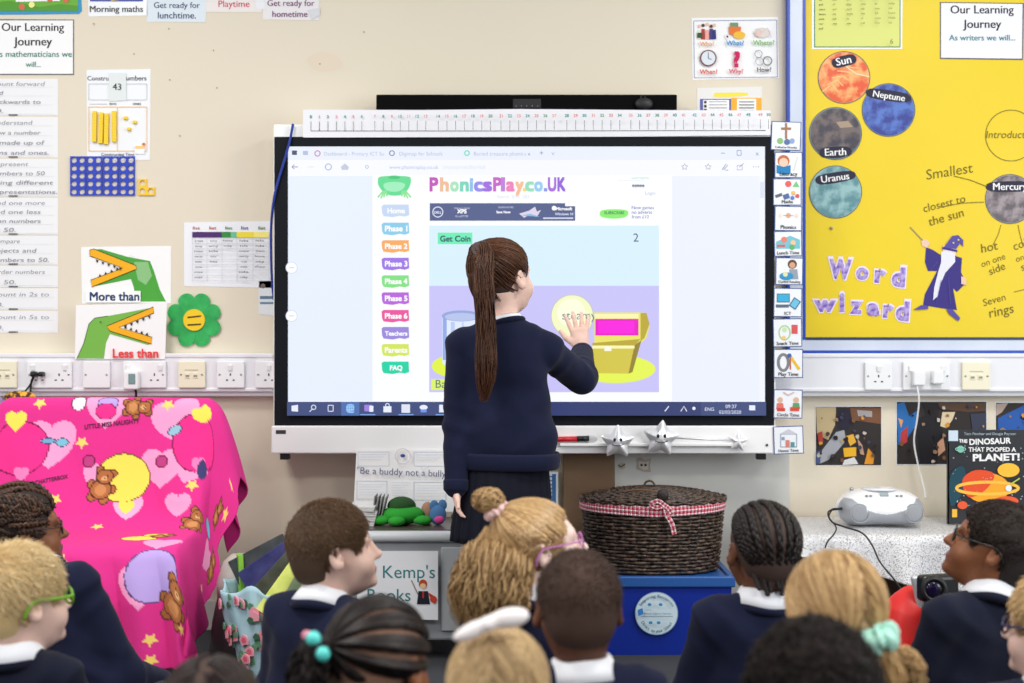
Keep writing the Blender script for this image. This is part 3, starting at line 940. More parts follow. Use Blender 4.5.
f.build('wizard_cutout', label='paper wizard in purple robe with long white beard and wand', cat='wall decoration')

# photographs below the trunking
rp = random.Random(11)
def photo(label, box, blobs, name='photograph'):
    f = Flat(PW)
    x0, y0, x1, y1 = box
    f.sheet([(x0, y0), (x1, y0), (x1, y1), (x0, y1)], LAM)
    f.rect(x0 + 0.8, y0 + 0.8, x1 - 0.8, y1 - 0.8, ink((48, 42, 42)))
    for c, pts in blobs: f.poly(pts, ink(c))
    for _ in range(26):
        cx_, cy_, rr_ = rp.uniform(x0 + 4, x1 - 4), rp.uniform(y0 + 4, y1 - 4), rp.uniform(1, 3.2)
        f.poly([(cx_ + rr_ * rp.uniform(.5, 1.2) * cos(2 * pi * k / 6), cy_ + rr_ * rp.uniform(.5, 1.2) * sin(2 * pi * k / 6)) for k in range(6)], ink(rp.choice([(30, 26, 30), (70, 54, 46), (150, 120, 96), (56, 62, 84), (196, 186, 176), (24, 22, 26), (120, 84, 58), (210, 150, 60)])))
    f.build(name, label=label, cat='photo')
photo('laminated photo of people with grey and yellow clothes, left of the three on the wall', (815, 406, 882, 466), [
    ((190, 170, 130), [(816, 407), (836, 407), (835, 425), (828, 440), (817, 434)]), ((120, 80, 55), [(850, 408), (881, 408), (881, 424), (852, 420)]),
    ((165, 160, 160), [(857, 410), (872, 411), (872, 417), (858, 416)]), ((38, 34, 52), [(838, 410), (848, 409), (852, 420), (848, 430), (838, 428)]),
    ((165, 168, 175), [(836, 432), (844, 430), (846, 440), (838, 450), (828, 460), (819, 464), (822, 450)]), ((230, 175, 60), [(846, 436), (853, 434), (856, 442), (850, 446)]),
    ((240, 180, 40), [(843, 448), (856, 447), (856, 456), (844, 457)]), ((225, 150, 40), [(868, 448), (874, 455), (873, 464), (864, 464)]), ((190, 150, 125), [(857, 438), (862, 445), (864, 455), (860, 454)]),
    ((220, 220, 220), [(844, 460), (854, 457), (858, 464), (842, 465)]), ((170, 60, 50), [(817, 433), (822, 431), (823, 442), (819, 446)]), ((70, 90, 140), [(816, 452), (820, 450), (820, 463), (816, 464)])])
photo('laminated photo of dark clothed people with blue shapes, crossed by the white cable', (896, 401, 987, 465), [
    ((40, 110, 180), [(897, 404), (904, 402), (909, 416), (918, 410), (916, 425), (906, 440), (898, 445)]), ((190, 60, 60), [(901, 432), (908, 426), (907, 442), (900, 446)]), ((230, 160, 90), [(898, 418), (903, 420), (901, 428)]),
    ((92, 66, 50), [(938, 403), (986, 403), (986, 411), (968, 412), (940, 409)]), ((28, 26, 32), [(916, 420), (930, 412), (940, 418), (944, 440), (936, 464), (920, 464)]), ((35, 28, 30), [(922, 403), (938, 402), (938, 417), (926, 416)]),
    ((225, 205, 165), [(942, 412), (955, 412), (952, 420), (946, 428), (940, 426)]), ((200, 150, 120), [(937, 443), (943, 437), (945, 450), (938, 456)]), ((55, 60, 80), [(970, 414), (986, 413), (986, 432), (972, 430)])])
photo('laminated photo with a bright blue shape at the right edge', (995, 402, 1045, 466), [
    ((40, 90, 170), [(998, 418), (1012, 411), (1024, 405), (1044, 410), (1044, 440), (998, 440)]), ((180, 160, 150), [(996, 404), (1008, 403), (1002, 412), (996, 416)])])

# marks on the wall: small filler patches
for x, y, r in ((324, 63, 0.02), (213, 50, 0.003), (134, 56, 0.003), (432, 33, 0.0035), (170, 80, 0.003), (217, 88, 0.0035), (180, 135, 0.0025), (320, 64, 0.003)):
    p = P(x, y, WALL)
    if r > 0.01:
        m = mat('filler_patch', (226, 211, 190), 0.7); f = Flat(WALL - 0.0004); f.poly(smooth2([(308, 58), (322, 52), (338, 57), (342, 66), (326, 72), (312, 68)], 4), m)
        f.build('filler_patch', label='faint pinkish filler patch on the wall above the display', cat='wall mark')
f = Flat(WALL - 0.0006)
for x, y in ((213.5, 50.5), (134, 54), (217, 88), (364, 32), (320, 64), (180, 136), (170, 80), (169, 29), (94, 24)): f.disc(x + 15 * 0, y, 0.8, ink((150, 140, 125)), n=8)
f.build('pin_holes', label='scattered tiny pin holes in the cream wall upper left', cat='wall mark', kind='stuff')

# brown board and painted display shade under the display
MB().bb(P(563, 0, 4.72).x, P(614, 0, 4.72).x, 4.70, WALL, 0.10, P(0, 452, 4.71).z, mat('brown_board', (126, 100, 76), 0.8, bump=(30, 0.1, 0.002)), 0.002).build('backing_board', label='brown board leaning on the wall beneath the display, behind the girl', cat='board')
MB().bb(P(614.5, 0, 4.72).x, P(790, 0, 4.72).x, 4.722, WALL, 0.10, P(0, 452, 4.71).z, mat('pale_grey_shade', (205, 205, 200), 0.5), 0.002).build('display_shade', label='pale grey sheet painted as the display shade on the wall behind the wicker basket', cat='panel')  # grey sheet carries the display's shadow on the wall as colour
f = Flat(4.7215)
f.disc(622, 466, 3.6, ink((190, 178, 160)), ry=3.2); f.line([(618, 465), (621, 467), (625, 464)], 1.1, BK)
f.build('sticker', label='tiny grey cat-like sticker on the wall below the display, the smaller left one', cat='sticker')
f = Flat(4.7215)
f.poly([(636, 459), (640, 457), (645, 460), (651, 458), (650, 466), (651, 472), (644, 472), (636, 469), (637, 463)], ink((175, 165, 152)))
f.poly([(638, 461), (645, 462), (649, 461), (648, 469), (644, 470), (639, 467)], ink((205, 197, 184))); f.disc(641.5, 465, 1.3, BK); f.disc(645.5, 465, 1.3, BK)
f.build('sticker', label='larger grey owl-like sticker with two dark eyes on the wall below the display', cat='sticker')
f = Flat(4.69); f.sheet([(535, 472), (558, 472), (558, 600), (535, 600)], ink((226, 232, 240))); f.rect(552, 474, 556, 598, ink((60, 110, 165)))
for i in range(30): f.rect(545 if i % 5 == 0 else 548, 476 + i * 4, 552, 477.2 + i * 4, ink((60, 90, 140)))
f.build('height_chart', label='narrow white and blue measuring chart behind the standing girl', cat='chart')
# ================================================================ interactive display
dl, dr = P(273, 0, SCREEN).x, P(776, 0, SCREEN).x
zt, zb = P(0, 124, SCREEN).z, P(0, 453, SCREEN).z
casing = mat('display_casing', (252, 252, 253), 0.35)
mb = MB()
mb.bb(dl, dr, SCREEN + 0.004, 4.69, zb + 0.02, zt, casing, 0.006)
mb.bb(dl - 0.002, P(776, 0, SCREEN).x, SCREEN - 0.022, SCREEN + 0.02, zb, P(0, 425.5, SCREEN).z, casing, 0.004)
mb.bb(P(300, 0, SCREEN).x, P(750, 0, SCREEN).x, 4.68, WALL, P(0, 400, SCREEN).z, P(0, 200, SCREEN).z, SATIN)
disp = mb.build('interactive_display', label='large wall-mounted interactive display in white casing showing a phonics web page', cat='display')
mb = MB()
# bezel ring
def ringbox(mb, x0, x1, z0, z1, u0, u1, w0, w1, ya, yb, m):
    mb.bb(x0, u0, ya, yb, z0, z1, m); mb.bb(u1, x1, ya, yb, z0, z1, m); mb.bb(u0, u1, ya, yb, z0, w0, m); mb.bb(u0, u1, ya, yb, w1, z1, m)
sx0, sx1, sz0, sz1 = P(288, 0, SCREEN).x, P(765, 0, SCREEN).x, P(0, 415.5, SCREEN).z, P(0, 146.5, SCREEN).z
ringbox(mb, P(274.5, 0, SCREEN).x, P(774, 0, SCREEN).x, P(0, 426, SCREEN).z, P(0, 137, SCREEN).z, sx0, sx1, sz0, sz1, SCREEN - 0.004, SCREEN + 0.02, mat('display_bezel', (16, 19, 26), 0.6, spec=0.15))
mb.build('bezel', disp)
mb = MB(); mb.bb(P(276, 0, 4.58).x, P(286, 0, 4.58).x, SCREEN - 0.0225, SCREEN - 0.0215, P(0, 434, 4.58).z, P(0, 430, 4.58).z, ink((60, 60, 64))); mb.build('badge', disp)
mb = MB(); mb.cyl(P(767, 445, 4.577), P(767, 445, 4.574), 0.004, BLACKP); mb.build('button', disp)
for x in (285, 761):
    p = P(x, 457, 4.60); mb = MB(); mb.bb(p.x - 0.015, p.x + 0.015, p.y - 0.01, p.y + 0.02, p.z - 0.008, p.z + 0.016, BLACKP, 0.002); mb.build('foot', disp)
mb = MB(); mb.bb(P(560, 0, 4.56).x, P(745, 0, 4.56).x, SCREEN - 0.040, SCREEN - 0.020, P(0, 446, 4.57).z, P(0, 443, 4.57).z, casing, 0.002); mb.build('pen_ledge', disp)

f = Flat(SCREEN + 0.001, step=0.00012)
E = 0.98
def L(r, g, b): return lum((r, g, b), E)
W_ = L(253, 254, 255)
f.rect(287.5, 146, 765.5, 416, W_)
f.rect(288, 146.5, 765, 160, L(236, 241, 254)); f.rect(288, 160, 765, 175.5, L(247, 249, 255))
f.rect(288, 176, 372.5, 401, L(233, 241, 254)); f.rect(672, 176, 765, 401, L(238, 242, 253)); f.rect(759, 176, 765, 401, L(243, 246, 254)); f.rect(760, 182, 764, 198, L(220, 228, 244))
# tab bar
tg = L(178, 190, 222); td = L(120, 132, 168)
f.rect(292, 150.5, 297, 155, L(60, 70, 110)); f.rect(303, 151, 308, 155, tg); f.ring(317.5, 153.5, 2.6, 1.1, L(205, 130, 170))
f.text('Dashboard - Primary ICT Su', 354, 155.6, tg, w=60); f.ring(392, 153.2, 2.4, 1.0, td); f.text('Digimap for Schools', 421, 155.6, tg, w=43)
f.ring(467, 153.2, 2.3, 1.2, L(110, 225, 190)); f.text('Buried treasure phonics', 500, 155.6, tg, w=52); f.text('x', 529, 155.5, td, w=2.5); f.text('+', 541.5, 155.5, td, w=3.4); f.text('v', 553, 155.5, tg, w=3)
f.rect(721, 153, 725, 153.6, td); f.frame(737, 150.5, 741, 155.5, 0.6, td); f.text('x', 757, 155.5, td, w=3.2)
f.line([(298, 167), (292, 167)], 0.8, td); f.line([(294.5, 164.8), (292, 167), (294.5, 169.2)], 0.8, td); f.line([(308, 167), (314, 167)], 0.8, L(225, 230, 242))
f.ring(328.5, 167, 3.0, 0.9, L(165, 175, 205)); f.poly([(341, 167), (345, 163.5), (349, 167), (348, 170), (342, 170)], L(195, 203, 222))
f.ring(367, 167, 1.5, 0.7, tg); f.text('www.phonicsplay.co.uk', 414, 169, tg, w=49); f.text('/resources/buried', 464, 169, L(222, 228, 240), w=42)
def star(x, y, r, m, w=0.6):
    f.line([(x + (r if k % 2 == 0 else r * 0.45) * sin(pi * k / 5), y - (r if k % 2 == 0 else r * 0.45) * cos(pi * k / 5)) for k in range(10)], w, m, closed=True)
star(684.5, 167, 3.4, td); star(708, 167, 3.4, td); f.line([(722, 170), (726, 164), (727.5, 165.5), (723.5, 170)], 0.7, td); f.rect(725, 170, 728, 170.6, td)
f.line([(737, 170), (737, 165.5), (742, 165.5), (742, 170)], 0.6, td, closed=True); f.line([(739, 167.5), (743.5, 163.5)], 0.6, td)
for i in range(3): f.disc(753.5 + i * 2.4, 167, 0.5, td, n=8)
# green frog-coloured logo shape (cropped by the page top)
fg, fg2 = L(98, 222, 148), L(160, 240, 190)
f.poly(smooth2([(382, 176.5), (407, 176.5), (411, 180), (409, 188), (402, 195), (388, 195), (380, 188), (378, 181)], 4), fg)
f.poly(smooth2([(384, 184), (394, 182), (405, 184), (402, 190), (394, 192), (386, 190)], 4), fg2); f.disc(394.5, 177.5, 6, L(70, 200, 120), ry=1.8)
for s in (-1, 1):
    for k in range(4): f.line([(394.5 + s * (11 - k), 191), (394.5 + s * (16.5 - k * 3), 198.5 - abs(k - 1))], 1.6, L(140, 230, 150))
# heading
cols = [(196, 84, 190), (240, 190, 150), (170, 230, 190), (120, 215, 190), (140, 190, 240), (150, 140, 235), (160, 110, 225), (200, 100, 200), (190, 130, 220), (240, 130, 190), (250, 190, 150), (245, 215, 130), (150, 225, 190), (150, 205, 245), (140, 150, 235), (170, 110, 220), (150, 100, 220)]
xs = [434, 444.5, 454.5, 464.5, 471.5, 478.5, 487.5, 497.5, 503, 510.5, 519.5, 524.5, 529.5, 538.5, 545.5, 552, 561.5]
for ch, x, c in zip('PhonicsPlay.co.uk', xs, cols):
    w = {'i': 2.0, 'l': 2.2, '.': 2.2}.get(ch, 7.4)
    f.text(ch.upper() if ch in 'ukUK' and x > 548 else ch, x, 191, L(*c), w=w, h=13.5 if ch != '.' else None, bold=0.045)
f.text('Search  0.9k  283', 513, 198.5, L(215, 222, 240), w=32)
f.text('username', 640, 179.5, L(170, 225, 215), w=17); f.text('*****', 638, 189, L(90, 95, 130), w=12, bold=0.06); f.text('Login', 650, 195, tg, w=10); f.rect(618, 180.6, 645, 181, L(225, 232, 242))
# banner
f.rect(430, 203.5, 575, 221, L(82, 94, 140)); f.ring(438, 212.3, 5.0, 1.0, L(225, 230, 250)); f.text('DELL', 438, 213.8, L(225, 230, 250), w=7, bold=0.04)
f.rect(565, 203.5, 575.5, 206.5, W_)
bw = L(215, 222, 245)
f.text('THE ALL-NEW', 462, 209.5, bw, w=16); f.text('XPS', 462, 213.5, W_, w=9, bold=0.05); f.text('15 LAPTOP', 462, 217.5, bw, w=13)
f.text('LEARN MORE', 506, 208.5, bw, w=15); f.text('Save Now', 503.5, 213.5, W_, w=14, bold=0.04)
f.poly([(519, 214), (529, 211), (535, 207), (537, 212), (541, 210), (537, 217), (528, 216), (524, 218)], L(225, 215, 235)); f.poly([(521, 216), (530, 214), (540, 217)], L(130, 190, 235))
f.disc(554, 208.5, 2.4, W_, n=12); f.text('Microsoft', 564, 210.5, W_, w=16, bold=0.04); f.text('Windows 10', 564, 215.5, bw, w=18, bold=0.03); f.rect(543, 217.8, 573, 219.2, bw)
f.poly(smooth2([(601, 211), (614, 209.5), (627, 211), (626, 217), (614, 219), (601, 217)], 4), L(140, 240, 110)); f.text('SUBSCRIBE', 614, 214.5, L(70, 150, 90), w=20, bold=0.03)
for i, t in enumerate(('Now games', 'no adverts', 'from £12')): f.text(t, 631.5, 209.5 + i * 4.6, L(120, 128, 190), w=(22, 20, 17)[i], align='l', bold=0.02)
# menu buttons
btn = [('Home', 208, (199, 217, 244)), ('Phase 1', 226, (138, 205, 236)), ('Phase 2', 243.5, (250, 172, 92)), ('Phase 3', 261, (158, 116, 232)), ('Phase 4', 278.5, (130, 226, 130)), ('Phase 5', 295.5, (186, 98, 222)),
       ('Phase 6', 313, (236, 84, 160)), ('Teachers', 330, (156, 136, 222)), ('Parents', 347, (214, 232, 84)), ('FAQ', 364.5, (22, 214, 168))]
for t, y, c in btn:
    y += 3.5
    f.poly([(382, y - 5), (384, y - 6.5), (409, y - 6.5), (409.5, y + 4), (405, y + 5.5), (400, y + 4.6), (393, y + 6), (384, y + 5), (382.5, y + 2)], L(*c))
    f.text(t, 396.5, y + 2, W_, w=12 if t == 'FAQ' else (17 if len(t) < 6 else 22), bold=0.04)
# game area
f.rect(429.5, 226, 658.5, 286, L(218, 242, 255)); f.rect(429.5, 286, 658.5, 392, L(203, 198, 250))
f.rect(438, 233, 472.5, 244.5, L(110, 240, 182)); f.text('Get Coin', 455.5, 241.8, L(45, 95, 110), w=30, bold=0.035); f.text('2', 635.5, 242, L(70, 80, 120), h=8.6)
f.disc(455, 366, 23, L(228, 246, 70), ry=11)
f.rect(442.5, 318, 480, 362, L(226, 238, 255)); f.disc(461.5, 362, 19, L(226, 238, 255), ry=6); f.rect(443, 316, 447, 360, L(150, 172, 232)); f.rect(451, 322, 455, 366, L(190, 205, 246)); f.rect(462, 322, 464, 366, L(200, 214, 248))
f.disc(461.5, 316, 19.5, L(150, 168, 222), ry=5.5); f.disc(461.5, 317, 16.5, L(185, 198, 238), ry=4)
f.rect(431.5, 379, 462, 390, L(222, 246, 110)); f.text('Bank', 447, 387.6, L(80, 110, 110), w=22)
f.disc(615, 369, 40, L(232, 248, 84), ry=14)
f.disc(572, 316, 21, L(247, 251, 200)); f.disc(571, 313, 14, L(253, 255, 225)); f.ring(572, 316, 21, 0.7, L(196, 200, 170)); f.text('steamy', 579, 319.5, L(120, 130, 130), w=34)
ye, yd, yl = L(238, 230, 105), L(190, 170, 50), L(252, 248, 180)
f.poly([(594, 312.5), (643, 312.5), (647, 317), (649, 326), (646, 338), (640, 343), (594, 343)], ye); f.poly([(640, 313), (646, 313), (649, 324), (644, 338), (640, 341)], yd)
f.rect(594, 314, 638, 318.5, yl); f.rect(595, 319, 638, 335.5, L(235, 0, 195)); f.rect(598, 321, 634, 333.5, L(252, 10, 225))
f.poly([(592, 343), (640, 339), (634, 346.5), (592, 350)], yd); f.poly([(592, 345.5), (634, 345.5), (628, 373.5), (594, 373)], L(214, 200, 70)); f.poly([(634, 345.5), (641, 340), (632, 372), (628, 373.5)], L(150, 132, 40)); f.rect(592, 345.5, 634, 348.5, yl)
f.rect(604, 346.5, 611, 351, L(250, 250, 235))
# touch menus on the left edge
for y in (268, 316): f.disc(292.5, y, 5.6, W_); f.ring(292.5, y, 5.6, 0.6, L(205, 213, 230)); f.line([(290, y), (295, y)], 0.8, L(200, 208, 228))
# taskbar
f.rect(288, 401.5, 765, 415.3, L(62, 76, 126)); f.rect(342, 401.5, 360, 415.3, L(78, 112, 176)); f.rect(500, 401.5, 700, 415.3, L(48, 60, 112))
ti = L(235, 240, 255)
f.poly([(292.5, 405.5), (299, 404.5), (299, 411.5), (292.5, 410.8)], ti); f.ring(314.5, 407, 2.2, 0.8, ti); f.line([(313, 408.8), (310.5, 411.5)], 0.8, ti)
f.frame(329, 405, 334, 411, 0.7, ti); f.text('e', 351, 411.5, L(150, 200, 255), w=6, bold=0.08); f.rect(365, 404.5, 373, 411, L(160, 130, 225)); f.rect(370, 405.5, 374, 411.5, ti)
f.rect(384, 406, 392, 412, ti); f.ring(388, 405, 1.8, 0.8, ti); f.rect(402, 404, 410.5, 412.5, L(225, 230, 245)); f.disc(424, 407, 4, ti, ry=2.4); f.rect(421, 409, 427, 412, L(110, 150, 240)); f.rect(439.5, 404.5, 447, 412, ti)
for x in (361, 399, 436): f.rect(x, 413.8, x + 15, 414.8, L(130, 170, 235))
f.line([(664, 411), (668, 406)], 1, ti); f.line([(680, 411), (683, 406), (686, 411)], 0.9, ti); f.disc(693, 408, 1.7, ti, n=10); f.text('ENG', 708.5, 410.5, ti, w=9); f.text('09:37', 730, 407.8, ti, w=11); f.text('02/03/2020', 729, 413.4, ti, w=22); f.rect(748, 405, 754, 410, ti)
f.build('screen_picture', disp)

# number line paper on the top edge
root_f = Flat(SCREEN - 0.010)
NL = Flat(SCREEN - 0.010)
NL.sheet([(303, 109.5), (420, 110), (520, 109), (640, 110), (770.5, 110.5), (770.5, 135), (640, 136.5), (520, 137), (303, 137.5)], mat('number_line_card', (236, 237, 242), 0.5))
NL.line([(311, 131), (520, 131), (765.5, 130.5)], 0.6, BK)
xs50 = []
segs = [(0, 6, 311, 362), (7, 13, 375, 426), (14, 20, 438.5, 490.5), (21, 27, 501, 554), (28, 34, 566.5, 619), (35, 41, 630, 682), (42, 48, 693, 746), (49, 50, 758, 766)]
cc = [(60, 150, 150), (215, 130, 130), (90, 140, 110), (230, 150, 150), (70, 140, 130), (220, 110, 120)]
for a, b, xa, xb in segs:
    for k in range(a, b + 1):
        x = xa + (xb - xa) * (k - a) / (b - a)
        NL.rect(x - 0.22, 121.5, x + 0.22, 131, BK); NL.text(str(k), x, 118.3, ink(cc[k % 6] if k % 2 == 0 else cc[1 + (k % 4 > 1) * 2]), h=3.0, bold=0.03)
NL.build('number_line', label='long white number line 0 to 50 taped along the display top', cat='number line')

# camera bar and webcam on top
mb = MB()
a, b = P(377, 96, 4.66), P(676, 118, 4.66)
mb.bb(a.x, b.x, 4.63, 4.70, P(0, 124, 4.62).z, a.z, mat('soundbar_black', (5, 5, 6), 0.8, spec=0.1), 0.004)
sb = mb.build('sound_bar', label='long black bar resting on the top of the display', cat='sound bar')
mb = MB(); mb.bb(P(513, 0, 4.63).x, P(541, 0, 4.63).x, 4.6285, 4.631, P(0, 108, 4.63).z, P(0, 99, 4.63).z, mat('sensor_window', (18, 19, 22), 0.5), 0.001)
for i in range(5): mb.ball(P(516 + i * 5.4, 106, 4.628), 0.0016, GREYP, 8, 6)
mb.build('sensor_window', sb)
mb = MB(); c = P(644, 104, 4.62)
mb.ball(c, (0.030, 0.012, 0.020), SATIN); mb.torus(P(643, 97.5, 4.62), 0.007, 0.0022, SATIN, rot=Matrix.Rotation(pi / 2, 3, 'X'))
mb.build('hook_clip', label='small black clip with ring standing on the right part of the black bar', cat='clip')

# blue lanyard
cable([(293, 124, 4.592), (290, 140, 4.588), (285, 158, 4.586), (279, 178, 4.588), (274.5, 196, 4.59), (271.5, 220, 4.61), (271, 248, 4.63), (272, 280, 4.66), (274, 300, 4.68)], 0.0042, mat('blue_cord', (20, 50, 150), 0.6), 'blue cord hanging over the upper left corner of the display', 'lanyard')

# pen, stars
mb = MB(); a, b = P(556, 439.2, 4.565), P(590, 438.6, 4.565)
mb.cyl(P(553, 439.4, 4.565), P(577, 438.8, 4.565), 0.0085, mat('red_pen', (205, 30, 45), 0.35)); pen = mb.build('marker_pen', label='red and black marker pen on the display ledge beside the girl', cat='pen')
mb = MB(); mb.cyl(P(577, 438.8, 4.565), P(589, 438.5, 4.565), 0.009, BLACKP); mb.build('cap', pen)
mb = MB(); mb.ball(P(590, 439, 4.578), (0.024, 0.004, 0.014), mat('pen_tray_grey', (205, 206, 208), 0.4)); mb.build('magnet', label='grey oval magnet under the end of the red pen', cat='magnet')

SIL = mat('silver_foil', (240, 241, 244), 0.32, metal=0.55, bump=(35, 0.5, 0.006))
def starball(px, py, r, tilt, Y, label, name, face=True, rin=0.56, thick=0.018, points=5, m=SIL):
    c = P(px, py, Y); n = points * 2
    V, Q = [], []
    rings = 5
    def R(th):
        k = (th / (pi / points)) % 2.0
        t = k if k <= 1 else 2 - k
        ph = t * pi / points; A_ = pi / points
        return r * rin * sin(A_) / (sin(ph) + rin * sin(A_ - ph)) * (1 - 0.06 * (1 - t) ** 6)
    N = n * 5
    for side in (-1, 1):
        base = len(V)
        V.append(c + Vector((0, side * thick, 0)))
        for j in range(1, rings + 1):
            q = j / rings
            for i in range(N):
                th = 2 * pi * i / N
                rr = R(th) * q; y = side * thick * (1 - q ** 2.2) * (1.0)
                a = th + tilt
                V.append(c + Vector((rr * sin(a), y, rr * cos(a))))
        for i in range(N): Q.append((base, base + 1 + i, base + 1 + (i + 1) % N))
        for j in range(rings - 1):
            for i in range(N): Q.append((base + 1 + j * N + i, base + 1 + (j + 1) * N + i, base + 1 + (j + 1) * N + (i + 1) % N, base + 1 + j * N + (i + 1) % N))
    mb = MB(); mb.add(V, Q, m, True)
    root = mb.build(name, label=label, cat='star')
    if face:
        g = MB()
        for s in (-1, 1): g.ball(c + Vector((s * r * 0.17, -thick * 0.98, r * 0.14)), (r * 0.075, 0.004, r * 0.10), BLACKP, 12, 8)
        g.tube([c + Vector((r * 0.32 * u, -thick * (1.06 - 0.16 * abs(u)), -r * 0.10 - r * 0.08 * (1 - u * u))) for u in np.linspace(-1, 1, 9)], 0.0013, BLACKP, 6)
        g.build('smiling_face', root)
    return root, c
starball(617.5, 442, 0.060, 0.02, 4.545, 'silver star with a smiling face on the display ledge, left of the wand', 'star_ornament')
w, c = starball(661, 438.5, 0.064, 0.10, 4.545, 'tilted silver smiling star with a long silver rod pointing right', 'star_wand')
mb = MB(); mb.tube([P(672, 437.5, 4.55), P(700, 439, 4.555), P(733, 440.5, 4.56)], 0.0035, SIL, 8); mb.build('rod', w)
starball(738, 441.5, 0.040, 0.1, 4.56, 'small pale star at the far end of the silver rod', 'star_ornament', face=False, rin=0.4, thick=0.01, m=mat('pale_foil', (236, 236, 238), 0.3, metal=0.3))

# timetable cards down the right edge
cards = [
    ((771, 121.5, 801, 150.5), 'Collective Worship', [('cross',)], 'a brown cross', 2),
    ((774.5, 152, 802.5, 178), 'Literacy', [('read',)], 'a child reading a blue book', 0),
    ((773, 178.5, 801.5, 205.5), 'Maths', [('maths',)], 'coloured shapes and counters', 0),
    ((774.5, 206, 802, 231), 'Phonics', [('phon',)], 'three small faces', 1),
    ((774, 231, 802, 256.5), 'Lunch Time', [('lunch',)], 'a lunch scene', -1),
    ((775.5, 257.5, 803, 285), 'Guided Reading', [('guid',)], 'a dark-haired child with a book', 1),
    ((773.5, 288, 802, 317), 'ICT', [('ict',)], 'a blue computer screen', 1),
    ((773, 318.5, 802, 347), 'Snack Time', [('snack',)], 'green and red fruit', -1),
    ((773.5, 349, 803, 378), 'Play Time', [('play',)], 'a yellow slide', 0),
    ((773.5, 389.5, 802.5, 418.5), 'Circle Time', [('circle',)], 'two seated children, at the lower end of the bezel', 1),
    ((773.5, 426, 803.5, 454), 'Home Time', [('home',)], 'a small house on the white bottom casing', -2)]
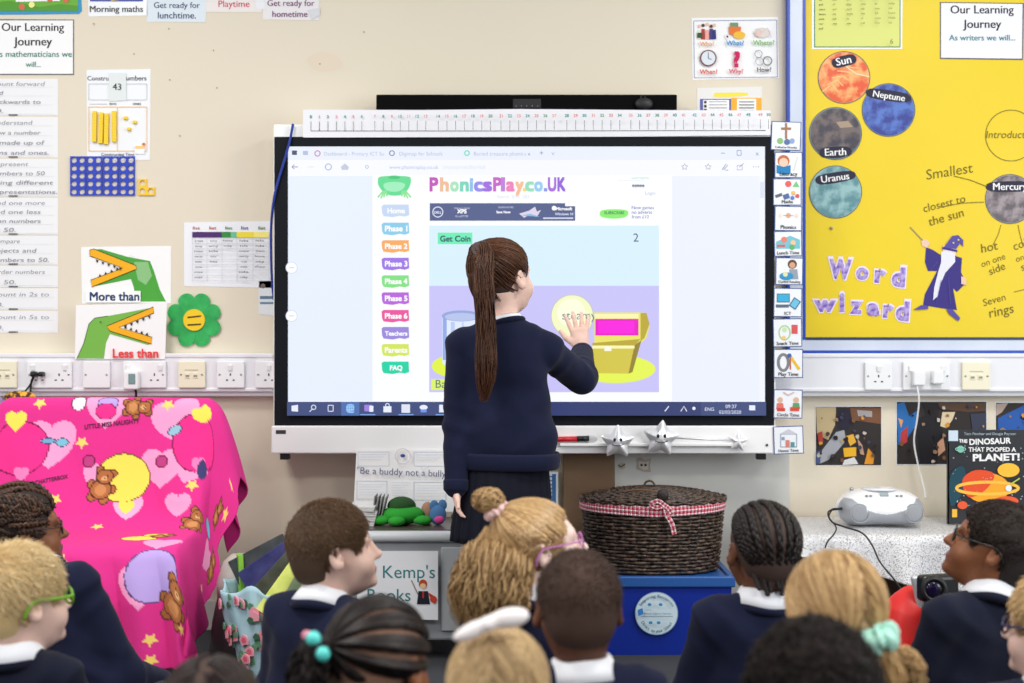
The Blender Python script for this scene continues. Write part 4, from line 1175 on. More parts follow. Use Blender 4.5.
for i, ((x0, y0, x1, y1), t, k, what, rot) in enumerate(cards):
    f = Flat(SCREEN - 0.006 if i < 10 else SCREEN - 0.026)
    f.sheet(qr(x0, y0, x1, y1, rot), ink((70, 92, 150))); f.poly(qr(x0 + .9, y0 + .9, x1 - .9, y1 - .9, rot), ink((238, 241, 246)))
    cx, cy = (x0 + x1) / 2, (y0 + y1) / 2; k = k[0][0]
    if k == 'cross':
        br = ink((165, 120, 95)); f.rect(cx - 1.2, cy - 13, cx + 1.2, cy + 3, br); f.rect(cx - 5, cy - 8.5, cx + 5, cy - 6, br); f.disc(cx - 6, cy + 5, 3, ink((140, 190, 120))); f.disc(cx + 1, cy + 6, 3, ink((90, 120, 170))); f.disc(cx + 6, cy + 5, 2.6, ink((150, 170, 210)))
    elif k == 'read':
        f.disc(cx - 5, cy - 4, 6, ink((200, 110, 70))); f.disc(cx - 5, cy - 2.5, 4.5, ink((245, 205, 180))); f.poly([(cx - 12, cy), (cx - 5, cy + 2), (cx + 2, cy), (cx + 2, cy + 8), (cx - 5, cy + 10), (cx - 12, cy + 8)], ink((30, 130, 190))); f.line([(cx + 5, cy + 6), (cx + 9, cy - 8)], 1, ink((215, 220, 215)))
    elif k == 'maths':
        f.disc(cx + 1, cy - 8, 3.2, ink((230, 100, 100))); f.poly([(cx + 5, cy - 5), (cx + 9, cy - 11), (cx + 12, cy - 5)], ink((120, 200, 130))); f.rect(cx - 12, cy + 2, cx - 5, cy + 5, ink((100, 105, 120)), -20); f.rect(cx - 4, cy + 2, cx + 2, cy + 7, ink((90, 110, 160)), -20)
        for dx, dy, c in ((6, 1, (240, 190, 90)), (10, 4, (220, 90, 90)), (5, 6, (90, 130, 210))): f.disc(cx + dx, cy + dy, 2, ink(c))
    elif k == 'phon':
        f.disc(cx, cy - 3, 2.6, ink((225, 175, 145))); f.disc(cx - 8, cy - 3, 2.0, ink((240, 225, 205))); f.disc(cx + 8, cy - 3, 2.0, ink((240, 220, 205))); f.line([(cx - 5, cy - 3), (cx + 5, cy - 3)], 0.6, ink((200, 160, 140)))
    elif k == 'lunch':
        f.poly([(cx - 12, cy - 2), (cx + 2, cy - 8), (cx + 12, cy - 4), (cx + 12, cy + 5), (cx - 12, cy + 5)], ink((120, 195, 210))); f.disc(cx - 4, cy - 4, 3, ink((235, 130, 110))); f.disc(cx + 5, cy - 1, 2.6, ink((240, 200, 150))); f.rect(cx - 11, cy + 1, cx - 3, cy + 3, ink((225, 90, 90))); f.disc(cx + 4, cy + 3.4, 2.6, ink((100, 180, 120)))
    elif k == 'guid':
        f.disc(cx + 3, cy - 7, 4.6, ink((100, 70, 55))); f.disc(cx + 3, cy - 6, 3, ink((215, 165, 130))); f.poly([(cx, cy - 2), (cx + 8, cy - 2), (cx + 9, cy + 8), (cx, cy + 8)], ink((150, 160, 175))); f.disc(cx - 3, cy + 5, 7, ink((50, 150, 200)), ry=4); f.disc(cx - 4, cy + 3, 2.5, ink((225, 225, 180)))
    elif k == 'ict':
        f.rect(cx - 11, cy - 9, cx + 2, cy, ink((90, 120, 140))); f.rect(cx - 10, cy - 8, cx + 1, cy - 1, ink((60, 175, 220))); f.rect(cx - 12, cy + 2, cx + 1, cy + 5, ink((90, 110, 130))); f.rect(cx + 3, cy - 4, cx + 11, cy + 6, ink((70, 110, 150)), 35); f.rect(cx + 4, cy - 3, cx + 10, cy + 5, ink((110, 195, 225)), 35)
    elif k == 'snack':
        f.ring(cx - 3, cy, 5.5, 1.5, ink((170, 210, 150)), ry=7); f.disc(cx - 3, cy - 3, 2.5, ink((200, 225, 180))); f.rect(cx + 4, cy - 8, cx + 10, cy + 1, ink((215, 90, 90))); f.disc(cx - 4, cy + 5, 2, ink((240, 200, 120)))
    elif k == 'play':
        f.ring(cx - 5, cy - 1, 5, 3, ink((130, 130, 135)), ry=8); f.line([(cx + 2, cy - 7), (cx + 11, cy + 6)], 3, ink((235, 195, 50))); f.line([(cx + 2, cy - 6), (cx + 2, cy + 6)], 1.4, ink((190, 100, 80))); f.disc(cx + 1, cy - 8, 2.2, ink((70, 100, 170)))
    elif k == 'circle':
        for s, c in ((-8, (225, 120, 110)), (8, (90, 165, 110))): f.disc(cx + s, cy - 4, 2.8, ink((225, 180, 150))); f.poly([(cx + s - 3, cy - 1), (cx + s + 3, cy - 1), (cx + s + 4, cy + 5), (cx + s - 4, cy + 5)], ink(c))
        f.rect(cx - 11, cy + 4, cx - 3, cy + 7, ink((215, 70, 60))); f.rect(cx + 2, cy + 3, cx + 11, cy + 7, ink((215, 80, 60))); f.line([(cx - 5, cy - 12), (cx, cy - 9), (cx + 6, cy - 12)], 1, ink((220, 180, 170)))
    else:
        f.frame(cx - 8, cy - 6, cx + 8, cy + 7, 1.2, ink((170, 180, 195))); f.poly([(cx - 9, cy - 6), (cx, cy - 11), (cx + 9, cy - 6)], ink((205, 205, 215))); f.rect(cx - 3, cy, cx + 1, cy + 7, ink((215, 130, 120))); f.rect(cx + 2, cy + 2, cx + 6, cy + 7, ink((90, 150, 160))); f.rect(cx - 7, cy - 3, cx - 4, cy, ink((140, 160, 190)))
    f.text(t, cx, y1 - 2.2, BK, w=min(22, len(t) * 2.2), rot=rot, bold=0.02)
    f.build('timetable_card', label='timetable card reading %s, showing %s' % (t, what), cat='card', group='timetable cards on the display edge')

# buddy notice
f = Flat(SCREEN - 0.030)
f.sheet([(356.5, 450), (458, 450), (460, 512), (353.5, 509)], WHITE)
LB = ink((205, 214, 228))
f.frame(358, 452, 389, 466, 0.6, LB); f.frame(414, 452, 446, 466, 0.6, LB); f.frame(357, 481, 387, 499, 0.6, LB); f.frame(414, 482, 446, 500, 0.6, LB)
for (x0, x1, ya, yb) in ((360, 387, 454, 464), (416, 444, 454, 464), (359, 385, 484, 497), (416, 444, 485, 498), (392, 411, 482, 500)):
    n = int((yb - ya) / 2.6)
    for i in range(n): f.rect(x0, ya + i * 2.6, x1 - (i % 3) * 3, ya + i * 2.6 + 0.5, ink((222, 228, 238)))
f.ring(403, 456, 7.5, 1.0, ink((222, 216, 218))); f.disc(403, 455.5, 2.4, ink((60, 80, 150)), ry=1.8)
f.text('"Be a buddy not a bully"', 403, 475, ink((88, 90, 130)), w=92, rot=2.2, bold=0.0)
f.line([(421, 466), (423, 470), (430, 466)], 0.6, LB)
f.build('notice_sheet', label='white notice reading Be a buddy not a bully hanging under the display', cat='poster')
# ================================================================ chair with fleece blanket
CXX = -1.225
wood = mat('beech_wood', (196, 160, 112), 0.5, mottle=(14, 0.4, (176, 138, 92)))
chair = empty('classroom_chair', (CXX, 4.12, 0), label='chair hidden under the pink fleece blanket at the left', cat='chair')
mb = MB(); mb.box((0, 0.20, 0.60), (0.56, 0.03, 0.32), wood, 0.012, rot=Matrix.Rotation(radians(-5), 3, 'X')); mb.build('backrest', chair, local=True)
mb = MB(); mb.box((0, -0.02, 0.365), (0.56, 0.40, 0.04), wood, 0.015); mb.build('seat', chair, local=True)
for sx in (-1, 1):
    for yy, zt in ((-0.19, 0.36), (0.17, 0.60)):
        mb = MB(); mb.tube([(sx * 0.25, yy, zt), (sx * 0.255, yy * 1.05, 0.01)], 0.013, STEEL); mb.build('leg', chair, local=True)


def blanket():
    hw = 0.30
    # lengthwise path (y, z) from behind the backrest, over it, down to the seat and over its front edge
    path = catmull([Vector((0, y, z)) for y, z in [(0.275, 0.42), (0.268, 0.55), (0.258, 0.70), (0.245, 0.768), (0.215, 0.778), (0.185, 0.762), (0.165, 0.68), (0.13, 0.54), (0.09, 0.44), (0.03, 0.405), (-0.08, 0.398), (-0.17, 0.394), (-0.225, 0.380), (-0.245, 0.33), (-0.262, 0.22), (-0.285, 0.075)]], 10)
    pts = np.array([(p.y, p.z) for p in path]); seg = np.r_[0, np.cumsum(np.hypot(*np.diff(pts, axis=0).T))]
    L = seg[-1]; step = 0.0042
    nv = int(L / step); vs = np.linspace(0, L, nv)
    py, pz = np.interp(vs, seg, pts[:, 0]), np.interp(vs, seg, pts[:, 1])
    ext = 0.27
    us = np.arange(-(hw + ext), hw + ext + 1e-6, step); nu = len(us)
    U, VS = np.meshgrid(us, vs)                  # (nv, nu)
    Y = np.repeat(py[:, None], nu, 1); Z = np.repeat(pz[:, None], nu, 1); X = np.clip(U, -hw, hw)
    back_top = seg[35] if len(seg) > 35 else 0
    for j in range(nu):
        e = abs(us[j]) - hw
        if e <= 0: continue
        s = 1 if us[j] > 0 else -1; q = e / ext
        z0, y0 = pz, py
        # end point of the overhang for each station along the path
        t = np.interp(vs, [0, seg[30], seg[45], seg[80], seg[118], L], [0, 0, 0, .5, 1, 1])
        t1 = np.interp(vs, [0, seg[48], seg[80], seg[118], L], [0.06, 0.115, 0.03, 0.055, 0.095])
        zend = np.interp(vs, [0, seg[40], seg[60], seg[82], seg[118], seg[128], L], [0.30, 0.54, 0.45, 0.20, 0.10, 0.055, 0.045])
        yend = py + np.interp(vs, [0, seg[55], seg[80], L], [0.0, -0.03, 0.0, 0.0])
        zend = np.minimum(zend, z0 - 0.01)
        k = 1 - (1 - q) ** 1.0
        rnd = 1 - np.exp(-e / 0.02)
        X[:, j] = s * (hw + t1 * (0.25 * rnd + 0.75 * q)); Y[:, j] = y0 + (yend - y0) * q; Z[:, j] = z0 + (zend - z0) * (k ** 1.05)
    V = np.stack([X, Y, Z], -1).reshape(-1, 3)
    # soft folds: stronger where the cloth hangs
    hang = np.clip((np.abs(U) - hw) / ext, 0, 1).ravel() + np.clip((VS.ravel() - seg[118]) / 0.2, 0, 1)
    f1 = np.sin(U.ravel() * 26 + 2.0 * np.sin(VS.ravel() * 3)) * np.clip((VS.ravel() - seg[118]) / 0.15, 0, 1) * 0.030
    f2 = np.sin(VS.ravel() * 30 + U.ravel() * 9) * np.clip((np.abs(U.ravel()) - hw) / ext, 0, 1) * 0.014
    V[:, 1] -= np.abs(f1) + 0.004 * wavy(V, 3, 9, 2) + 0.003
    V[:, 0] += f2 * np.sign(U.ravel())
    V[:, 1] -= 0.020 * np.maximum(0, np.sin(U.ravel() * 15 - VS.ravel() * 5 + 1)) * np.clip(1 - np.abs(VS.ravel() - seg[75]) / 0.2, 0, 1)
    V[:, 2] += 0.003 + 0.004 * wavy(V, 5, 7, 2)
    V[:, 2] = np.maximum(V[:, 2], 0.012)
    ii = np.arange(nv - 1)[:, None] * nu + np.arange(nu - 1)[None]
    Q = np.stack([ii, ii + 1, ii + nu + 1, ii + nu], -1).reshape(-1, 4)
    # printed pattern, in metres on the cloth (u across, v along)
    C = np.tile(np.array([lin(224), lin(46), lin(140)]), (len(V), 1)); u, v = U.ravel(), VS.ravel()
    W = V + np.array([CXX, 4.12, 0]); ppx = CX + W[:, 0] * F / W[:, 1]; ppy = CY - (W[:, 2] - CH) * F / W[:, 1]
    front = VS.ravel() > seg[42]

    def at(x, y):
        d = np.where(front, (ppx - x) ** 2 + (ppy - y) ** 2, 1e9); i = d.argmin(); return u[i], v[i]
    def col(c): return np.array([lin(a) for a in c])
    def blob(x, y, rx, ry, c, rot=0.0, edge=0.0, ec=(60, 20, 50), at_=None):
        a, b = at_ or at(x, y); r = radians(rot)
        du, dv = u - a, v - b; p, q = du * cos(r) - dv * sin(r), du * sin(r) + dv * cos(r)
        k = (p / rx) ** 2 + (q / ry) ** 2
        if edge: C[(p / (rx + edge)) ** 2 + (q / (ry + edge)) ** 2 < 1] = col(ec)
        C[k < 1] = col(c)
    def heart(x, y, s, c=(250, 160, 205), rot=0.0):
        a, b = at(x, y); r = radians(rot); du, dv = (u - a) / s, -(v - b) / s
        p, q = du * cos(r) - dv * sin(r), du * sin(r) + dv * cos(r)
        C[((p * p + q * q - 0.55) ** 3 - p * p * q ** 3 < 0) & front] = col(c)
    def star(x, y, s, c=(250, 215, 110)):
        a, b = at(x, y); du, dv = u - a, v - b; th = np.arctan2(du, dv); rr = np.hypot(du, dv)
        k = np.abs(((th / (2 * pi / 5)) % 1) - 0.5) * 2
        C[rr < s * (0.45 + 0.55 * k ** 1.3)] = col(c)
    def bear(x, y, s, rot=0):
        a, b = at(x, y); br, ol = (176, 108, 60), (80, 40, 30)
        r = radians(rot)
        def P2(dx, dy): return (a + (dx * cos(r) - dy * sin(r)) * s, b + (dx * sin(r) + dy * cos(r)) * s)
        for dx, dy, q in ((-.45, -.75, .22), (.45, -.75, .22)): blob(0, 0, q * s, q * s, br, 0, .004, ol, P2(dx, dy))
        for dx, dy, q in ((-.7, .3, .25), (.7, .3, .25), (-.4, 1.1, .28), (.4, 1.1, .28)): blob(0, 0, q * s, q * s, br, 0, .004, ol, P2(dx, dy))
        blob(0, 0, .65 * s, .6 * s, br, 0, .004, ol, P2(0, .5)); blob(0, 0, .38 * s, .38 * s, (205, 140, 85), 0, 0, ol, P2(0, .55))
        blob(0, 0, .5 * s, .45 * s, br, 0, .004, ol, P2(0, -.4)); blob(0, 0, .2 * s, .15 * s, (225, 175, 120), 0, 0, ol, P2(0, -.28)); blob(0, 0, .06 * s, .06 * s, ol, 0, 0, ol, P2(0, -.32))
        for dx in (-.17, .17): blob(0, 0, .05 * s, .06 * s, ol, 0, 0, ol, P2(dx, -.48))
    PK, HP, YE, LI = (250, 160, 205), (240, 45, 140), (245, 226, 90), (186, 160, 226)
    heart(50, 448, .085); heart(107, 412, .07); heart(162, 472, .07); heart(100, 480, .055); heart(180, 425, .085, rot=-20); heart(190, 470, .06, rot=20); heart(128, 510, .05, (248, 175, 210)); heart(178, 508, .045); heart(160, 545, .06); heart(140, 590, .07); heart(205, 560, .05)
    # plain coloured balloons and toys printed on the fleece
    blob(20, 448, .085, .078, HP, 0, .004, (120, 15, 70)); blob(196, 443, .065, .085, HP, 8, .004, (120, 15, 70)); heart(16, 423, .036, YE)
    heart(203, 417, .032, YE, -20)
    blob(124, 478, .078, .072, YE, 0, .004, (90, 70, 20))
    for x in (90, 162): blob(x, 461, .016, .016, (190, 60, 130), 0, .003, (90, 20, 60))
    heart(126, 508, .026, YE)
    blob(152, 576, .072, .070, LI, 0, .004, (90, 60, 120)); blob(108, 403, .03, .02, LI, 0, .003, (90, 60, 120)); blob(80, 404, .02, .022, (245, 230, 240), 0, .003, (90, 20, 60)); blob(107, 412, .03, .022, HP, 0, .003, (120, 15, 70))
    blob(139, 540, .05, .03, YE, 0, .004, (90, 70, 20)); blob(158, 537, .04, .025, YE, 0, .004, (90, 70, 20))
    heart(22, 476, .026, (250, 130, 190)); heart(198, 466, .024, (250, 130, 190))
    blob(48, 441, .022, .006, (110, 170, 205), 0, .003, (40, 50, 90)); blob(62, 442, .018, .010, (120, 190, 215), 0, .003, (40, 50, 90)); blob(175, 430, .02, .012, (150, 195, 215), 30, .003, (40, 50, 90))
    bear(103, 483, .045, 15); bear(140, 408, .036, 90); bear(176, 600, .055, 10); bear(165, 537, .028, 60); bear(196, 520, .04, 20); bear(212, 565, .035, 0); bear(218, 512, .03, 0)
    blob(207, 528, .03, .02, (110, 195, 220), 0, .003, (40, 50, 90)); blob(203, 470, .015, .03, (60, 60, 110), 0)
    for x, y in ((40, 403), (82, 442), (192, 485), (168, 405), (98, 528), (231, 485), (202, 602), (200, 590), (225, 515), (180, 630), (150, 640), (55, 500), (150, 660), (60, 560), (120, 640)): star(x, y, .019)
    o = link_mesh('fleece_blanket', np_mesh('fleece_blanket', V, Q, mat('pink_fleece', (238, 52, 150), 0.95, attr='print', sheen=0.0, bump=(260, 0.35, 0.002))), None, (CXX, 4.12, 0),
                  label='bright pink fleece blanket printed with hearts stars and teddies, draped over the left chair', cat='blanket')
    ca = o.data.color_attributes.new('print', 'FLOAT_COLOR', 'POINT')
    ca.data.foreach_set('color', np.c_[C, np.ones(len(C))].astype(np.float32).ravel())
    s = o.modifiers.new('thickness', 'SOLIDIFY'); s.thickness = 0.004; s.offset = -1
    # printed words
    for t, x, y, w, r in (('LITTLE MISS NAUGHTY', 113, 425, .165, -6), ('LITTLE MISS CHATTERBOX', 38, 483, .17, -10)):
        a, b = at(x, y); TV, TF = text_geo(t, 0.02)
        k = w / (TV[:, 0].max() - TV[:, 0].min()); TV = TV - [(TV[:, 0].max() + TV[:, 0].min()) / 2, 0.3]
        rr = radians(r); out = []
        for p, q in TV:
            uu, vv = a + (p * cos(rr) + q * sin(rr) * 1) * k, b - (q * cos(rr) - p * sin(rr) * 1 * 1.0) * k * 1.2
            j = min(nu - 1, max(0, int(round((uu - us[0]) / step)))); i = min(nv - 2, max(0, int(round(vv / L * (nv - 1)))))
            base = V[i * nu + j]; fx = (uu - us[j]); fz = (vv - vs[i])
            tang = V[(i + 1) * nu + j] - base; tl = np.linalg.norm(tang) + 1e-9
            n3 = np.cross(V[i * nu + min(nu - 1, j + 1)] - V[i * nu + max(0, j - 1)], tang); n3 /= np.linalg.norm(n3) + 1e-9
            if n3[1] > 0: n3 = -n3
            out.append(Vector(base + np.array([fx, 0, 0]) + tang / tl * fz + n3 * 0.0062))
        m = MB(); m.add(out, TF, ink((90, 20, 70))); m.build('printed_words', o, local=True)
    return o
blanket()
# leopard pouch and purple cloth hanging by the chair's left corner
mb = MB(); c = P(20, 397, 4.38)
mb.ball(c, (0.048, 0.03, 0.020), mat('leopard_cloth', (232, 170, 50), 0.8, mottle=(55, 0.12, (70, 40, 20))))
mb.build('leopard_pouch', label='small leopard print pouch on top of the chair back at the left edge', cat='pouch')
mb = MB(); c = P(-6, 412, 4.36)
mb.ball(c, (0.05, 0.03, 0.05), mat('lilac_cloth', (190, 170, 220), 0.8, mottle=(20, 0.2, (70, 30, 80)))); mb.build('lilac_bag', label='lilac and dark purple cloth bag cut by the left edge beside the blanket', cat='bag')

# ================================================================ black tub, floral bag with books
cc = P(242, 600, 3.98)
DK = mat('dark_rubber', (38, 37, 38), 0.35)
rings = []
for z, r in ((0.0, 0.085), (0.015, 0.095), (0.10, 0.092), (0.18, 0.082), (0.24, 0.070)):
    rings.append([(cc.x + r * cos(2 * pi * i / 28), cc.y + r * 0.9 * sin(2 * pi * i / 28), z) for i in range(28)])
mb = MB(); mb.loft(rings, DK); mb.torus((cc.x, cc.y, 0.025), 0.094, 0.006, STEEL, sc=(1, .9, 1))
vac = mb.build('vacuum_cleaner', label='dark rounded vacuum cleaner with pale grey top between blanket and floral bag', cat='vacuum cleaner')
mb = MB(); rings = []
for z, r in ((0.24, 0.068), (0.29, 0.070), (0.345, 0.052), (0.365, 0.030)): rings.append([(cc.x + r * cos(2 * pi * i / 28), cc.y + r * 0.9 * sin(2 * pi * i / 28), z) for i in range(28)])
mb.loft(rings, mat('pale_grey_top', (176, 174, 166), 0.4)); mb.build('top_cover', vac)
mb = MB(); mb.torus((cc.x + 0.005, cc.y - 0.035, 0.345), 0.030, 0.006, GREYP, rot=Matrix.Rotation(radians(30), 3, 'X'), sc=(1, .6, 1)); mb.build('handle', vac)

FL = mat('floral_fabric', (168, 200, 212), 0.8)
bc = P(281, 640, 3.80); bx0, by0 = bc.x, 3.80
V = []; nu, nz = 72, 30
mb = MB(); rings = []
for j in range(nz + 1):
    t = j / nz; z = 0.005 + 0.30 * t
    r = []
    for i in range(nu):
        a = 2 * pi * i / nu
        ex = 0.102 * (1 + 0.28 * t ** 1.3) ; ey = 0.07 * (1 + 0.10 * t)
        sq = (abs(cos(a)) ** 3 + abs(sin(a)) ** 3) ** (-1 / 3)
        w = 0.010 * sin(3 * a + 4 * t) * t + 0.007 * sin(7 * a - 6 * t) + 0.005 * sin(13 * a + 9 * t) * t
        zz = z + 0.020 * sin(3 * a + 1.0) * t ** 6 + 0.016 * sin(2 * a + 2) * t + 0.008 * sin(9 * a) * t ** 4
        r.append((bx0 + (ex * sq * .92 + w) * cos(a) - 0.03 * t, by0 + (ey * sq * .92 + w) * sin(a), zz))
    rings.append(r)
mb.loft(rings, FL, cap=False)
A = np.array(rings)
rg = random.Random(4); RO, RO2, LE = ink((226, 96, 122)), ink((240, 160, 175)), ink((96, 140, 110))
def patch(i0, t0, r, m, off):
    j0 = int(t0 * nz); c = Vector(A[min(nz, max(0, j0))][i0 % nu]); ctr = A[min(nz, max(0, j0))].mean(0); n = Vector((c.x - ctr[0], (c.y - ctr[1]) * 1.4, 0)).normalized()
    tx = Vector((-n.y, n.x, 0)); n2 = 10
    mb.add([c + n * (0.0040 + off * .5) + (tx * cos(2 * pi * k / n2) + Vector((0, 0, 1)) * sin(2 * pi * k / n2)) * r * (1 + 0.2 * sin(3 * k)) for k in range(n2)], [tuple(range(n2))], m)
for _ in range(110):
    i0, t0 = rg.randint(0, nu), rg.uniform(0.08, 0.95)
    for q in range(3): patch(i0 + rg.choice((-1, 0, 1)), t0 + rg.uniform(-.04, .04), 0.009, LE, 0.001)
    patch(i0, t0, 0.014, RO2, 0.0022); patch(i0, t0, 0.008, RO, 0.0032)
bag = mb.build('floral_bag', label='pale blue bag printed with pink roses, full of children\'s books', cat='bag')
s = bag.modifiers.new('thickness', 'SOLIDIFY'); s.thickness = 0.004


def book(name, c, size, rx, ry, rz, cover, label, group=None, cat='book'):
    """thin book standing: size (w,h,t)"""
    w, h, t = size
    R = (Matrix.Rotation(rz, 3, 'Z') @ Matrix.Rotation(ry, 3, 'Y') @ Matrix.Rotation(rx, 3, 'X'))
    def tr(v): return Vector(c) + R @ Vector(v)
    mb = MB()
    for s in (-1, 1): mb.box(tr((0, s * t / 2, 0)), (w, 0.0022, h), cover, 0.0006, rot=R)
    mb.box(tr((-w / 2, 0, 0)), (0.0025, t, h), cover, 0.0006, rot=R)
    o = mb.build(name, label=label, cat=cat, group=group)
    p = MB(); p.box(tr((0.0015, 0, 0)), (w - 0.007, t - 0.0025, h - 0.008), ink((228, 224, 210)), rot=R); p.build('pages', o)
    return o
bk = [((266, 570, 3.80), (.13, .165, .012), (52, 56, 58), 62, -14, 'dark picture book with pale edge rising highest from the floral bag'),
      ((276, 577, 3.78), (.13, .16, .012), (40, 40, 96), 55, -10, 'navy blue book in the floral bag just below the highest one'),
      ((288, 588, 3.765), (.135, .165, .010), (58, 60, 48), 42, 0, 'dark green and brown book leaning in the middle of the floral bag'),
      ((296, 596, 3.745), (.13, .17, .010), (214, 228, 110), 36, 4, 'lime yellow thin book leaning in the floral bag'),
      ((308, 604, 3.73), (.13, .17, .010), (96, 112, 84), 30, 8, 'grey green book nearest the boy in the floral bag')]
for (x, y, Y), sz, c, ang, rz, lb in bk:
    book('book', P(x, y, Y), sz, radians(-8), radians(ang), radians(rz), mat('cover_%d' % c[0], c, 0.35, mottle=(18, 0.3, tuple(min(255, v + 30) for v in c))), lb, 'books in the floral bag')
for i, (x, c, lb) in enumerate(((246, (245, 190, 50), 'thin upright yellow book at the left of the floral bag'), (251.5, (235, 110, 50), 'thin upright orange book in the floral bag'), (256, (40, 40, 60), 'thin upright black book in the floral bag'), (241.5, (140, 205, 70), 'thin upright green book at the far left of the floral bag'))):
    book('book', P(x, 590 - (i == 3) * 6, 3.84 - 0.01 * i), (.012, .16, .03), 0, radians(6 - 3 * i), radians(20), mat('thin_%d' % c[0], c, 0.4), lb, 'books in the floral bag')

# ================================================================ grey trolley
tx0, tx1 = P(349, 0, 4.26).x, P(474, 0, 4.26).x
tf, tb = 4.26, 4.60
ztop = P(0, 531, 4.26).z
TG = mat('trolley_grey', (158, 162, 166), 0.35); TS = mat('trolley_silver', (205, 209, 213), 0.28)
mb = MB(); mb.bb(tx0 + 0.01, tx1 - 0.01, tf + 0.02, tb, 0.06, ztop - 0.03, TG, 0.008)
tr = mb.build('storage_trolley', label='grey storage trolley under the display with rounded silver front edge', cat='trolley')
mb = MB(); mb.bb(tx0, tx1, tf, tb + 0.01, ztop - 0.035, ztop - 0.003, TS, 0.014, seg=4, smooth=True); mb.build('top_edge', tr)
mb = MB(); mb.bb(tx0 + 0.015, tx1 - 0.015, tf + 0.03, tb, ztop - 0.004, ztop, mat('dark_top', (82, 72, 66), 0.3)); mb.build('top_inlay', tr)
mb = MB(); mb.bb(P(441, 0, tf).x, P(470, 0, tf).x, tf + 0.012, tf + 0.022, 0.09, ztop - 0.05, mat('grey_door', (176, 180, 184), 0.3), 0.003); mb.build('door', tr)
for x in (tx0 + 0.03, tx1 - 0.03):
    for y in (tf + 0.05, tb - 0.04):
        mb = MB(); mb.cyl((x - 0.01, y, 0.03), (x + 0.01, y, 0.03), 0.028, DK); mb.cyl((x, y, 0.03), (x, y, 0.07), 0.008, STEEL, seg=10); mb.build('castor', tr)
Y = tf - 0.004
f = Flat(Y)
f.sheet([(357, 551), (438, 551), (438, 620), (357, 618)], ink((238, 240, 244))); TQ = ink((58, 128, 132))
f.text("Kemp's", 409, 578, TQ, w=52); f.text('Books', 389, 601, TQ, w=43)
f.disc(423, 584, 4.2, ink((190, 80, 40)), ry=4.6); f.disc(423, 586, 3, ink((240, 200, 160)), ry=2.8); f.poly([(417, 604), (418.5, 591), (428, 591), (430, 604)], ink((35, 32, 45))); f.rect(422.4, 591, 424, 598, ink((190, 50, 50)))
f.line([(411.5, 580), (418, 594)], 0.8, ink((120, 90, 60))); f.poly([(428, 592), (433, 595), (437, 600), (435, 604), (431, 599)], ink((200, 60, 40))); f.disc(433.5, 599, 3.4, ink((205, 70, 50)))
f.build('book_sign', label="white sign reading Kemp's Books with a small red-haired figure on the trolley", cat='sign')

# things on the trolley
c = P(403, 530, 4.42); c.z = ztop
mb = MB()
GF = mat('green_plush', (42, 160, 48), 0.95, bump=(150, 0.5, 0.003)); GFd = mat('dark_green_plush', (36, 78, 34), 0.95, bump=(150, 0.5, 0.003))
mb.ball((c.x, c.y, c.z + 0.030), (0.068, 0.055, 0.030), GF)
toy = mb.build('plush_turtle', label='bright green plush turtle with darker green back lying on the trolley', cat='soft toy')
mb = MB(); mb.ball((c.x - 0.005, c.y + 0.01, c.z + 0.055), (0.045, 0.045, 0.030), GFd); mb.build('shell', toy)
for dx, dy, s in ((-0.065, -0.03, 1), (0.062, -0.03, 1), (-0.015, -0.055, .9)):
    mb = MB(); mb.ball((c.x + dx, c.y + dy, c.z + 0.016), (0.030 * s, 0.024 * s, 0.015), GF); mb.build('flipper', toy)
c = P(438, 527, 4.40); c.z = ztop
mb = MB(); mb.ball((c.x, c.y, c.z + 0.032), (0.026, 0.024, 0.032), mat('blue_plush', (72, 118, 166), 0.95)); toy = mb.build('plush_toy', label='small blue plush toy with pink patches beside the green toy', cat='soft toy')
for dx, dz, s in ((-0.012, 0.060, .014), (0.014, 0.062, .014)):
    mb = MB(); mb.ball((c.x + dx, c.y, c.z + dz), (s, s * .6, s * 1.2), mat('blue_plush')); mb.build('ear', toy)
mb = MB(); mb.ball((c.x + 0.004, c.y - 0.018, c.z + 0.020), (0.015, 0.01, 0.012), mat('pink_plush', (222, 70, 150), 0.95)); mb.build('tummy', toy)
c = P(427, 522, 4.42); c.z = ztop
mb = MB(); mb.ball((c.x, c.y + 0.02, c.z + 0.034), (0.020, 0.02, 0.034), mat('tan_plush', (176, 132, 112), 0.95)); mb.build('plush_toy', label='tan plush toy half hidden between the green and blue toys', cat='soft toy')
mb = MB(); c = P(462, 527, 4.45); mb.ball((c.x, c.y, ztop + 0.02), (0.035, 0.025, 0.02), mat('brown_cloth', (92, 76, 64), 0.9)); mb.build('pencil_case', label='brown soft pencil case on the trolley behind the girl', cat='pencil case')
mb = MB(); c = P(384, 520, 4.44)
for i in range(4): mb.box((c.x - 0.01 * i, c.y + 0.005 * i, ztop + 0.045), (0.003, 0.10, 0.085), ink((150, 150, 148)), rot=Matrix.Rotation(radians(14 - 3 * i), 3, 'Y'))
mb.build('magazine_file', label='grey divided paper rack standing on the left of the trolley', cat='file rack')
mb = MB(); c = P(366, 520, 4.44)
for i in range(12): mb.box((c.x - 0.006, c.y + 0.002 * (i % 3), ztop + 0.003 + i * 0.005), (0.085, 0.15, 0.0035), ink((232, 232, 230)), rot=Matrix.Rotation(radians((i * 37 % 9) - 4), 3, 'Z'))
mb.build('paper_stack', label='stack of white papers on the trolley behind the boy', cat='papers')

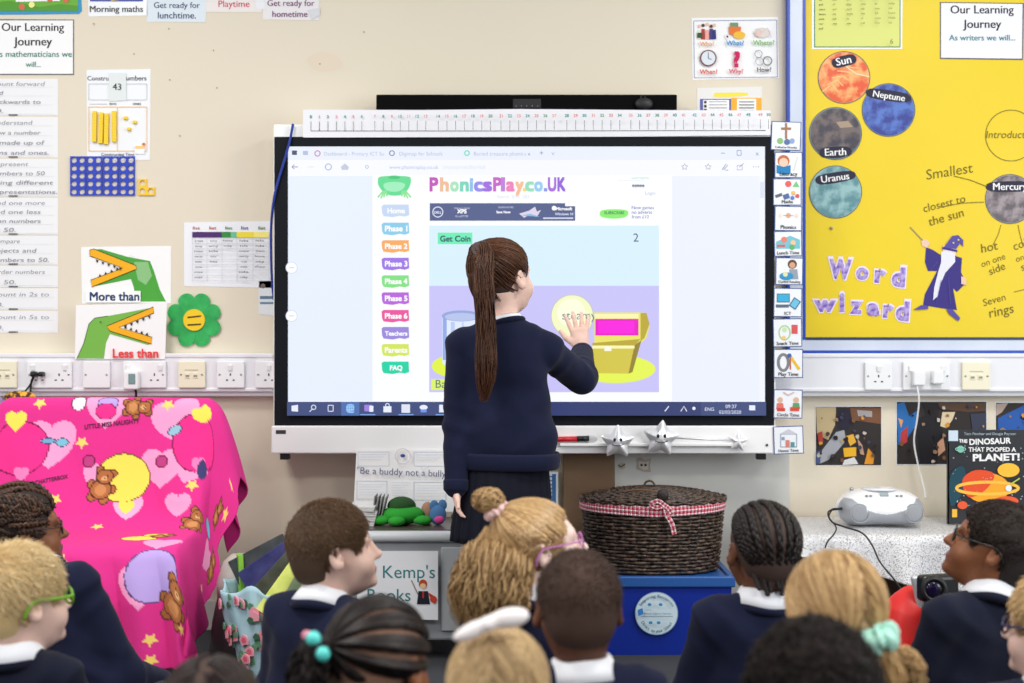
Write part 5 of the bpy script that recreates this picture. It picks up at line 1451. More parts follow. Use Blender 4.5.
# ================================================================ blue bin and wicker basket
BX0, BX1, BF, BK_ = P(588, 0, 4.34).x, P(732, 0, 4.34).x, 4.34, 4.68
bz = P(0, 576, BF).z
blue = mat('blue_tub', (14, 44, 150), 0.4); blue2 = mat('blue_tub_lid', (38, 88, 158), 0.4)
mb = MB()
mb.loft([[(BX0 + 0.012 + a, BF + 0.015 + b, 0.0) for a, b in ((0, 0), (BX1 - BX0 - 0.024, 0), (BX1 - BX0 - 0.024, BK_ - BF - .03), (0, BK_ - BF - .03))],
         [(x, y, bz - 0.03) for x, y in ((BX0, BF + 0.004), (BX1, BF + 0.004), (BX1, BK_), (BX0, BK_))]], blue, smooth=False)
tub = mb.build('storage_tub', label='deep blue storage tub with round white sticker under the wicker basket', cat='storage box')
mb = MB(); mb.bb(BX0 - 0.008, BX1 + 0.008, BF - 0.006, BK_ + 0.008, bz - 0.032, bz - 0.008, blue2, 0.005)
ringbox_z = bz
mb.bb(BX0 - 0.010, BX1 + 0.010, BF - 0.008, BF + 0.012, bz - 0.034, bz, blue2, 0.005); mb.bb(BX0 - 0.010, BX1 + 0.010, BK_ - 0.012, BK_ + 0.010, bz - 0.034, bz, blue2, 0.005)
for x in (BX0, BX1): mb.bb(x - 0.010, x + 0.010, BF, BK_, bz - 0.034, bz, blue2, 0.005)
mb.build('lid', tub)
f = Flat(BF + 0.0015)
f.disc(656.5, 613.5, 21.6, ink((206, 226, 236)), n=48); f.ring(656.5, 613.5, 21.2, 0.6, ink((120, 160, 190)), n=48)
def arc_text(f, s, cx, cy, r, a0, a1, m, h, flip=False):
    for i, ch in enumerate(s):
        a = a0 + (a1 - a0) * (i + .5) / len(s)
        if ch == ' ': continue
        x, y = cx + r * sin(radians(a)), cy - r * cos(radians(a))
        f.text(ch, x, y + (0.4 * h), m, h=h, rot=a if not flip else a - 180, bold=0.02)
AT = ink((70, 100, 130))
arc_text(f, 'Inspiring Resources', 656.5, 613.5, 17.5, -62, 62, AT, 3.2); arc_text(f, 'Direct to your School', 656.5, 613.5, 17.0, 245, 115, AT, 3.2, True)
f.poly([(637, 609), (642, 607), (643, 613), (638, 615)], ink((50, 130, 200))); f.text('School Library Service', 657, 613.5, AT, w=27); f.rect(640, 615, 672, 615.5, AT); f.text('County', 647, 609.5, ink((140, 160, 170)), w=8)
for x, y in ((649, 603.5), (660, 603.5), (650, 621.5), (658, 621.5)): f.disc(x, y, 2, ink((60, 140, 190)), n=10, ry=1.6)
f.build('round_sticker', tub)

CXB, CYB = P(653, 0, 4.50).x, 4.515
RA, RB = 0.222, 0.145
z0, z1 = bz - 0.004, P(0, 505, 4.37).z + 0.004
H = z1 - z0
wick = mat('dark_wicker', (26, 19, 16), 0.38, mottle=(90, 0.22, (100, 80, 66)))
def er(t): return 0.90 + 0.10 * t ** 0.7
mb = MB(); rows = 21; ns = 38
for r in range(rows):
    t = (r + 0.5) / rows; s = er(t); z = z0 + H * t
    pts = []
    for i in range(184):
        a = 2 * pi * i / 184
        off = 0.0042 * cos(ns * a / 2 + pi * r)
        pts.append((CXB + (RA * s + off) * cos(a), CYB + (RB * s + off) * sin(a), z + 0.0008 * sin(9 * a + r)))
    mb.tube(pts, 0.0052, wick, 6, closed=True)
for i in range(ns):
    a = 2 * pi * (i + 0.5) / ns
    mb.tube([(CXB + RA * er(t) * cos(a), CYB + RB * er(t) * sin(a), z0 + H * t) for t in (0, .5, 1)], 0.0034, wick, 5)
inner = mat('wicker_inside', (22, 17, 15), 0.9)
mb.loft([[(CXB + (RA * er(t) - 0.004) * cos(2 * pi * i / 40), CYB + (RB * er(t) - 0.004) * sin(2 * pi * i / 40), z0 + H * t) for i in range(40)] for t in (0, .5, 1)], inner)
bas = mb.build('wicker_basket', label='dark brown oval wicker hamper with red gingham ribbon on the blue tub', cat='basket')
mb = MB()
zl = z1 + 0.004
def lid_pt(q, a): return (CXB + (RA + 0.006) * q * cos(a), CYB + (RB + 0.006) * q * sin(a), zl + 0.032 * (1 - q ** 2) ** 0.8)
for r in range(22):
    q = (r + 0.6) / 22
    mb.tube([Vector(lid_pt(q, 2 * pi * i / 120)) + Vector((0, 0, 0.0018 * cos(20 * 2 * pi * i / 120 + pi * r))) for i in range(120)], 0.0044, wick, 5, closed=True)
mb.loft([[(x, y, z - 0.004) for x, y, z in [lid_pt(q, 2 * pi * i / 40) for i in range(40)]] for q in (1.0, 0.9, 0.6, 0.02)], inner)
for k in (0, 1): mb.tube([(CXB + (RA + 0.008) * cos(2 * pi * i / 120), CYB + (RB + 0.008) * sin(2 * pi * i / 120), zl - 0.004 + 0.006 * k + 0.003 * sin(30 * 2 * pi * i / 120 + pi * k)) for i in range(120)], 0.0055, wick, 6, closed=True)
mb.build('lid', bas)
mb = MB(); hc = Vector((CXB - 0.012, CYB - 0.02, zl + 0.03))
mb.torus(hc + Vector((0, 0, 0.008)), 0.016, 0.0035, wick, rot=Matrix.Rotation(pi / 2, 3, 'X')); mb.tube([hc + Vector((-0.10, -0.03, -0.010)), hc + Vector((-0.05, -0.05, 0.0)), hc + Vector((0.0, -0.06, -0.002)), hc + Vector((0.04, -0.085, -0.012))], 0.004, mat('cane_brown', (116, 80, 48), 0.4), 6, smooth_n=5)
mb.build('handle', bas)
# gingham ribbon: band with woven checks
GR_ = [mat('gingham_red', (200, 34, 60), 0.7), mat('gingham_pink', (232, 140, 155), 0.7), mat('gingham_white', (245, 232, 235), 0.7)]
def check(i, j): return GR_[0] if (i % 2 and j % 2) else (GR_[2] if not (i % 2 or j % 2) else GR_[1])
mb = MB(); n = 220; zr0, zr1 = z1 - 0.036, z1 - 0.004
for i in range(n):
    for j in range(5):
        V = []
        for (ii, jj) in ((i, j), (i + 1, j), (i + 1, j + 1), (i, j + 1)):
            a = 2 * pi * ii / n; off = 0.0095 + 0.0012 * sin(7 * a) - 0.001 * (jj - 2) ** 2 * .3
            V.append((CXB + (RA + off) * cos(a), CYB + (RB + off) * sin(a), zr0 + (zr1 - zr0) * jj / 5 + 0.010 * (abs(cos(a)) - .5)))
        mb.add(V, [(0, 1, 2, 3)], check(i, j), True)
rib = mb.build('gingham_ribbon', bas); s = rib.modifiers.new('t', 'SOLIDIFY'); s.thickness = 0.0012
kx, ky, kz = P(664, 0, 4.36).x, CYB - RB - 0.018, P(0, 505, 4.36).z
def ribbon_strip(mb, pts, w, flat):
    pts = catmull([Vector(p) for p in pts], 8); L = len(pts)
    for i in range(L - 1):
        d = (pts[min(L - 1, i + 2)] - pts[max(0, i - 1)]).normalized(); s_ = d.cross(Vector(flat)).normalized() * w / 2
        for j in range(3):
            q = lambda p, jj: p + s_ * (2 * jj / 3 - 1)
            mb.add([q(pts[i], j), q(pts[i + 1], j), q(pts[i + 1], j + 1), q(pts[i], j + 1)], [(0, 1, 2, 3)], check(i // 2, j), True)
mb = MB()
ribbon_strip(mb, [(kx, ky, kz), (kx - 0.02, ky - 0.012, kz + 0.014), (kx - 0.042, ky - 0.010, kz + 0.004), (kx - 0.025, ky - 0.006, kz - 0.006), (kx, ky, kz)], 0.014, (0, 1, 0))
ribbon_strip(mb, [(kx, ky, kz), (kx + 0.012, ky - 0.010, kz - 0.008), (kx + 0.022, ky - 0.010, kz - 0.026), (kx + 0.010, ky - 0.006, kz - 0.022), (kx, ky, kz)], 0.014, (0, 1, 0))
ribbon_strip(mb, [(kx + 0.002, ky - 0.002, kz), (kx + 0.008, ky - 0.008, kz - 0.03), (kx + 0.022, ky - 0.010, kz - 0.055), (kx + 0.030, ky - 0.008, kz - 0.088)], 0.015, (0, 1, 0))
bow = mb.build('ribbon_bow', bas); s = bow.modifiers.new('t', 'SOLIDIFY'); s.thickness = 0.0012
mb = MB(); mb.ball((kx - 0.004, ky + 0.004, kz + 0.030), (0.018, 0.010, 0.020), mat('wicker_knot', (40, 30, 26), 0.5, bump=(200, 0.6, 0.003))); mb.build('toggle', bas)

# ================================================================ low table with silver cloth
TZ = 0.378
tx0, tx1 = P(797, 0, 4.45).x, 2.0
mb = MB(); mb.bb(tx0, tx1, 4.30, 4.72, TZ - 0.028, TZ - 0.004, wood, 0.004)
tbl = mb.build('low_table', label='low wooden table at the right hidden under the silver sequin cloth', cat='table')
for x, y in ((tx0 + 0.02, 4.345), (tx0 + 0.02, 4.66), (1.9, 4.35), (1.9, 4.66)):
    mb = MB(); mb.bb(x - 0.02, x + 0.02, y - 0.02, y + 0.02, 0, TZ - 0.028, mat('pale_pine', (214, 196, 150), 0.5), 0.003); mb.build('leg', tbl)
mb = MB(); mb.bb(tx0 + 0.05, 1.88, 4.66, 4.70, 0.02, TZ - 0.03, mat('brown_shade', (84, 62, 46), 0.8)); mb.build('under_table_shade', tbl)  # brown sheet added to stand for the shadow beneath the table
seq = bpy.data.materials.new('silver_sequins'); seq.use_nodes = True; nt = seq.node_tree; b = nt.nodes['Principled BSDF']
tc = nt.nodes.new('ShaderNodeTexCoord'); vo = nt.nodes.new('ShaderNodeTexVoronoi'); vo.inputs['Scale'].default_value = 400
nt.links.new(tc.outputs['Object'], vo.inputs['Vector']); cr = nt.nodes.new('ShaderNodeValToRGB'); cr.color_ramp.elements[0].color = (0.27, 0.27, 0.28, 1); cr.color_ramp.elements[0].position = 0.08; cr.color_ramp.elements[1].position = 0.34; cr.color_ramp.elements[1].color = (0.80, 0.80, 0.82, 1)
sep = nt.nodes.new('ShaderNodeSeparateColor'); nt.links.new(vo.outputs['Color'], sep.inputs['Color']); nt.links.new(sep.outputs['Red'], cr.inputs['Fac']); nt.links.new(cr.outputs['Color'], b.inputs['Base Color'])
b.inputs['Metallic'].default_value = 0.25; b.inputs['Roughness'].default_value = 0.45
bp = nt.nodes.new('ShaderNodeBump'); bp.inputs['Strength'].default_value = 0.5; bp.inputs['Distance'].default_value = 0.003; nt.links.new(vo.outputs['Distance'], bp.inputs['Height']); nt.links.new(bp.outputs['Normal'], b.inputs['Normal'])
nx, prof = 160, [(4.725, TZ), (4.60, TZ + .002), (4.45, TZ + .002), (4.32, TZ + .001), (4.288, TZ - .012), (4.280, TZ - .05), (4.276, TZ - .10), (4.272, TZ - .16)]
pp = catmull([Vector((0, y, z)) for y, z in prof], 6); V = []
xs = np.linspace(tx0 - 0.025, 1.95, nx)
for x in xs:
    # hem drops further towards the right: cloth laid askew
    drop = np.interp(x, [tx0 - .03, 1.25, 1.95], [0.055, 0.165, 0.20]) / 0.16
    for i, p in enumerate(pp):
        z = p.z if p.z > TZ - 0.012 else TZ - 0.012 + (p.z - TZ + 0.012) * drop
        h = max(0, TZ - z)
        V.append((x, p.y - 0.10 * h * sin(x * 38) - 0.05 * h * sin(x * 17 + 1), z + 0.0012 * sin(x * 30)))
k = len(pp); ii = np.arange(nx - 1)[:, None] * k + np.arange(k - 1)[None]
Qc = np.stack([ii, ii + 1, ii + k + 1, ii + k], -1).reshape(-1, 4)
cl = link_mesh('sequin_cloth', np_mesh('sequin_cloth', np.array(V), Qc, seq), label='silver sequin cloth spread over the low table, hanging askew in front', cat='tablecloth')
s = cl.modifiers.new('t', 'SOLIDIFY'); s.thickness = 0.003

# CD player
Yc = 4.50; c = P(885, 522, Yc - 0.10); cw = 0.142; c = Vector((P(885, 0, Yc - .08).x, Yc, TZ + 0.004))
body = SDF((c.x - .18, Yc - .13, c.z - .01), (c.x + .18, Yc + .12, c.z + .14), 0.0032)
body.ell((c.x, Yc, c.z + 0.052), (0.134, 0.100, 0.056), k=0.01)
body.ell((c.x - 0.074, Yc - 0.02, c.z + 0.050), (0.058, 0.085, 0.052), k=0.02); body.ell((c.x + 0.074, Yc - 0.02, c.z + 0.050), (0.058, 0.085, 0.052), k=0.02)
body.ell((c.x, Yc + 0.01, c.z + 0.085), (0.10, 0.085, 0.030), k=0.015)
body.plane((0, 0, -1), (0, 0, c.z + 0.004))
V_, Q_ = body.surface(2); V_ -= np.array(c)
# two-tone: silver front bow-tie panel, white top
fc = V_[Q_].mean(1); zz = fc[:, 2]; xx = fc[:, 0]
sil = (fc[:, 1] < -0.03) & (zz < 0.042 + 0.046 * np.clip(np.abs(xx) / 0.10, 0, 1) ** 2)
cd = link_mesh('cd_player', np_mesh('cd_player', V_, Q_, [mat('gloss_white', (240, 241, 243), 0.2), mat('silver_mesh', (176, 180, 186), 0.35, metal=0.3)], midx=sil.astype(int)), None, c,
               label='rounded white and silver CD player on the sequin cloth', cat='CD player')
for s_ in (-1, 1):
    mb = MB(); cc_ = Vector((c.x + s_ * 0.084, Yc - 0.106, c.z + 0.046)); R_ = Matrix.Rotation(radians(80), 3, 'X') @ Matrix.Rotation(radians(0), 3, 'Z')
    mb.torus(cc_ + Vector((0, 0.004, 0)), 0.029, 0.0018, GREYP, rot=R_); mb.ball(cc_ + Vector((0, 0.006, 0)), (0.028, 0.006, 0.028), mat('speaker_cloth', (150, 154, 160), 0.6, bump=(600, 0.6, 0.001))); mb.build('speaker', cd)
mb = MB()
mb.ball((c.x, Yc - 0.010, c.z + 0.113), (0.055, 0.055, 0.008), mat('cd_lid', (228, 230, 234), 0.15)); mb.build('disc_lid', cd)
mb = MB(); mb.box((c.x, Yc - 0.070, c.z + 0.102), (0.026, 0.004, 0.014), ink((150, 165, 170)), 0.001, rot=Matrix.Rotation(radians(-40), 3, 'X'))
for dx in (-0.055, -0.042, 0.040, 0.053): mb.ball((c.x + dx, Yc - 0.072, c.z + 0.098), (0.005, 0.005, 0.003), GREYP, 10, 6)
mb.build('controls', cd)
mb = MB(); p = P(851.5, 489, Yc); mb.cyl((p.x, Yc, c.z + 0.08), (p.x, Yc, p.z), 0.004, STEEL); mb.ball((p.x, Yc, p.z), 0.006, STEEL); mb.build('aerial', cd)

# black leads
mb = MB(); mb.cyl(P(832, 509.5, 4.44), P(842, 508.5, 4.44), 0.004, BLACKP); mb.build('jack_plug', label='black jack plug at the left end of the CD player', cat='plug')
cable([(832, 509.5, 4.43), (828, 513, 4.40), (832, 522, 4.36), (845, 527, 4.32), (862, 533, 4.27), (872, 545, 4.24), (880, 562, 4.22), (893, 578, 4.18), (903, 592, 4.13), (913, 607, 4.09), (920, 622, 4.05)], 0.0027, BLACKP, 'black lead falling from the CD player over the cloth towards the red bag')
cable([(832, 510, 4.44), (829, 517, 4.38), (836, 527, 4.33), (834, 534, 4.27), (828, 541, 4.24), (825, 548, 4.24)], 0.0022, BLACKP, 'thin black lead kinking down the left front of the sequin cloth')

# dinosaur book
Yb = 4.50
bl, br_, bt, bb_ = P(948, 0, Yb).x, P(1032, 0, Yb).x, P(0, 430, Yb).z, TZ + 0.004
mb = MB(); DKC = mat('book_cover_black', (34, 36, 42), 0.35)
mb.bb(bl, br_, Yb, Yb + 0.003, bb_, bt, DKC); mb.bb(bl, br_, Yb + 0.012, Yb + 0.015, bb_, bt, DKC); mb.bb(bl, bl + 0.003, Yb, Yb + 0.015, bb_, bt, DKC)
pb = mb.build('picture_book', label='dark picture book titled The Dinosaur That Pooped a Planet standing on the cloth', cat='book')
mb = MB(); mb.bb(bl + 0.003, br_ - 0.004, Yb + 0.003, Yb + 0.012, bb_ + 0.003, bt - 0.003, WHITE); mb.build('pages', pb)
f = Flat(Yb - 0.0004); W2 = ink((240, 240, 240))
f.rect(948.5, 430.5, 958, 441, ink((205, 220, 235))); f.text('Tom Fletcher and Dougie Poynter', 990, 435, ink((180, 200, 210)), w=52); 
f.text('THE', 963, 442.5, W2, w=8, bold=0.06, rot=3); f.text('DINOSAUR', 990, 444, W2, w=41, h=5.8, bold=0.035, rot=-2); f.text('THAT POOPED A', 992, 451.5, W2, w=47, h=4.4, bold=0.03); f.text('PLANET!', 996, 460.5, W2, w=46, h=7.0, bold=0.04, rot=-1)
f.poly(smooth2([(950, 475), (962, 466), (966, 480), (958, 500), (950, 505)], 4), ink((30, 70, 85)))
f.disc(987, 488, 22, ink((245, 165, 40)), ry=15); f.poly(smooth2([(962, 480), (975, 470), (994, 474), (985, 490), (968, 497)], 4), ink((225, 80, 40))); f.ring(987, 488, 31, 3, ink((250, 190, 70)), ry=6)
f.disc(1008, 470, 11, ink((248, 190, 60)), ry=7); f.disc(1006, 501, 12, ink((225, 90, 50)), ry=5); f.disc(962, 505, 5, ink((225, 90, 50)), ry=4)
f.disc(960, 449, 3.6, ink((120, 190, 170)), n=14); f.ring(960, 449, 5, .7, ink((150, 210, 190)), ry=2)
f.disc(1008, 488, 3.2, ink((225, 235, 240)), n=14); f.line([(1010, 484), (1019, 478)], 1.2, ink((190, 210, 80)))
rs = random.Random(2)
for _ in range(70): f.disc(rs.uniform(950, 1028), rs.uniform(438, 514), rs.uniform(.3, .7), ink((190, 200, 210)), n=6)
f.rect(949, 508, 954, 516, ink((230, 180, 60)))
f.build('cover_print', pb)

# under the table: red bag, silver sheet, camera
rb = SDF((P(880, 0, 3.9).x, 3.75, -0.01), (P(958, 0, 3.9).x, 4.05, 0.35), 0.004)
cr_ = P(912, 0, 3.9).x
rb.ell((cr_, 3.90, 0.14), (0.085, 0.085, 0.145), k=0.02); rb.cone((cr_ - 0.01, 3.90, 0.22), (cr_ + 0.002, 3.9, 0.262), 0.05, 0.02, k=0.03); rb.plane((0, 0, -1), (0, 0, 0.002))
V_, Q_ = rb.surface(2); V_ += normals_of(V_, Q_) * (0.005 * wavy(V_, 9, 24, 3, (1, 1, .6)))[:, None]; V_[:, 2] = np.maximum(V_[:, 2], 0.001)
link_mesh('drawstring_bag', np_mesh('drawstring_bag', V_ - [cr_, 3.90, 0], Q_, mat('red_nylon', (226, 36, 32), 0.45)), None, (cr_, 3.90, 0), label='red nylon bag slumped under the table in front of the boy', cat='bag')
mb = MB(); a = P(925, 596, 3.85); mb.box(a, (0.055, 0.02, 0.12), mat('silver_packet', (176, 184, 190), 0.3, metal=0.3, mottle=(14, 0.3, (214, 218, 222))), 0.006, rot=Matrix.Rotation(radians(-12), 3, 'Y')); mb.build('silver_packet', label='crumpled silver packet between the red bag and the black lens', cat='packet')
mb = MB(); c = P(934, 588, 3.72); d = Vector((-0.25, -1, 0.05)).normalized()
mb.cyl(c - d * 0.035, c + d * 0.035, 0.030, BLACKP, seg=32); mb.torus(c + d * 0.035, 0.027, 0.005, SATIN, rot=d.to_track_quat('Z', 'Y').to_matrix()); mb.torus(c + d * 0.0, 0.030, 0.003, SATIN, rot=d.to_track_quat('Z', 'Y').to_matrix())
lens = mb.build('camera_lens', label='black camera lens with violet glass behind the boy\'s shoulder', cat='camera')
mb = MB(); mb.ball(c + d * 0.030, (0.024, 0.010, 0.024), mat('violet_glass', (22, 14, 44), 0.05), rot=None); mb.build('glass', lens)
mb = MB(); mb.box(c - d * 0.055 + Vector((0.012, 0, -0.005)), (0.11, 0.04, 0.07), BLACKP, 0.012, rot=Matrix.Rotation(radians(14), 3, 'Z'), seg=3); mb.build('camera_body', lens)
mb = MB(); b0 = c - d * 0.055
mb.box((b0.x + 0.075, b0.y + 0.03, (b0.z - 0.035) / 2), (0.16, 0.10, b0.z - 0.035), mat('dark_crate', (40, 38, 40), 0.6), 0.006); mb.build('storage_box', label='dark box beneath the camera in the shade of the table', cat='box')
# ================================================================ children
def skinmat(key, rgb, rough=0.5, mott=None):
    if key in _M: return _M[key]
    m = mat(key, rgb, rough, mottle=(28, 0.9, mott or tuple(int(v * 0.93) for v in rgb)), bump=(300, 0.08, 0.0006), spec=0.35)
    b = m.node_tree.nodes['Principled BSDF']
    b.inputs['Subsurface Weight'].default_value = 0.12
    b.inputs['Subsurface Radius'].default_value = (1.0, 0.35, 0.2)
    b.inputs['Subsurface Scale'].default_value = 0.008
    return m
NAVY = mat('navy_sweatshirt', (22, 27, 53), 0.92, bump=(380, 0.35, 0.0012), sheen=0.06, spec=0.2)
NAVY2 = mat('navy_jumper', (17, 21, 40), 0.92, bump=(380, 0.35, 0.0012), sheen=0.06, spec=0.2)
SKIRT = mat('dark_school_cloth', (20, 22, 34), 0.9, bump=(200, 0.2, 0.001), spec=0.2)
GREYT = mat('grey_school_trousers', (58, 60, 66), 0.9, bump=(200, 0.2, 0.001), spec=0.2)
COLLAR = mat('white_polo', (238, 240, 246), 0.8, bump=(300, 0.2, 0.001))
SHOE = mat('black_shoe', (16, 16, 18), 0.35)
EYEW = mat('eye_white', (232, 230, 226), 0.2)
LIP = {}


def strands_geo(paths, radius, k=3):
    Pn = np.asarray(paths, float); N, K, _ = Pn.shape
    R = np.broadcast_to(np.asarray(radius, float), (N, K))
    T = np.gradient(Pn, axis=1); T /= np.linalg.norm(T, axis=2, keepdims=True) + 1e-12
    A = np.cross(T, np.array([0.31, 0.17, 0.93])); A /= np.linalg.norm(A, axis=2, keepdims=True) + 1e-12
    B = np.cross(T, A); V = np.empty((N, K, k, 3))
    for j in range(k):
        th = 2 * pi * j / k; V[:, :, j] = Pn + (A * cos(th) + B * sin(th)) * R[:, :, None]
    base = (np.arange(N)[:, None, None] * K + np.arange(K - 1)[None, :, None]) * k
    j = np.arange(k)[None, None, :]; j2 = (j + 1) % k
    return V.reshape(-1, 3), np.stack([base + j, base + j2, base + k + j2, base + k + j], -1).reshape(-1, 4)


def merge(name, parts, mats, parent, **kw):
    Vs, Qs, mi, o = [], [], [], 0
    for V, Q, i in parts:
        Vs.append(V); Qs.append(Q + o); mi.append(np.full(len(Q), i)); o += len(V)
    return link_mesh(name, np_mesh(name, np.concatenate(Vs), np.concatenate(Qs), mats, midx=np.concatenate(mi)), parent, **kw)


class Head:
    C = np.array([0, -0.012, 0.025]); R = np.array([0.074, 0.089, 0.081])

    def __init__(s, H, yaw, pitch, roll, k):
        s.H = np.array(H, float); s.k = k
        M = Matrix.Rotation(radians(-yaw), 3, 'Z') @ Matrix.Rotation(radians(pitch), 3, 'X') @ Matrix.Rotation(radians(roll), 3, 'Y')
        s.M = np.array(M); s.MM = M

    def w(s, p): return s.H + s.k * (np.asarray(p, float) @ s.M.T)

    def inv(s, p): return ((np.asarray(p) - s.H) @ s.M) / s.k

    def on(s, d, lift=0.0):
        """point on the cranium in unit direction d (head frame)"""
        d = np.asarray(d, float); d = d / np.linalg.norm(d, axis=-1, keepdims=True)
        return s.w(s.C + d * (s.R + np.asarray(lift)[..., None] if np.ndim(lift) else s.R + lift))

    def sculpt(s, f, face=True):
        k = s.k
        def E(c, r, b=.015, op='add', rot=None):
            f.ell(s.w(c), np.array(r) * k, R=s.M if rot is None else np.array(s.MM @ rot), k=b * k, op=op)
        def K(a, b_, ra, rb, bl=.012, op='add'): f.cone(s.w(a), s.w(b_), ra * k, rb * k, k=bl * k, op=op)
        E(s.C, s.R - 0.002, .01)
        E((0, .030, -.030), (.057, .052, .068), .03); E((0, .036, -.066), (.041, .040, .034), .03)
        E((0, -.045, -.035), (.052, .045, .050), .03)
        for x in (-1, 1):
            E((x * .034, .056, -.036), (.025, .022, .024), .02)
            E((x * .030, .080, .001), (.0165, .0145, .0105), .010, 'sub')
            E((x * .026, .064, .022), (.022, .012, .008), .018)
            E((x * .030, .0585, .001), (.0150, .0118, .0118), .004)
            E((x * .030, .0705, .001), (.0115, .0060, .0042), .003, 'sub')
            R_ = Matrix.Rotation(radians(-x * 22), 3, 'Z') @ Matrix.Rotation(radians(12), 3, 'X')
            E((x * .077, -.008, -.006), (.007, .018, .029), .006, rot=R_)
            E((x * .083, -.003, -.002), (.005, .010, .017), .006, 'sub', rot=R_)
            E((x * .074, .000, -.026), (.007, .009, .010), .006)
            K((x * .007, .087, -.026), (x * .009, .086, -.027), .006, .006, .006)
        K((0, .080, .006), (0, .096, -.021), .006, .0090, .012); E((0, .097, -.023), (.009, .008, .007), .008)
        E((0, .0835, -.050), (.018, .007, .0048), .006); E((0, .0820, -.058), (.015, .007, .0052), .006)
        E((0, .076, -.082), (.018, .013, .012), .015)

    def eyes(s, root, iris=(70, 50, 35), brow=None):
        for x in (-1, 1):
            c = s.w((x * .030, .0580, .001)); mb = MB(); r = .0112 * s.k
            mb.ball(c, r, EYEW, 16, 12)
            fwd = Vector(s.M @ np.array([x * .10, 1, -.02])).normalized(); q = fwd.to_track_quat('Z', 'Y').to_matrix()
            mb.ball(Vector(c) + fwd * r * .72, (r * .52, r * .52, r * .34), mat('iris_%d_%d' % iris[:2], iris, 0.15), 12, 8, rot=q)
            mb.ball(Vector(c) + fwd * r * .88, (r * .26, r * .26, r * .20), BLACKP, 10, 6, rot=q)
            mb.tube([s.w((x * .030 + u * .013, .0700 - .0035 * u * u, .0060 + .0012 * (1 - u * u))) for u in np.linspace(-1, 1, 6)], .0011 * s.k, mat('lash', (40, 26, 20), .7), 5)
            mb.build('eye', root, local=True)
            if brow:
                mb = MB(); mb.tube([s.w((x * .030 + u * .015, .0755 - .0050 * max(0, u * x) ** 2 - .001 * max(0, -u * x), .021 + .003 * (1 - u * u))) for u in np.linspace(-1, 1, 7)], [.0010, .0022, .0024, .0018, .0008], brow, 5); mb.build('eyebrow', root, local=True)


def scalp_ok(p, fore=.058, ear=True, low=-.07):
    """p in head frame: true where hair grows"""
    x, y, z = p[..., 0], p[..., 1], p[..., 2]
    ok = z > low
    def inside(c, r): return ((x - c[0]) / r[0]) ** 2 + ((y - c[1]) / r[1]) ** 2 + ((z - c[2]) / r[2]) ** 2 < 1
    ok &= ~inside((0, .082, -.050 + (fore - .058)), (.080, .062, .112))
    for s in (-1, 1):
        ok &= ~inside((s * .082, .014, -.028), (.040, .032, .044)); ok &= ~inside((s * .080, -.012, -.050), (.034, .030, .040))
    return ok


def roots(h, n, seed, fore=.058, low=-.07):
    r = np.random.default_rng(seed); d = r.normal(size=(n * 4, 3)); d /= np.linalg.norm(d, axis=1)[:, None]
    p = h.C + d * (h.R + 0.003)
    d = d[scalp_ok(p, fore, low=low)]
    return d[:n]


def cap(h, f_grow=.004, fore=.058, low=-.07, vox=.004, lump=0.0, seed=1, freq=60, top=0.0, nape=True):
    lo, hi = h.H - .16 * h.k, h.H + .16 * h.k
    f = SDF(lo, hi, vox)
    f.ell(h.w(h.C + [0, -.002, top * .5]), (h.R + f_grow + [0, 0, top * .5]) * h.k, R=h.M, k=.01)
    f.ell(h.w((0, -.047, -.030)), np.array((.054, .047, .048) if nape else (.050, .042, .030)) * h.k + f_grow * .6, R=h.M, k=.03)
    f.ell(h.w((0, .082, -.050 + (fore - .058))), np.array((.080, .062, .112)) * h.k, R=h.M, k=.006, op='sub')
    for x in (-1, 1):
        f.ell(h.w((x * .082, .014, -.028)), np.array((.040, .032, .044)) * h.k, R=h.M, k=.006, op='sub')
        f.ell(h.w((x * .080, -.012, -.050)), np.array((.034, .030, .040)) * h.k, R=h.M, k=.006, op='sub')
    f.plane(h.M @ np.array([0, -.1, -1.0]), h.w((0, -.05, low)), k=.008)
    V, Q = f.surface(1)
    if lump: V = V + normals_of(V, Q) * (lump * wavy(V, seed, freq, 3))[:, None]
    return V, Q


def slerp(a, b, t):
    """a,b (N,3) unit; t (K,) -> (N,K,3)"""
    dt = np.clip((a * b).sum(-1), -1, .9999); w = np.arccos(dt)[:, None]; s = np.sin(w) + 1e-9
    return (np.sin((1 - t)[None] * w) / s)[..., None] * a[:, None] + (np.sin(t[None] * w) / s)[..., None] * b[:, None]


def gather(h, n, tie, seed, lift=.004, tie_lift=.012, fore=.058, low=-.07, K=9, jit=.10, clump=.10):
    """strands combed from the scalp to the tie point (unit direction tie)"""
    r = np.random.default_rng(seed); d = roots(h, n, seed, fore, low)
    T = np.tile(np.array(tie, float) / np.linalg.norm(tie), (len(d), 1)) + r.normal(size=d.shape) * jit * .5
    T /= np.linalg.norm(T, axis=1)[:, None]
    t = np.linspace(0, 1, K); D = slerp(d, T, t)
    L = (lift * (0.3 + r.random(len(d))))[:, None] * np.minimum(1, t * 6)[None] + tie_lift * t[None] ** 4
    ph = r.uniform(0, 6, len(d)); D = D + (np.sin(t[None] * 6 + ph[:, None]) * t * (1 - t) * clump)[..., None] * r.normal(size=(len(d), 1, 3)) * .35
    D /= np.linalg.norm(D, axis=2, keepdims=True)
    return h.w(h.C + D * (h.R + .003 + L[..., None]))


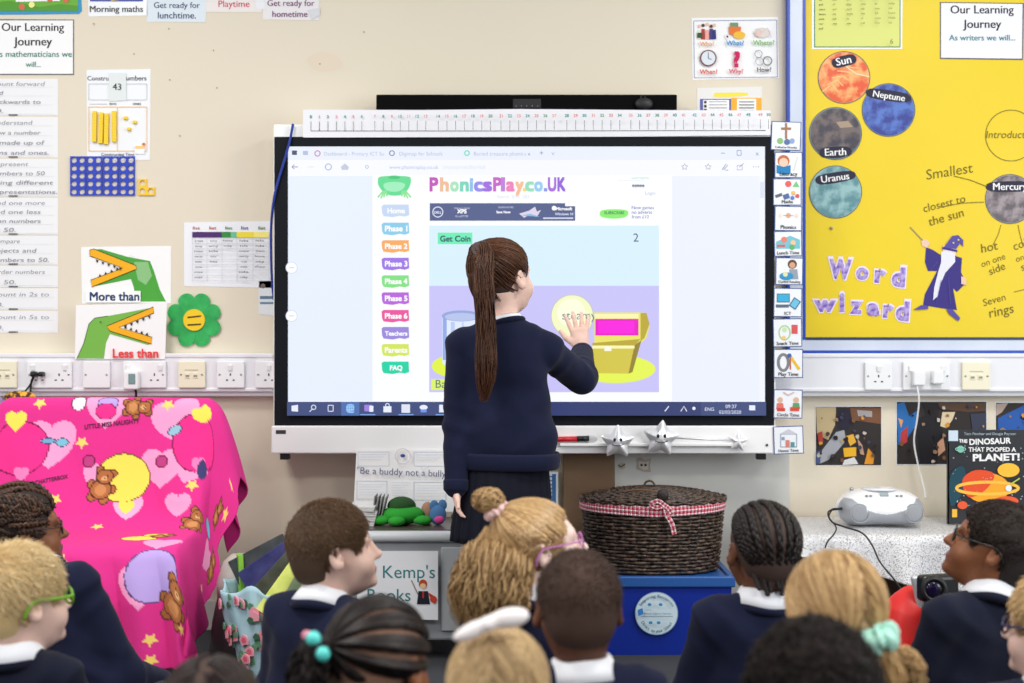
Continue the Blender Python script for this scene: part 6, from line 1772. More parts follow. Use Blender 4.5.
def bundle(ctrl, rad, n, seed, K=16, wave=.004, freq=3.0, flat=1.0, spread=.25, curl=0.0, tcut=.25):
    """strands following a centre line; ctrl list of points, rad profile along it"""
    r = np.random.default_rng(seed)
    c = catmull([Vector(p) for p in ctrl], 8); c = np.array(c); s = np.r_[0, np.cumsum(np.linalg.norm(np.diff(c, axis=0), axis=1))]; s /= s[-1]
    t = np.linspace(0, 1, K); P0 = np.stack([np.interp(t, s, c[:, i]) for i in range(3)], 1)
    T = np.gradient(P0, axis=0); T /= np.linalg.norm(T, axis=1)[:, None]
    A = np.zeros_like(T); a = np.cross(T[0], [0.0, 1.0, 0.1]); a /= np.linalg.norm(a)
    for i in range(K):
        a = a - T[i] * (a @ T[i]); a /= np.linalg.norm(a); A[i] = a
    B = np.cross(T, A); rd = np.interp(t, np.linspace(0, 1, len(rad)), rad)
    rho = np.sqrt(r.random(n)); th = r.uniform(0, 2 * pi, n); out = np.zeros((n, K, 3))
    w1, w2, w3 = r.uniform(0, 6, n), r.uniform(0, 6, n), r.uniform(.7, 1.3, n)
    cut = 1 - r.random(n) ** 1.5 * tcut
    for i in range(K):
        tt = t[i] * cut
        Pi = np.stack([np.interp(tt, t, P0[:, q]) for q in range(3)], 1); Ri = np.interp(tt, t, rd)
        ai = np.stack([np.interp(tt, t, A[:, q]) for q in range(3)], 1); bi = np.stack([np.interp(tt, t, B[:, q]) for q in range(3)], 1)
        x = rho * np.cos(th) * Ri * (1 + spread * tt) + wave * np.sin(freq * 2 * pi * tt * w3 + w1) * np.minimum(1, tt * 4)
        y = rho * np.sin(th) * Ri * flat * (1 + spread * tt) + wave * np.cos(freq * 2 * pi * tt * w3 + w2) * np.minimum(1, tt * 4)
        if curl:
            x = x + curl * np.cos(freq * 2 * pi * 2 * tt + w1) * tt; y = y + curl * np.sin(freq * 2 * pi * 2 * tt + w1) * tt
        out[:, i] = Pi + ai * x[:, None] + bi * y[:, None]
    return out


def scrunchie(root, c, axis, R, r, m, name='scrunchie', seed=0, puff=1.0):
    q = Vector(axis).to_track_quat('Z', 'Y').to_matrix(); V, Q = [], []; n, k = 90, 16
    rr = random.Random(seed); ph = [rr.uniform(0, 6) for _ in range(4)]
    for i in range(n):
        a = 2 * pi * i / n
        rad = r * (1 + 0.16 * puff * sin(9 * a + ph[0]) + 0.12 * puff * sin(14 * a + ph[1])); oz = 0.25 * r * sin(5 * a + ph[2]) * puff
        for j in range(k):
            b = 2 * pi * j / k; rj = rad * (1 + 0.08 * puff * sin(3 * b + 7 * a))
            V.append(Vector(c) + q @ Vector(((R + rj * cos(b)) * cos(a), (R + rj * cos(b)) * sin(a), rj * sin(b) * 1.1 + oz)))
            Q.append((i * k + j, ((i + 1) % n) * k + j, ((i + 1) % n) * k + (j + 1) % k, i * k + (j + 1) % k))
    mb = MB(); mb.add(V, Q, m, True); return mb.build(name, root, local=True)


def glasses(h, root, m, thick=.0020, lens=True):
    mb = MB()
    for x in (-1, 1):
        n = 24
        mb.tube([h.w((x * (.031 + .021 * cos(a)), .0880 - 2.6 * max(0, .031 + .021 * cos(a) * 1 - .02) ** 2, .001 + .0165 * sin(a))) for a in np.linspace(0, 2 * pi, n, endpoint=False)], thick * h.k, m, 6, closed=True)
    mb.tube([h.w((-.011, .088, .005)), h.w((0, .0905, .007)), h.w((.011, .088, .005))], thick * h.k, m, 6)
    g = mb.build('glasses', root, local=True)
    for x in (-1, 1):
        mb = MB(); mb.tube([h.w((x * .052, .0855, .005)), h.w((x * .067, .072, .006)), h.w((x * .078, .030, .008)), h.w((x * .082, -.006, .010)), h.w((x * .082, -.024, -.006)), h.w((x * .080, -.030, -.022))], thick * 1.1 * h.k, m, 6, smooth_n=4); mb.build('temple_arm', g, local=True)
    return g


def hand(f, wrist, d, palm_n, k=1.0, curl=0.4, spread=10, thumb=1, vk=.004):
    """palm + five fingers; d = direction of fingers, palm_n = palm normal, thumb=+-1 side"""
    d = Vector(d).normalized(); nrm = Vector(palm_n); nrm = (nrm - d * nrm.dot(d)).normalized(); sx = d.cross(nrm).normalized() * thumb
    w = Vector(wrist); out = []
    palm0, palm1 = w + d * .012 * k, w + d * .052 * k
    for o in (-.017, -.006, .006, .017): f.cone(w + d * .010 * k + sx * o * .75 * k, w + d * .052 * k + sx * o * k, .0100 * k, .0088 * k, k=.008)
    f.cone(w - d * .02 * k, w + d * .02 * k, .016 * k, .017 * k, k=.012)
    lens = [.046, .052, .048, .038]
    for i, (o, L) in enumerate(zip((.021, .007, -.007, -.020), lens)):
        a = radians((1.5 - i) * spread); dd = (d * cos(a) + sx * sin(a)).normalized()
        p = w + d * .054 * k + sx * o * k; c = curl * (1 + .15 * i)
        for s in range(3):
            ang = c * (s + .5) * .8; v = (dd * cos(ang) + nrm * sin(ang)); q = p + v * L * k * (.42, .32, .26)[s]
            f.cone(p, q, (.0066, .0062, .0056)[s] * k, (.0062, .0056, .0048)[s] * k, k=vk); p = q
        out.append(p)
    a = radians(48 if curl < .3 else 35); v = (d * cos(a) + sx * sin(a) + nrm * .25 * curl).normalized(); p = w + d * .016 * k + sx * .018 * k
    q = p + v * .028 * k; f.cone(p, q, .0095 * k, .0080 * k, k=.008); v2 = (v + d * .5).normalized(); q2 = q + v2 * .024 * k; f.cone(q, q2, .0078 * k, .0058 * k, k=vk)
    return out


def fabric(V, Q, spots, seed, base=.0022):
    """soft cloth folds: low ripples everywhere, tighter ones near the joints in spots [(centre, radius, amp)]"""
    N = normals_of(V, Q); d = base * wavy(V, seed, 17, 2, (1, 1, 2.0))
    for c, r, a, fr, ax in spots:
        g = np.exp(-((V - np.array(c)) ** 2).sum(1) / r ** 2)
        ph = (V - np.array(c)) @ (np.array(ax, float) / np.linalg.norm(ax)) * fr
        s = np.sin(ph + 1.2 * wavy(V, seed + 3, 20, 1)); d += g * a * np.where(s > 0, s, s * .5)
    V = V + N * d[:, None]
    return relax_mesh(V, Q, .25)


def child(name_label, px, crown, Y, yaw, pitch=0, roll=0, skin=None, body_px=None, body_dy=0.0, tyaw=0, hs=.95, jumper=NAVY, arms=None,
          legs='cross', eyes=True, iris=(70, 50, 35), brow=None, lip=(205, 135, 122), width=1.0, vox=.0045, group=None, neck_up=0.0, sh_up=0.0):
    cz = P(px, crown, Y).z
    # the crown sits about .105*hs above the head centre
    X = P(px, 0, Y).x; bx = P(px if body_px is None else body_px, 0, Y).x; by = Y + body_dy
    root = empty('person', (bx, by, 0), label=name_label, cat='person', group=group)
    H = np.array([X - bx, Y - by, cz - (.105 + .004) * hs]); h = Head(H, yaw, pitch, roll, hs)
    T = np.array(Matrix.Rotation(radians(-tyaw), 3, 'Z'))
    def tw(p): return np.asarray(p, float) @ T.T
    zN = H[2] - (.104 - neck_up) * hs; zS = zN - .034 + sh_up
    nx = H[0] * .75, H[1] * .75 - .0
    N0 = np.array([nx[0], nx[1], zN]) + tw((0, -.022, 0)); off = np.array([N0[0], N0[1], 0])
    w = .105 * width
    def up(p, k): return tw(p) + off * k     # k = how far the lean has reached at that height
    lo = np.array([-.40, -.40, -.01]) + np.minimum(0, [H[0], H[1], 0]); hi = np.array([.40, .46, cz + .03]) + np.maximum(0, [H[0], H[1], 0])
    sh = {s: up((s * w, -.006, zS - .012), 1) for s in (-1, 1)}
    if arms is None:
        arms = {s: (tw((s * .150, .02, .18)) + off * .5, tw((s * .070, .150, .125))) for s in (-1, 1)}
    hipz = .085
    def torso(f, g):
        for s in (-1, 1):
            f.cone(up((s * .052, -.004, zS - .045), .9), up((s * .050, 0, .20), .45), .066, .066, k=.03, grow=g)
            f.cone(up((s * .050, 0, .20), .45), tw((s * .052, .0, .105)), .066, .078, k=.03, grow=g)
            f.cone(N0 + [0, 0, -.012], sh[s], .030, .040, k=.030, grow=g)
            f.cone(sh[s], arms[s][0], .042, .036, k=.022, grow=g)
            f.cone(arms[s][0], arms[s][1], .036, .028, k=.014, grow=g)
        f.ell(up((0, .0, zS - .09), .8), (.100, .066, .085), R=T, k=.03, grow=g); f.ell(tw((0, .012, .16)) + off * .3, (.105, .080, .090), R=T, k=.03, grow=g)
    knees = {s: tw((s * .175, .175, .085)) for s in (-1, 1)} if legs == 'cross' else {s: tw((s * .075, .165, .055)) for s in (-1, 1)}; ank = {s: tw((-s * .050, .215 + .03 * s, .045)) for s in (-1, 1)} if legs == 'cross' else {s: tw((s * .06, -.10, .040)) for s in (-1, 1)}; hip = {s: tw((s * .065, .02, hipz)) for s in (-1, 1)}
    def legsf(f, g):
        for s in (-1, 1): f.cone(hip[s], knees[s], .066, .045, k=.02, grow=g); f.cone(knees[s], ank[s], .044, .028, k=.012, grow=g)
        f.ell(tw((0, 0, .085)), (.115, .095, .075), R=T, k=.03, grow=g)
    # skin
    f = SDF(lo, hi, vox); torso(f, -.011); legsf(f, -.010); h.sculpt(f)
    f.cone(N0 + tw((0, .004, -.03)), h.w((0, -.022, -.055)), .046 * hs, .042 * hs, k=.025)
    for s in (-1, 1):
        dd = Vector(arms[s][1] - arms[s][0]).normalized(); hand(f, arms[s][1], dd, (0, 0, -1), .95, .7, 4, thumb=-s)
    for s in (-1, 1): f.cone(ank[s], ank[s] + tw((-s * .05, .02, -.012) if legs == 'cross' else (0, -.03, -.004)), .022, .020, k=.01)
    V, Q = f.surface(1)
    fc = h.inv(V[Q].mean(1)); lips = (np.abs(fc[:, 0]) < .019 - 6 * (fc[:, 2] + .054) ** 2 * 10) & (fc[:, 1] > .0805) & (fc[:, 2] < -.0455) & (fc[:, 2] > -.0635)
    link_mesh('body', np_mesh('body', V, Q, [skin, mat('lips_%d_%d_%d' % lip, lip, .4)], midx=lips.astype(int)), root)
    if eyes: h.eyes(root, iris, brow)
    # jumper
    f = SDF(lo, hi, vox); torso(f, .004); f.cone(N0 + tw((0, .002, -.090)), N0 + [0, 0, -.052], .066, .060, k=.02)
    ax = h.w((0, -.02, -.05)) - N0
    f.cone(N0 + [0, 0, .000], N0 + ax * 2, .043, .060, k=.006, op='sub'); f.plane((0, 0, -1), (0, 0, .075))
    for s in (-1, 1): d = arms[s][1] - arms[s][0]; f.plane(d, arms[s][1] + d / np.linalg.norm(d) * .006) if False else None
    V, Q = f.surface(1)
    V = fabric(V, Q, [(sh[s], .07, .0045, 120, (s, .3, -1)) for s in (-1, 1)] + [(arms[s][0], .06, .005, 130, arms[s][1] - arms[s][0]) for s in (-1, 1)] + [(tw((0, 0, .15)), .12, .005, 80, (.2, .3, 1))], int(px) + 5)
    jm = link_mesh('sweatshirt', np_mesh('sweatshirt', V, Q, jumper), root)
    for s in (-1, 1):
        d = Vector(arms[s][1] - arms[s][0]).normalized(); q = Vector(arms[s][1])
        mb = MB(); mb.tube([q - d * .010, q - d * .006, q + d * .014, q + d * .018], [.0325, .0335, .0325, .030], jumper, 20); mb.build('cuff', jm, local=True)
    # neck rib and polo collar
    q = Vector(ax).to_track_quat('Z', 'Y').to_matrix()
    Cn = Vector(N0 + [0, 0, -.002])
    front = Vector(tw((0, 1, 0))); a0 = math.atan2((q.inverted() @ front).y, (q.inverted() @ front).x)
    rings = []
    prof = [(.0445, .000), (.0450, .016), (.0475, .0225), (.0520, .019), (.0600, .005), (.0690, -.013)]
    n = 56; gap = .32
    for (r_, z_) in prof:
        ring = []
        for i in range(n):
            a = a0 + gap + (2 * pi - 2 * gap) * i / (n - 1); edge = math.exp(-min(i, n - 1 - i) / 5)
            zz = z_ - (edge * .016 if r_ > .055 else 0) + .0016 * sin(4 * a)
            ring.append(Cn + q @ Vector((r_ * cos(a), r_ * sin(a) * 1.0, zz)))
        rings.append(ring)
    mb = MB(); mb.loft(rings, COLLAR, closed_u=False, cap=False); co = mb.build('collar', root, local=True); s_ = co.modifiers.new('t', 'SOLIDIFY'); s_.thickness = .0022
    mb = MB(); mb.tube([Cn + q @ Vector((.0600 * cos(a), .0600 * sin(a), -.021)) for a in np.linspace(0, 2 * pi, 40, endpoint=False)], .0105, jumper, 10, closed=True); mb.build('neck_rib', jm, local=True)
    # trousers and shoes
    f = SDF(lo, (hi[0], hi[1], .26), vox + .001); legsf(f, .003); V, Q = f.surface(1)
    link_mesh('trousers', np_mesh('trousers', V, Q, GREYT), root)
    for s in (-1, 1):
        a = ank[s]; b = a + tw((-s * .090, .030, -.012) if legs == 'cross' else (0, -.035, -.004)); f = SDF(np.minimum(a, b) - .06, np.maximum(a, b) + .06, .005); f.cone(a, b, .030, .026, k=.01); f.plane((0, 0, -1), (0, 0, .006)); V, Q = f.surface(1)
        link_mesh('shoe', np_mesh('shoe', V, Q, SHOE), root)
    return root, h, dict(N0=N0, sh=sh, T=T)


def hairmat(key, a, b, rough=0.38):
    return mat(key, a, rough, island=b, spec=0.3)


def short_hair(root, h, key, c1, c2, n=5200, L=.016, seed=1, fore=.055, radius=.0010, whorl=(0, -.7, .75), cap_g=.004, lump=.0, capc=None, top=0.0, jit=.35, low=-.07, lift=.5):
    V, Q = cap(h, cap_g, fore, low=low, lump=lump, seed=seed, top=top)
    r = np.random.default_rng(seed); d = roots(h, n, seed, fore, low); wd = np.array(whorl, float); wd /= np.linalg.norm(wd)
    t = d - wd; t -= d * (t * d).sum(1)[:, None]; t /= np.linalg.norm(t, axis=1)[:, None] + 1e-6
    t += r.normal(size=t.shape) * jit; K = 4; s = np.linspace(0, 1, K); Ls = L * (.6 + .6 * r.random(len(d)))
    p0 = h.C + d * (h.R + cap_g * .95) + np.array([0, 0, top * .95]) * np.maximum(0, d[:, 2:3])
    pts = p0[:, None] + (t[:, None] * s[None, :, None] * (1 - .15 * s[None, :, None]) + d[:, None] * (lift * s * (1.0 - .5 * s))[None, :, None]) * Ls[:, None, None]
    sv, sq = strands_geo(h.w(pts), np.array([1, .95, .7, .15]) * radius)
    return merge('hair', [(V, Q, 0), (sv, sq, 1)], [mat(key + '_scalp', capc or c1, .8), hairmat(key, c1, c2)], root)


def combed(root, h, key, c1, c2, tie, n=1500, seed=1, fore=.060, radius=.0016, low=-.07, capc=None, lift=.004, tie_lift=.012, **k):
    V, Q = cap(h, .002, fore, low=low, nape=False)
    pts = np.concatenate([gather(h, n, tie, seed, lift=lift, tie_lift=tie_lift, fore=fore, low=low, **k), fill_nape(h, tie, 500, seed)])
    K = pts.shape[1]; rad = np.r_[.4, np.ones(K - 1)] * radius
    sv, sq = strands_geo(pts, rad)
    return merge('hair', [(V, Q, 0), (sv, sq, 1)], [mat(key + '_scalp', capc or c1, .8), hairmat(key, c1, c2)], root)


def locks(root, paths, key, name='ponytail', radius=.0016, label=None):
    K = paths.shape[1]; rad = np.interp(np.linspace(0, 1, K), [0, .1, .8, 1], [.8, 1, .8, .1]) * radius
    V, Q = strands_geo(paths, rad)
    return link_mesh(name, np_mesh(name, V, Q, _M[key]), root, label=label)


SK_PALE = skinmat('skin_pale', (243, 204, 188)); SK_PALE2 = skinmat('skin_fair', (246, 214, 201)); SK_DK = skinmat('skin_brown', (112, 70, 48)); SK_DK2 = skinmat('skin_deep_brown', (92, 56, 40)); SK_BR = skinmat('skin_warm_brown', (140, 88, 58))


def nape_dirs(n, seed):
    """extra roots low on the back of the head, as directions from the cranium centre"""
    r = np.random.default_rng(seed); x = r.uniform(-.045, .045, n); z = r.uniform(-.062, -.02, n)
    y = -.047 - .047 * np.sqrt(np.clip(1 - (x / .054) ** 2 - ((z + .030) / .048) ** 2, 0, 1)); return np.stack([x, y, z], 1)


def fill_nape(h, tie, n, seed, K=9, lift=.003):
    """strands from the nape up to the tie point"""
    r = np.random.default_rng(seed); p = nape_dirs(n, seed); t = np.linspace(0, 1, K)
    T = np.array(tie, float) / np.linalg.norm(tie); e = h.C + T * (h.R + .008) + r.normal(size=(n, 3)) * .004
    v = p - h.C; d0 = v / h.R; l0 = np.linalg.norm(d0, axis=1); d0 /= l0[:, None]
    D = slerp(d0, np.tile(T, (n, 1)), t); ln = l0[:, None] * (1 - t) ** 1.5 + 1 * (1 - (1 - t) ** 1.5)
    q = h.C + D * (h.R + .003) * np.maximum(ln, 1.0)[..., None] + D * (lift * r.random((n, 1, 1)))
    return h.w(q)
ONLY = None
# ---------------------------------------------------------------- the girl at the display
def standing_girl():
    Y = 4.13
    g = Vector((P(503, 0, Y).x, Y, 0))
    root = empty('person', g, label='girl with long brown ponytail in navy sweatshirt standing and touching the display', cat='person')
    def L(px, py, y): return np.array(P(px, py, y) - g)
    hs = 1.01
    H = L(502.5, 278, 4.14); h = Head(H, 42, 6, 0, hs)
    N0 = L(505, 322, 4.115); sl, sr = L(463, 346, 4.12), L(545, 349, 4.14)
    el, wl = L(457, 424, 4.10), L(456, 486, 4.07)
    er_, wr = L(581, 378, 4.30), L(582, 354, 4.505)
    hipz = .66
    lo, hi = np.array([-.30, -.26, -.01]), np.array([.42, .56, 1.30])
    ang = Matrix.Rotation(radians(-12), 3, 'Z'); T = np.array(ang)
    def tw(p): return np.array(ang @ Vector(p))
    def trunk(f, gr, flare=0.0):
        for s, sh in ((-1, sl), (1, sr)):
            f.cone(np.array([sh[0] * .42, sh[1] * .3, sh[2] - .05]), tw((s * .055, 0, .76)), .064, .068, k=.03, grow=gr)
            f.cone(tw((s * .055, 0, .76)), tw((s * .062, 0, .61)), .070, .074 + flare, k=.03, grow=gr)
            f.cone(N0 + [0, 0, -.015], sh, .032, .042, k=.030, grow=gr)
        f.ell(tw((0, -.005, .90)), (.105, .074, .12), R=T, k=.03, grow=gr); f.ell(tw((0, 0, .72)), (.112, .082, .12), R=T, k=.03, grow=gr)
    H_ = None
    def armsf(f, gr):
        f.cone(sl, el, .044, .038, k=.02, grow=gr); f.cone(el, wl, .038, .030, k=.014, grow=gr)
        f.cone(sr, er_, .044, .044, k=.02, grow=gr); f.cone(er_, wr, .044, .030, k=.016, grow=gr)
    def legf(f, gr):
        for s in (-1, 1):
            f.cone(tw((s * .058, 0, .58)), tw((s * .058, .012, .33)), .066, .044, k=.02, grow=gr); f.cone(tw((s * .058, .012, .33)), tw((s * .058, -.004, .07)), .044, .027, k=.012, grow=gr)
            f.ell(tw((s * .058, -.016, .25)), (.032, .034, .06), R=T, k=.02, grow=gr)
            f.cone(tw((s * .058, -.02, .035)), tw((s * .064, .10, .022)), .026, .020, k=.012, grow=gr)
    vox = .0038
    f = SDF(lo, hi, vox); trunk(f, -.012); armsf(f, -.011); legf(f, -.003); h.sculpt(f)
    f.cone(N0 + [0, 0, -.03], h.w((0, -.022, -.055)), .045, .040, k=.025)
    tips = hand(f, wr + np.array([-.002, .012, .016]), (-.10, .18, 1.0), (0, 1, 0), 1.16, .10, 11, thumb=1, vk=.0025)
    hand(f, wl, (.06, .02, -1), (1, 0, 0), .95, .5, 4, thumb=1)
    V, Q = f.surface(1)
    fc = h.inv(V[Q].mean(1)); lips = (np.abs(fc[:, 0]) < .018) & (fc[:, 1] > .0805) & (fc[:, 2] < -.0455) & (fc[:, 2] > -.0635)
    link_mesh('body', np_mesh('body', V, Q, [SK_PALE, mat('lips_200_120_115', (200, 120, 115), .4)], midx=lips.astype(int)), root)
    h.eyes(root, (80, 60, 40), mat('brown_brow', (70, 45, 30), .8))
    # sweatshirt
    f = SDF(lo, hi, vox); trunk(f, .008, .006)
    f.ell(tw((.024, -.01, .68)), (.138, .092, .085), R=T, k=.03); f.plane((0, 0, -1), tw((0, 0, .605))); armsf(f, .004)
    f.cone(N0 + tw((0, .002, -.090)), N0 + [0, 0, -.050], .066, .060, k=.02)
    ax = h.w((0, -.02, -.05)) - N0
    f.cone(N0 + [0, 0, -.002], N0 + ax * 2.2, .045, .060, k=.006, op='sub')
    V, Q = f.surface(1)
    V = fabric(V, Q, [(sr, .09, .006, 95, (.8, .2, -.7)), (er_, .07, .007, 110, wr - er_), (sl, .07, .004, 100, (-.6, 0, -1)), (el, .07, .004, 110, wl - el), (tw((.02, -.08, .70)), .10, .006, 60, (-.6, 0, 1)), (tw((.10, -.03, .80)), .08, .005, 70, (.7, 0, .8))], 77, .003)
    k = np.clip((.655 - V[:, 2]) / .02, 0, 1) * (np.abs(V[:, 2] - .63) < .04) * (np.hypot(V[:, 0] + 0, V[:, 1]) < .2)
    sw = link_mesh('sweatshirt', np_mesh('sweatshirt', V, Q, NAVY), root)
    # ribbed hem band and cuffs
    mb = MB(); rings = []
    for z, s_ in ((.592, .93), (.596, .965), (.615, .99), (.632, .985), (.640, .955)):
        rings.append([tw((.022 + .148 * s_ * cos(a) * (abs(cos(a)) ** 4 + abs(sin(a)) ** 4) ** (-.12), .108 * s_ * sin(a) * (abs(cos(a)) ** 4 + abs(sin(a)) ** 4) ** (-.12) - .006 + .0012 * sin(30 * a), z)) for a in np.linspace(0, 2 * pi, 96, endpoint=False)])
    mb.loft([[Vector(p) for p in r] for r in rings], NAVY, cap=False); hb = mb.build('hem_band', sw, local=True); md = hb.modifiers.new('t', 'SOLIDIFY'); md.thickness = .006; md.offset = -1
    for a, b, r in ((el, wl, .033), (er_, wr, .033)):
        d = Vector(b - a).normalized(); q = Vector(b)
        mb = MB(); mb.tube([q - d * .018, q - d * .012, q + d * .010, q + d * .016], [r + .002, r + .004, r + .003, r - .001], NAVY, 24); mb.build('cuff', sw, local=True)
    pk = MB(); # side pocket flap seam
    q = Vector(ax).to_track_quat('Z', 'Y').to_matrix(); Cn = Vector(N0)
    mb = MB(); mb.tube([Cn + q @ Vector((.053 * cos(a), .053 * sin(a), -.004)) for a in np.linspace(0, 2 * pi, 48, endpoint=False)], .0075, NAVY, 8, closed=True); mb.build('neck_rib', sw, local=True)
    mb = MB(); mb.loft([[Cn + q @ Vector((r_ * cos(a), r_ * sin(a), z_)) for a in np.linspace(0, 2 * pi, 48, endpoint=False)] for r_, z_ in ((.0470, -.01), (.0465, .008), (.0475, .014), (.0495, .010), (.051, .0))], COLLAR, cap=False); mb.build('collar', root, local=True)
    # pleated skirt
    rings = []; n = 240
    for i, t in enumerate(np.linspace(0, 1, 16)):
        z = .655 - .275 * t; a_, b_ = .118 + .030 * t ** .8, .086 + .040 * t ** .8
        if t > .93: a_ *= .985; b_ *= .985
        rings.append([Vector(tw((.008 + (a_ + .008 * t * abs(sin(12 * a)) ** .6) * cos(a) - .012 * t, (b_ + .008 * t * abs(sin(12 * a)) ** .6) * sin(a), z + .004 * sin(a * 2)))) for a in np.linspace(0, 2 * pi, n, endpoint=False)])
    mb = MB(); mb.loft(rings, SKIRT, cap=False); sk = mb.build('skirt', root, local=True); md = sk.modifiers.new('t', 'SOLIDIFY'); md.thickness = .003
    f = SDF(lo, (.3, .3, .64), .005); legf(f, .001); V, Q = f.surface(1); link_mesh('tights', np_mesh('tights', V, Q, mat('black_tights', (18, 18, 26), .8)), root)
    for s in (-1, 1):
        f = SDF(tw((s * .06, .04, .03)) - .13, tw((s * .06, .04, .03)) + .13, .0045); f.cone(tw((s * .058, -.022, .034)), tw((s * .064, .112, .024)), .034, .027, k=.012); f.plane((0, 0, 1), (0, 0, .062)); f.plane((0, 0, -1), (0, 0, .001)); V, Q = f.surface(1)
        link_mesh('shoe', np_mesh('shoe', V, Q, SHOE), root)
    # hair: combed back into a high ponytail
    tie = (-.12, -.78, .62)
    combed(root, h, 'hair_dark_brown', (54, 33, 24), (104, 66, 44), tie, n=2600, seed=3, fore=.062, radius=.0013, low=-.062, lift=.006, tie_lift=.018, jit=.08)
    tp = h.on(np.array(tie), .020)
    scrunchie(root, tp, h.M @ np.array([-.1, -.8, .5]), .017, .006, mat('black_band', (20, 18, 26), .8), 'hair_band', 2, .4)
    def R_(px, py, y): return L(px, py, y)
    b = bundle([tp, R_(485, 254, 4.00), R_(483, 278, 3.98), R_(485, 310, 3.98), R_(486, 340, 3.98), R_(486, 365, 3.975), R_(484, 402, 3.98)], [.018, .030, .037, .040, .037, .036, .044, .036, .012], 1600, 5, K=30, wave=.0060, freq=1.8, flat=.55, spread=.12, tcut=.45)
    locks(root, b, 'hair_dark_brown', radius=.0015)
    #
    return root, tips


def cast():
    # A: dark twisted hair, far left
    r, h, b = child('child with dark twisted hair and dark glasses at the far left looking right', 24, 486, 3.42, 66, 4, 0, SK_BR, body_px=103, body_dy=-0.05, tyaw=20, hs=.97, width=1.2, neck_up=.004, sh_up=.03, iris=(40, 25, 20), lip=(130, 75, 65))
    V, Q = cap(h, .006, .05, lump=.003, seed=4)
    rr = np.random.default_rng(12); parts = [(V, Q, 0)]; paths = []
    dd = roots(h, 150, 33, .05)
    for d0 in dd:
        T_ = np.array([.25 * rr.normal(), -1, .15 + .3 * rr.normal()]); T_ /= np.linalg.norm(T_)
        D = slerp(d0[None], T_[None], np.linspace(0, rr.uniform(.35, .6), 18))[0]; q = np.linspace(0, 1, 18)
        p = h.w(h.C + D * (h.R + .006 + (.010 * rr.random() * q)[:, None]))
        for j in range(2): paths.append(p + .0036 * np.stack([np.cos(q * 30 + pi * j), np.sin(q * 30 + pi * j), np.sin(q * 30 + pi * j + 1)], 1))
    sv, sq = strands_geo(np.array(paths), .0046 * np.sin(np.linspace(.5, 2.7, 18)), 6); parts.append((sv, sq, 1))
    merge('hair', parts, [mat('twist_scalp', (38, 26, 22), .8), hairmat('hair_twists', (34, 24, 20), (84, 56, 40))], r)
    glasses(h, r, mat('dark_brown_frame', (52, 30, 38), .35))
    # B: blond boy with green glasses
    r, h, b = child('blond boy with green glasses near the left edge', 22, 547, 2.85, 48, 2, 0, SK_PALE, body_px=14, tyaw=12, legs='kneel', hs=.98, jumper=NAVY2, iris=(90, 110, 130), brow=mat('blond_brow', (190, 160, 110), .8), lip=(205, 130, 120))
    short_hair(r, h, 'hair_blond', (214, 184, 130), (244, 222, 176), n=11000, L=.024, seed=5, radius=.0009, lift=.22, jit=.22, fore=.052, cap_g=.006, top=.006)
    glasses(h, r, mat('green_frame', (112, 170, 30), .3), .0030)
    # C: dark hair, bottom left
    r, h, b = child('dark-haired child with red hair ties, only head top showing at the bottom left', 212, 657, 2.15, 5, 0, 0, SK_BR, tyaw=0, legs='kneel', hs=.95, iris=(40, 25, 20), lip=(130, 75, 65))
    V, Q = cap(h, .004, .055); paths = []
    for s in (-1, 1):
        d = roots(h, 2600, 20 + s); d = d[d[:, 0] * s > .03]; T_ = np.tile(np.array([s * .97, -.35, -.10]), (len(d), 1)); T_ /= np.linalg.norm(T_, axis=1)[:, None]
        D = slerp(d, T_, np.linspace(0, 1, 9)); paths.append(h.w(h.C + D * (h.R + .004 + .005 * np.random.default_rng(3).random((len(d), 1, 1)))))
    sv, sq = strands_geo(np.concatenate(paths), .0017)
    merge('hair', [(V, Q, 0), (sv, sq, 1)], [mat('scalp_dark', (66, 46, 38), .8), hairmat('hair_black_brown', (26, 20, 20), (58, 44, 42))], r)
    for s in (-1, 1):
        c = h.on(np.array([s * .97, -.35, -.10]), .016); scrunchie(r, c, h.M @ np.array([s, -.3, 0]), .012, .008, mat('red_tie', (206, 20, 60), .7), 'hair_tie', 3)
        ball_c = h.on(np.array([s * .97, -.35, -.16]), .045); rr = np.random.default_rng(9)
        b_ = bundle([c, ball_c, ball_c + [s * .01, -.005, -.05]], [.010, .024, .014], 160, 31, K=12, wave=.006, freq=3); locks(r, b_, 'hair_black_brown', 'bunch')
        mb = MB(); mb.ball(c + np.array([0, -.018, .006]), .007, mat('yellow_bead', (240, 190, 40), .3)); mb.build('hair_bead', r, local=True)
    # D: boy in profile
    r, h, b = child('boy with short brown hair in profile looking right, before the trolley', 335, 502, 3.12, 76, 6, 0, SK_PALE, body_px=316, tyaw=32, hs=.97, iris=(70, 50, 35), brow=mat('brown_brow'), lip=(214, 140, 130))
    short_hair(r, h, 'hair_brown', (74, 54, 38), (122, 92, 64), n=15000, L=.011, seed=7, radius=.00065, fore=.050, cap_g=.006, top=.005, lift=.42, jit=.22, whorl=(0, -.75, .7))
    # E: dark braids with teal beads
    r, h, b = child('child with dark braids gathered by turquoise beads, seen from behind', 380, 599, 2.37, 30, -6, 0, SK_BR, body_px=372, tyaw=5, legs='kneel', hs=1.0, iris=(40, 25, 20), lip=(130, 75, 65))
    V, Q = cap(h, .002, .06); paths = []; tie = np.array([-.34, -.92, .12]); tie /= np.linalg.norm(tie)
    rr = np.random.default_rng(2); e1 = np.cross(tie, [0, 0, 1.0]); e1 /= np.linalg.norm(e1); e2 = np.cross(tie, e1); sub = []
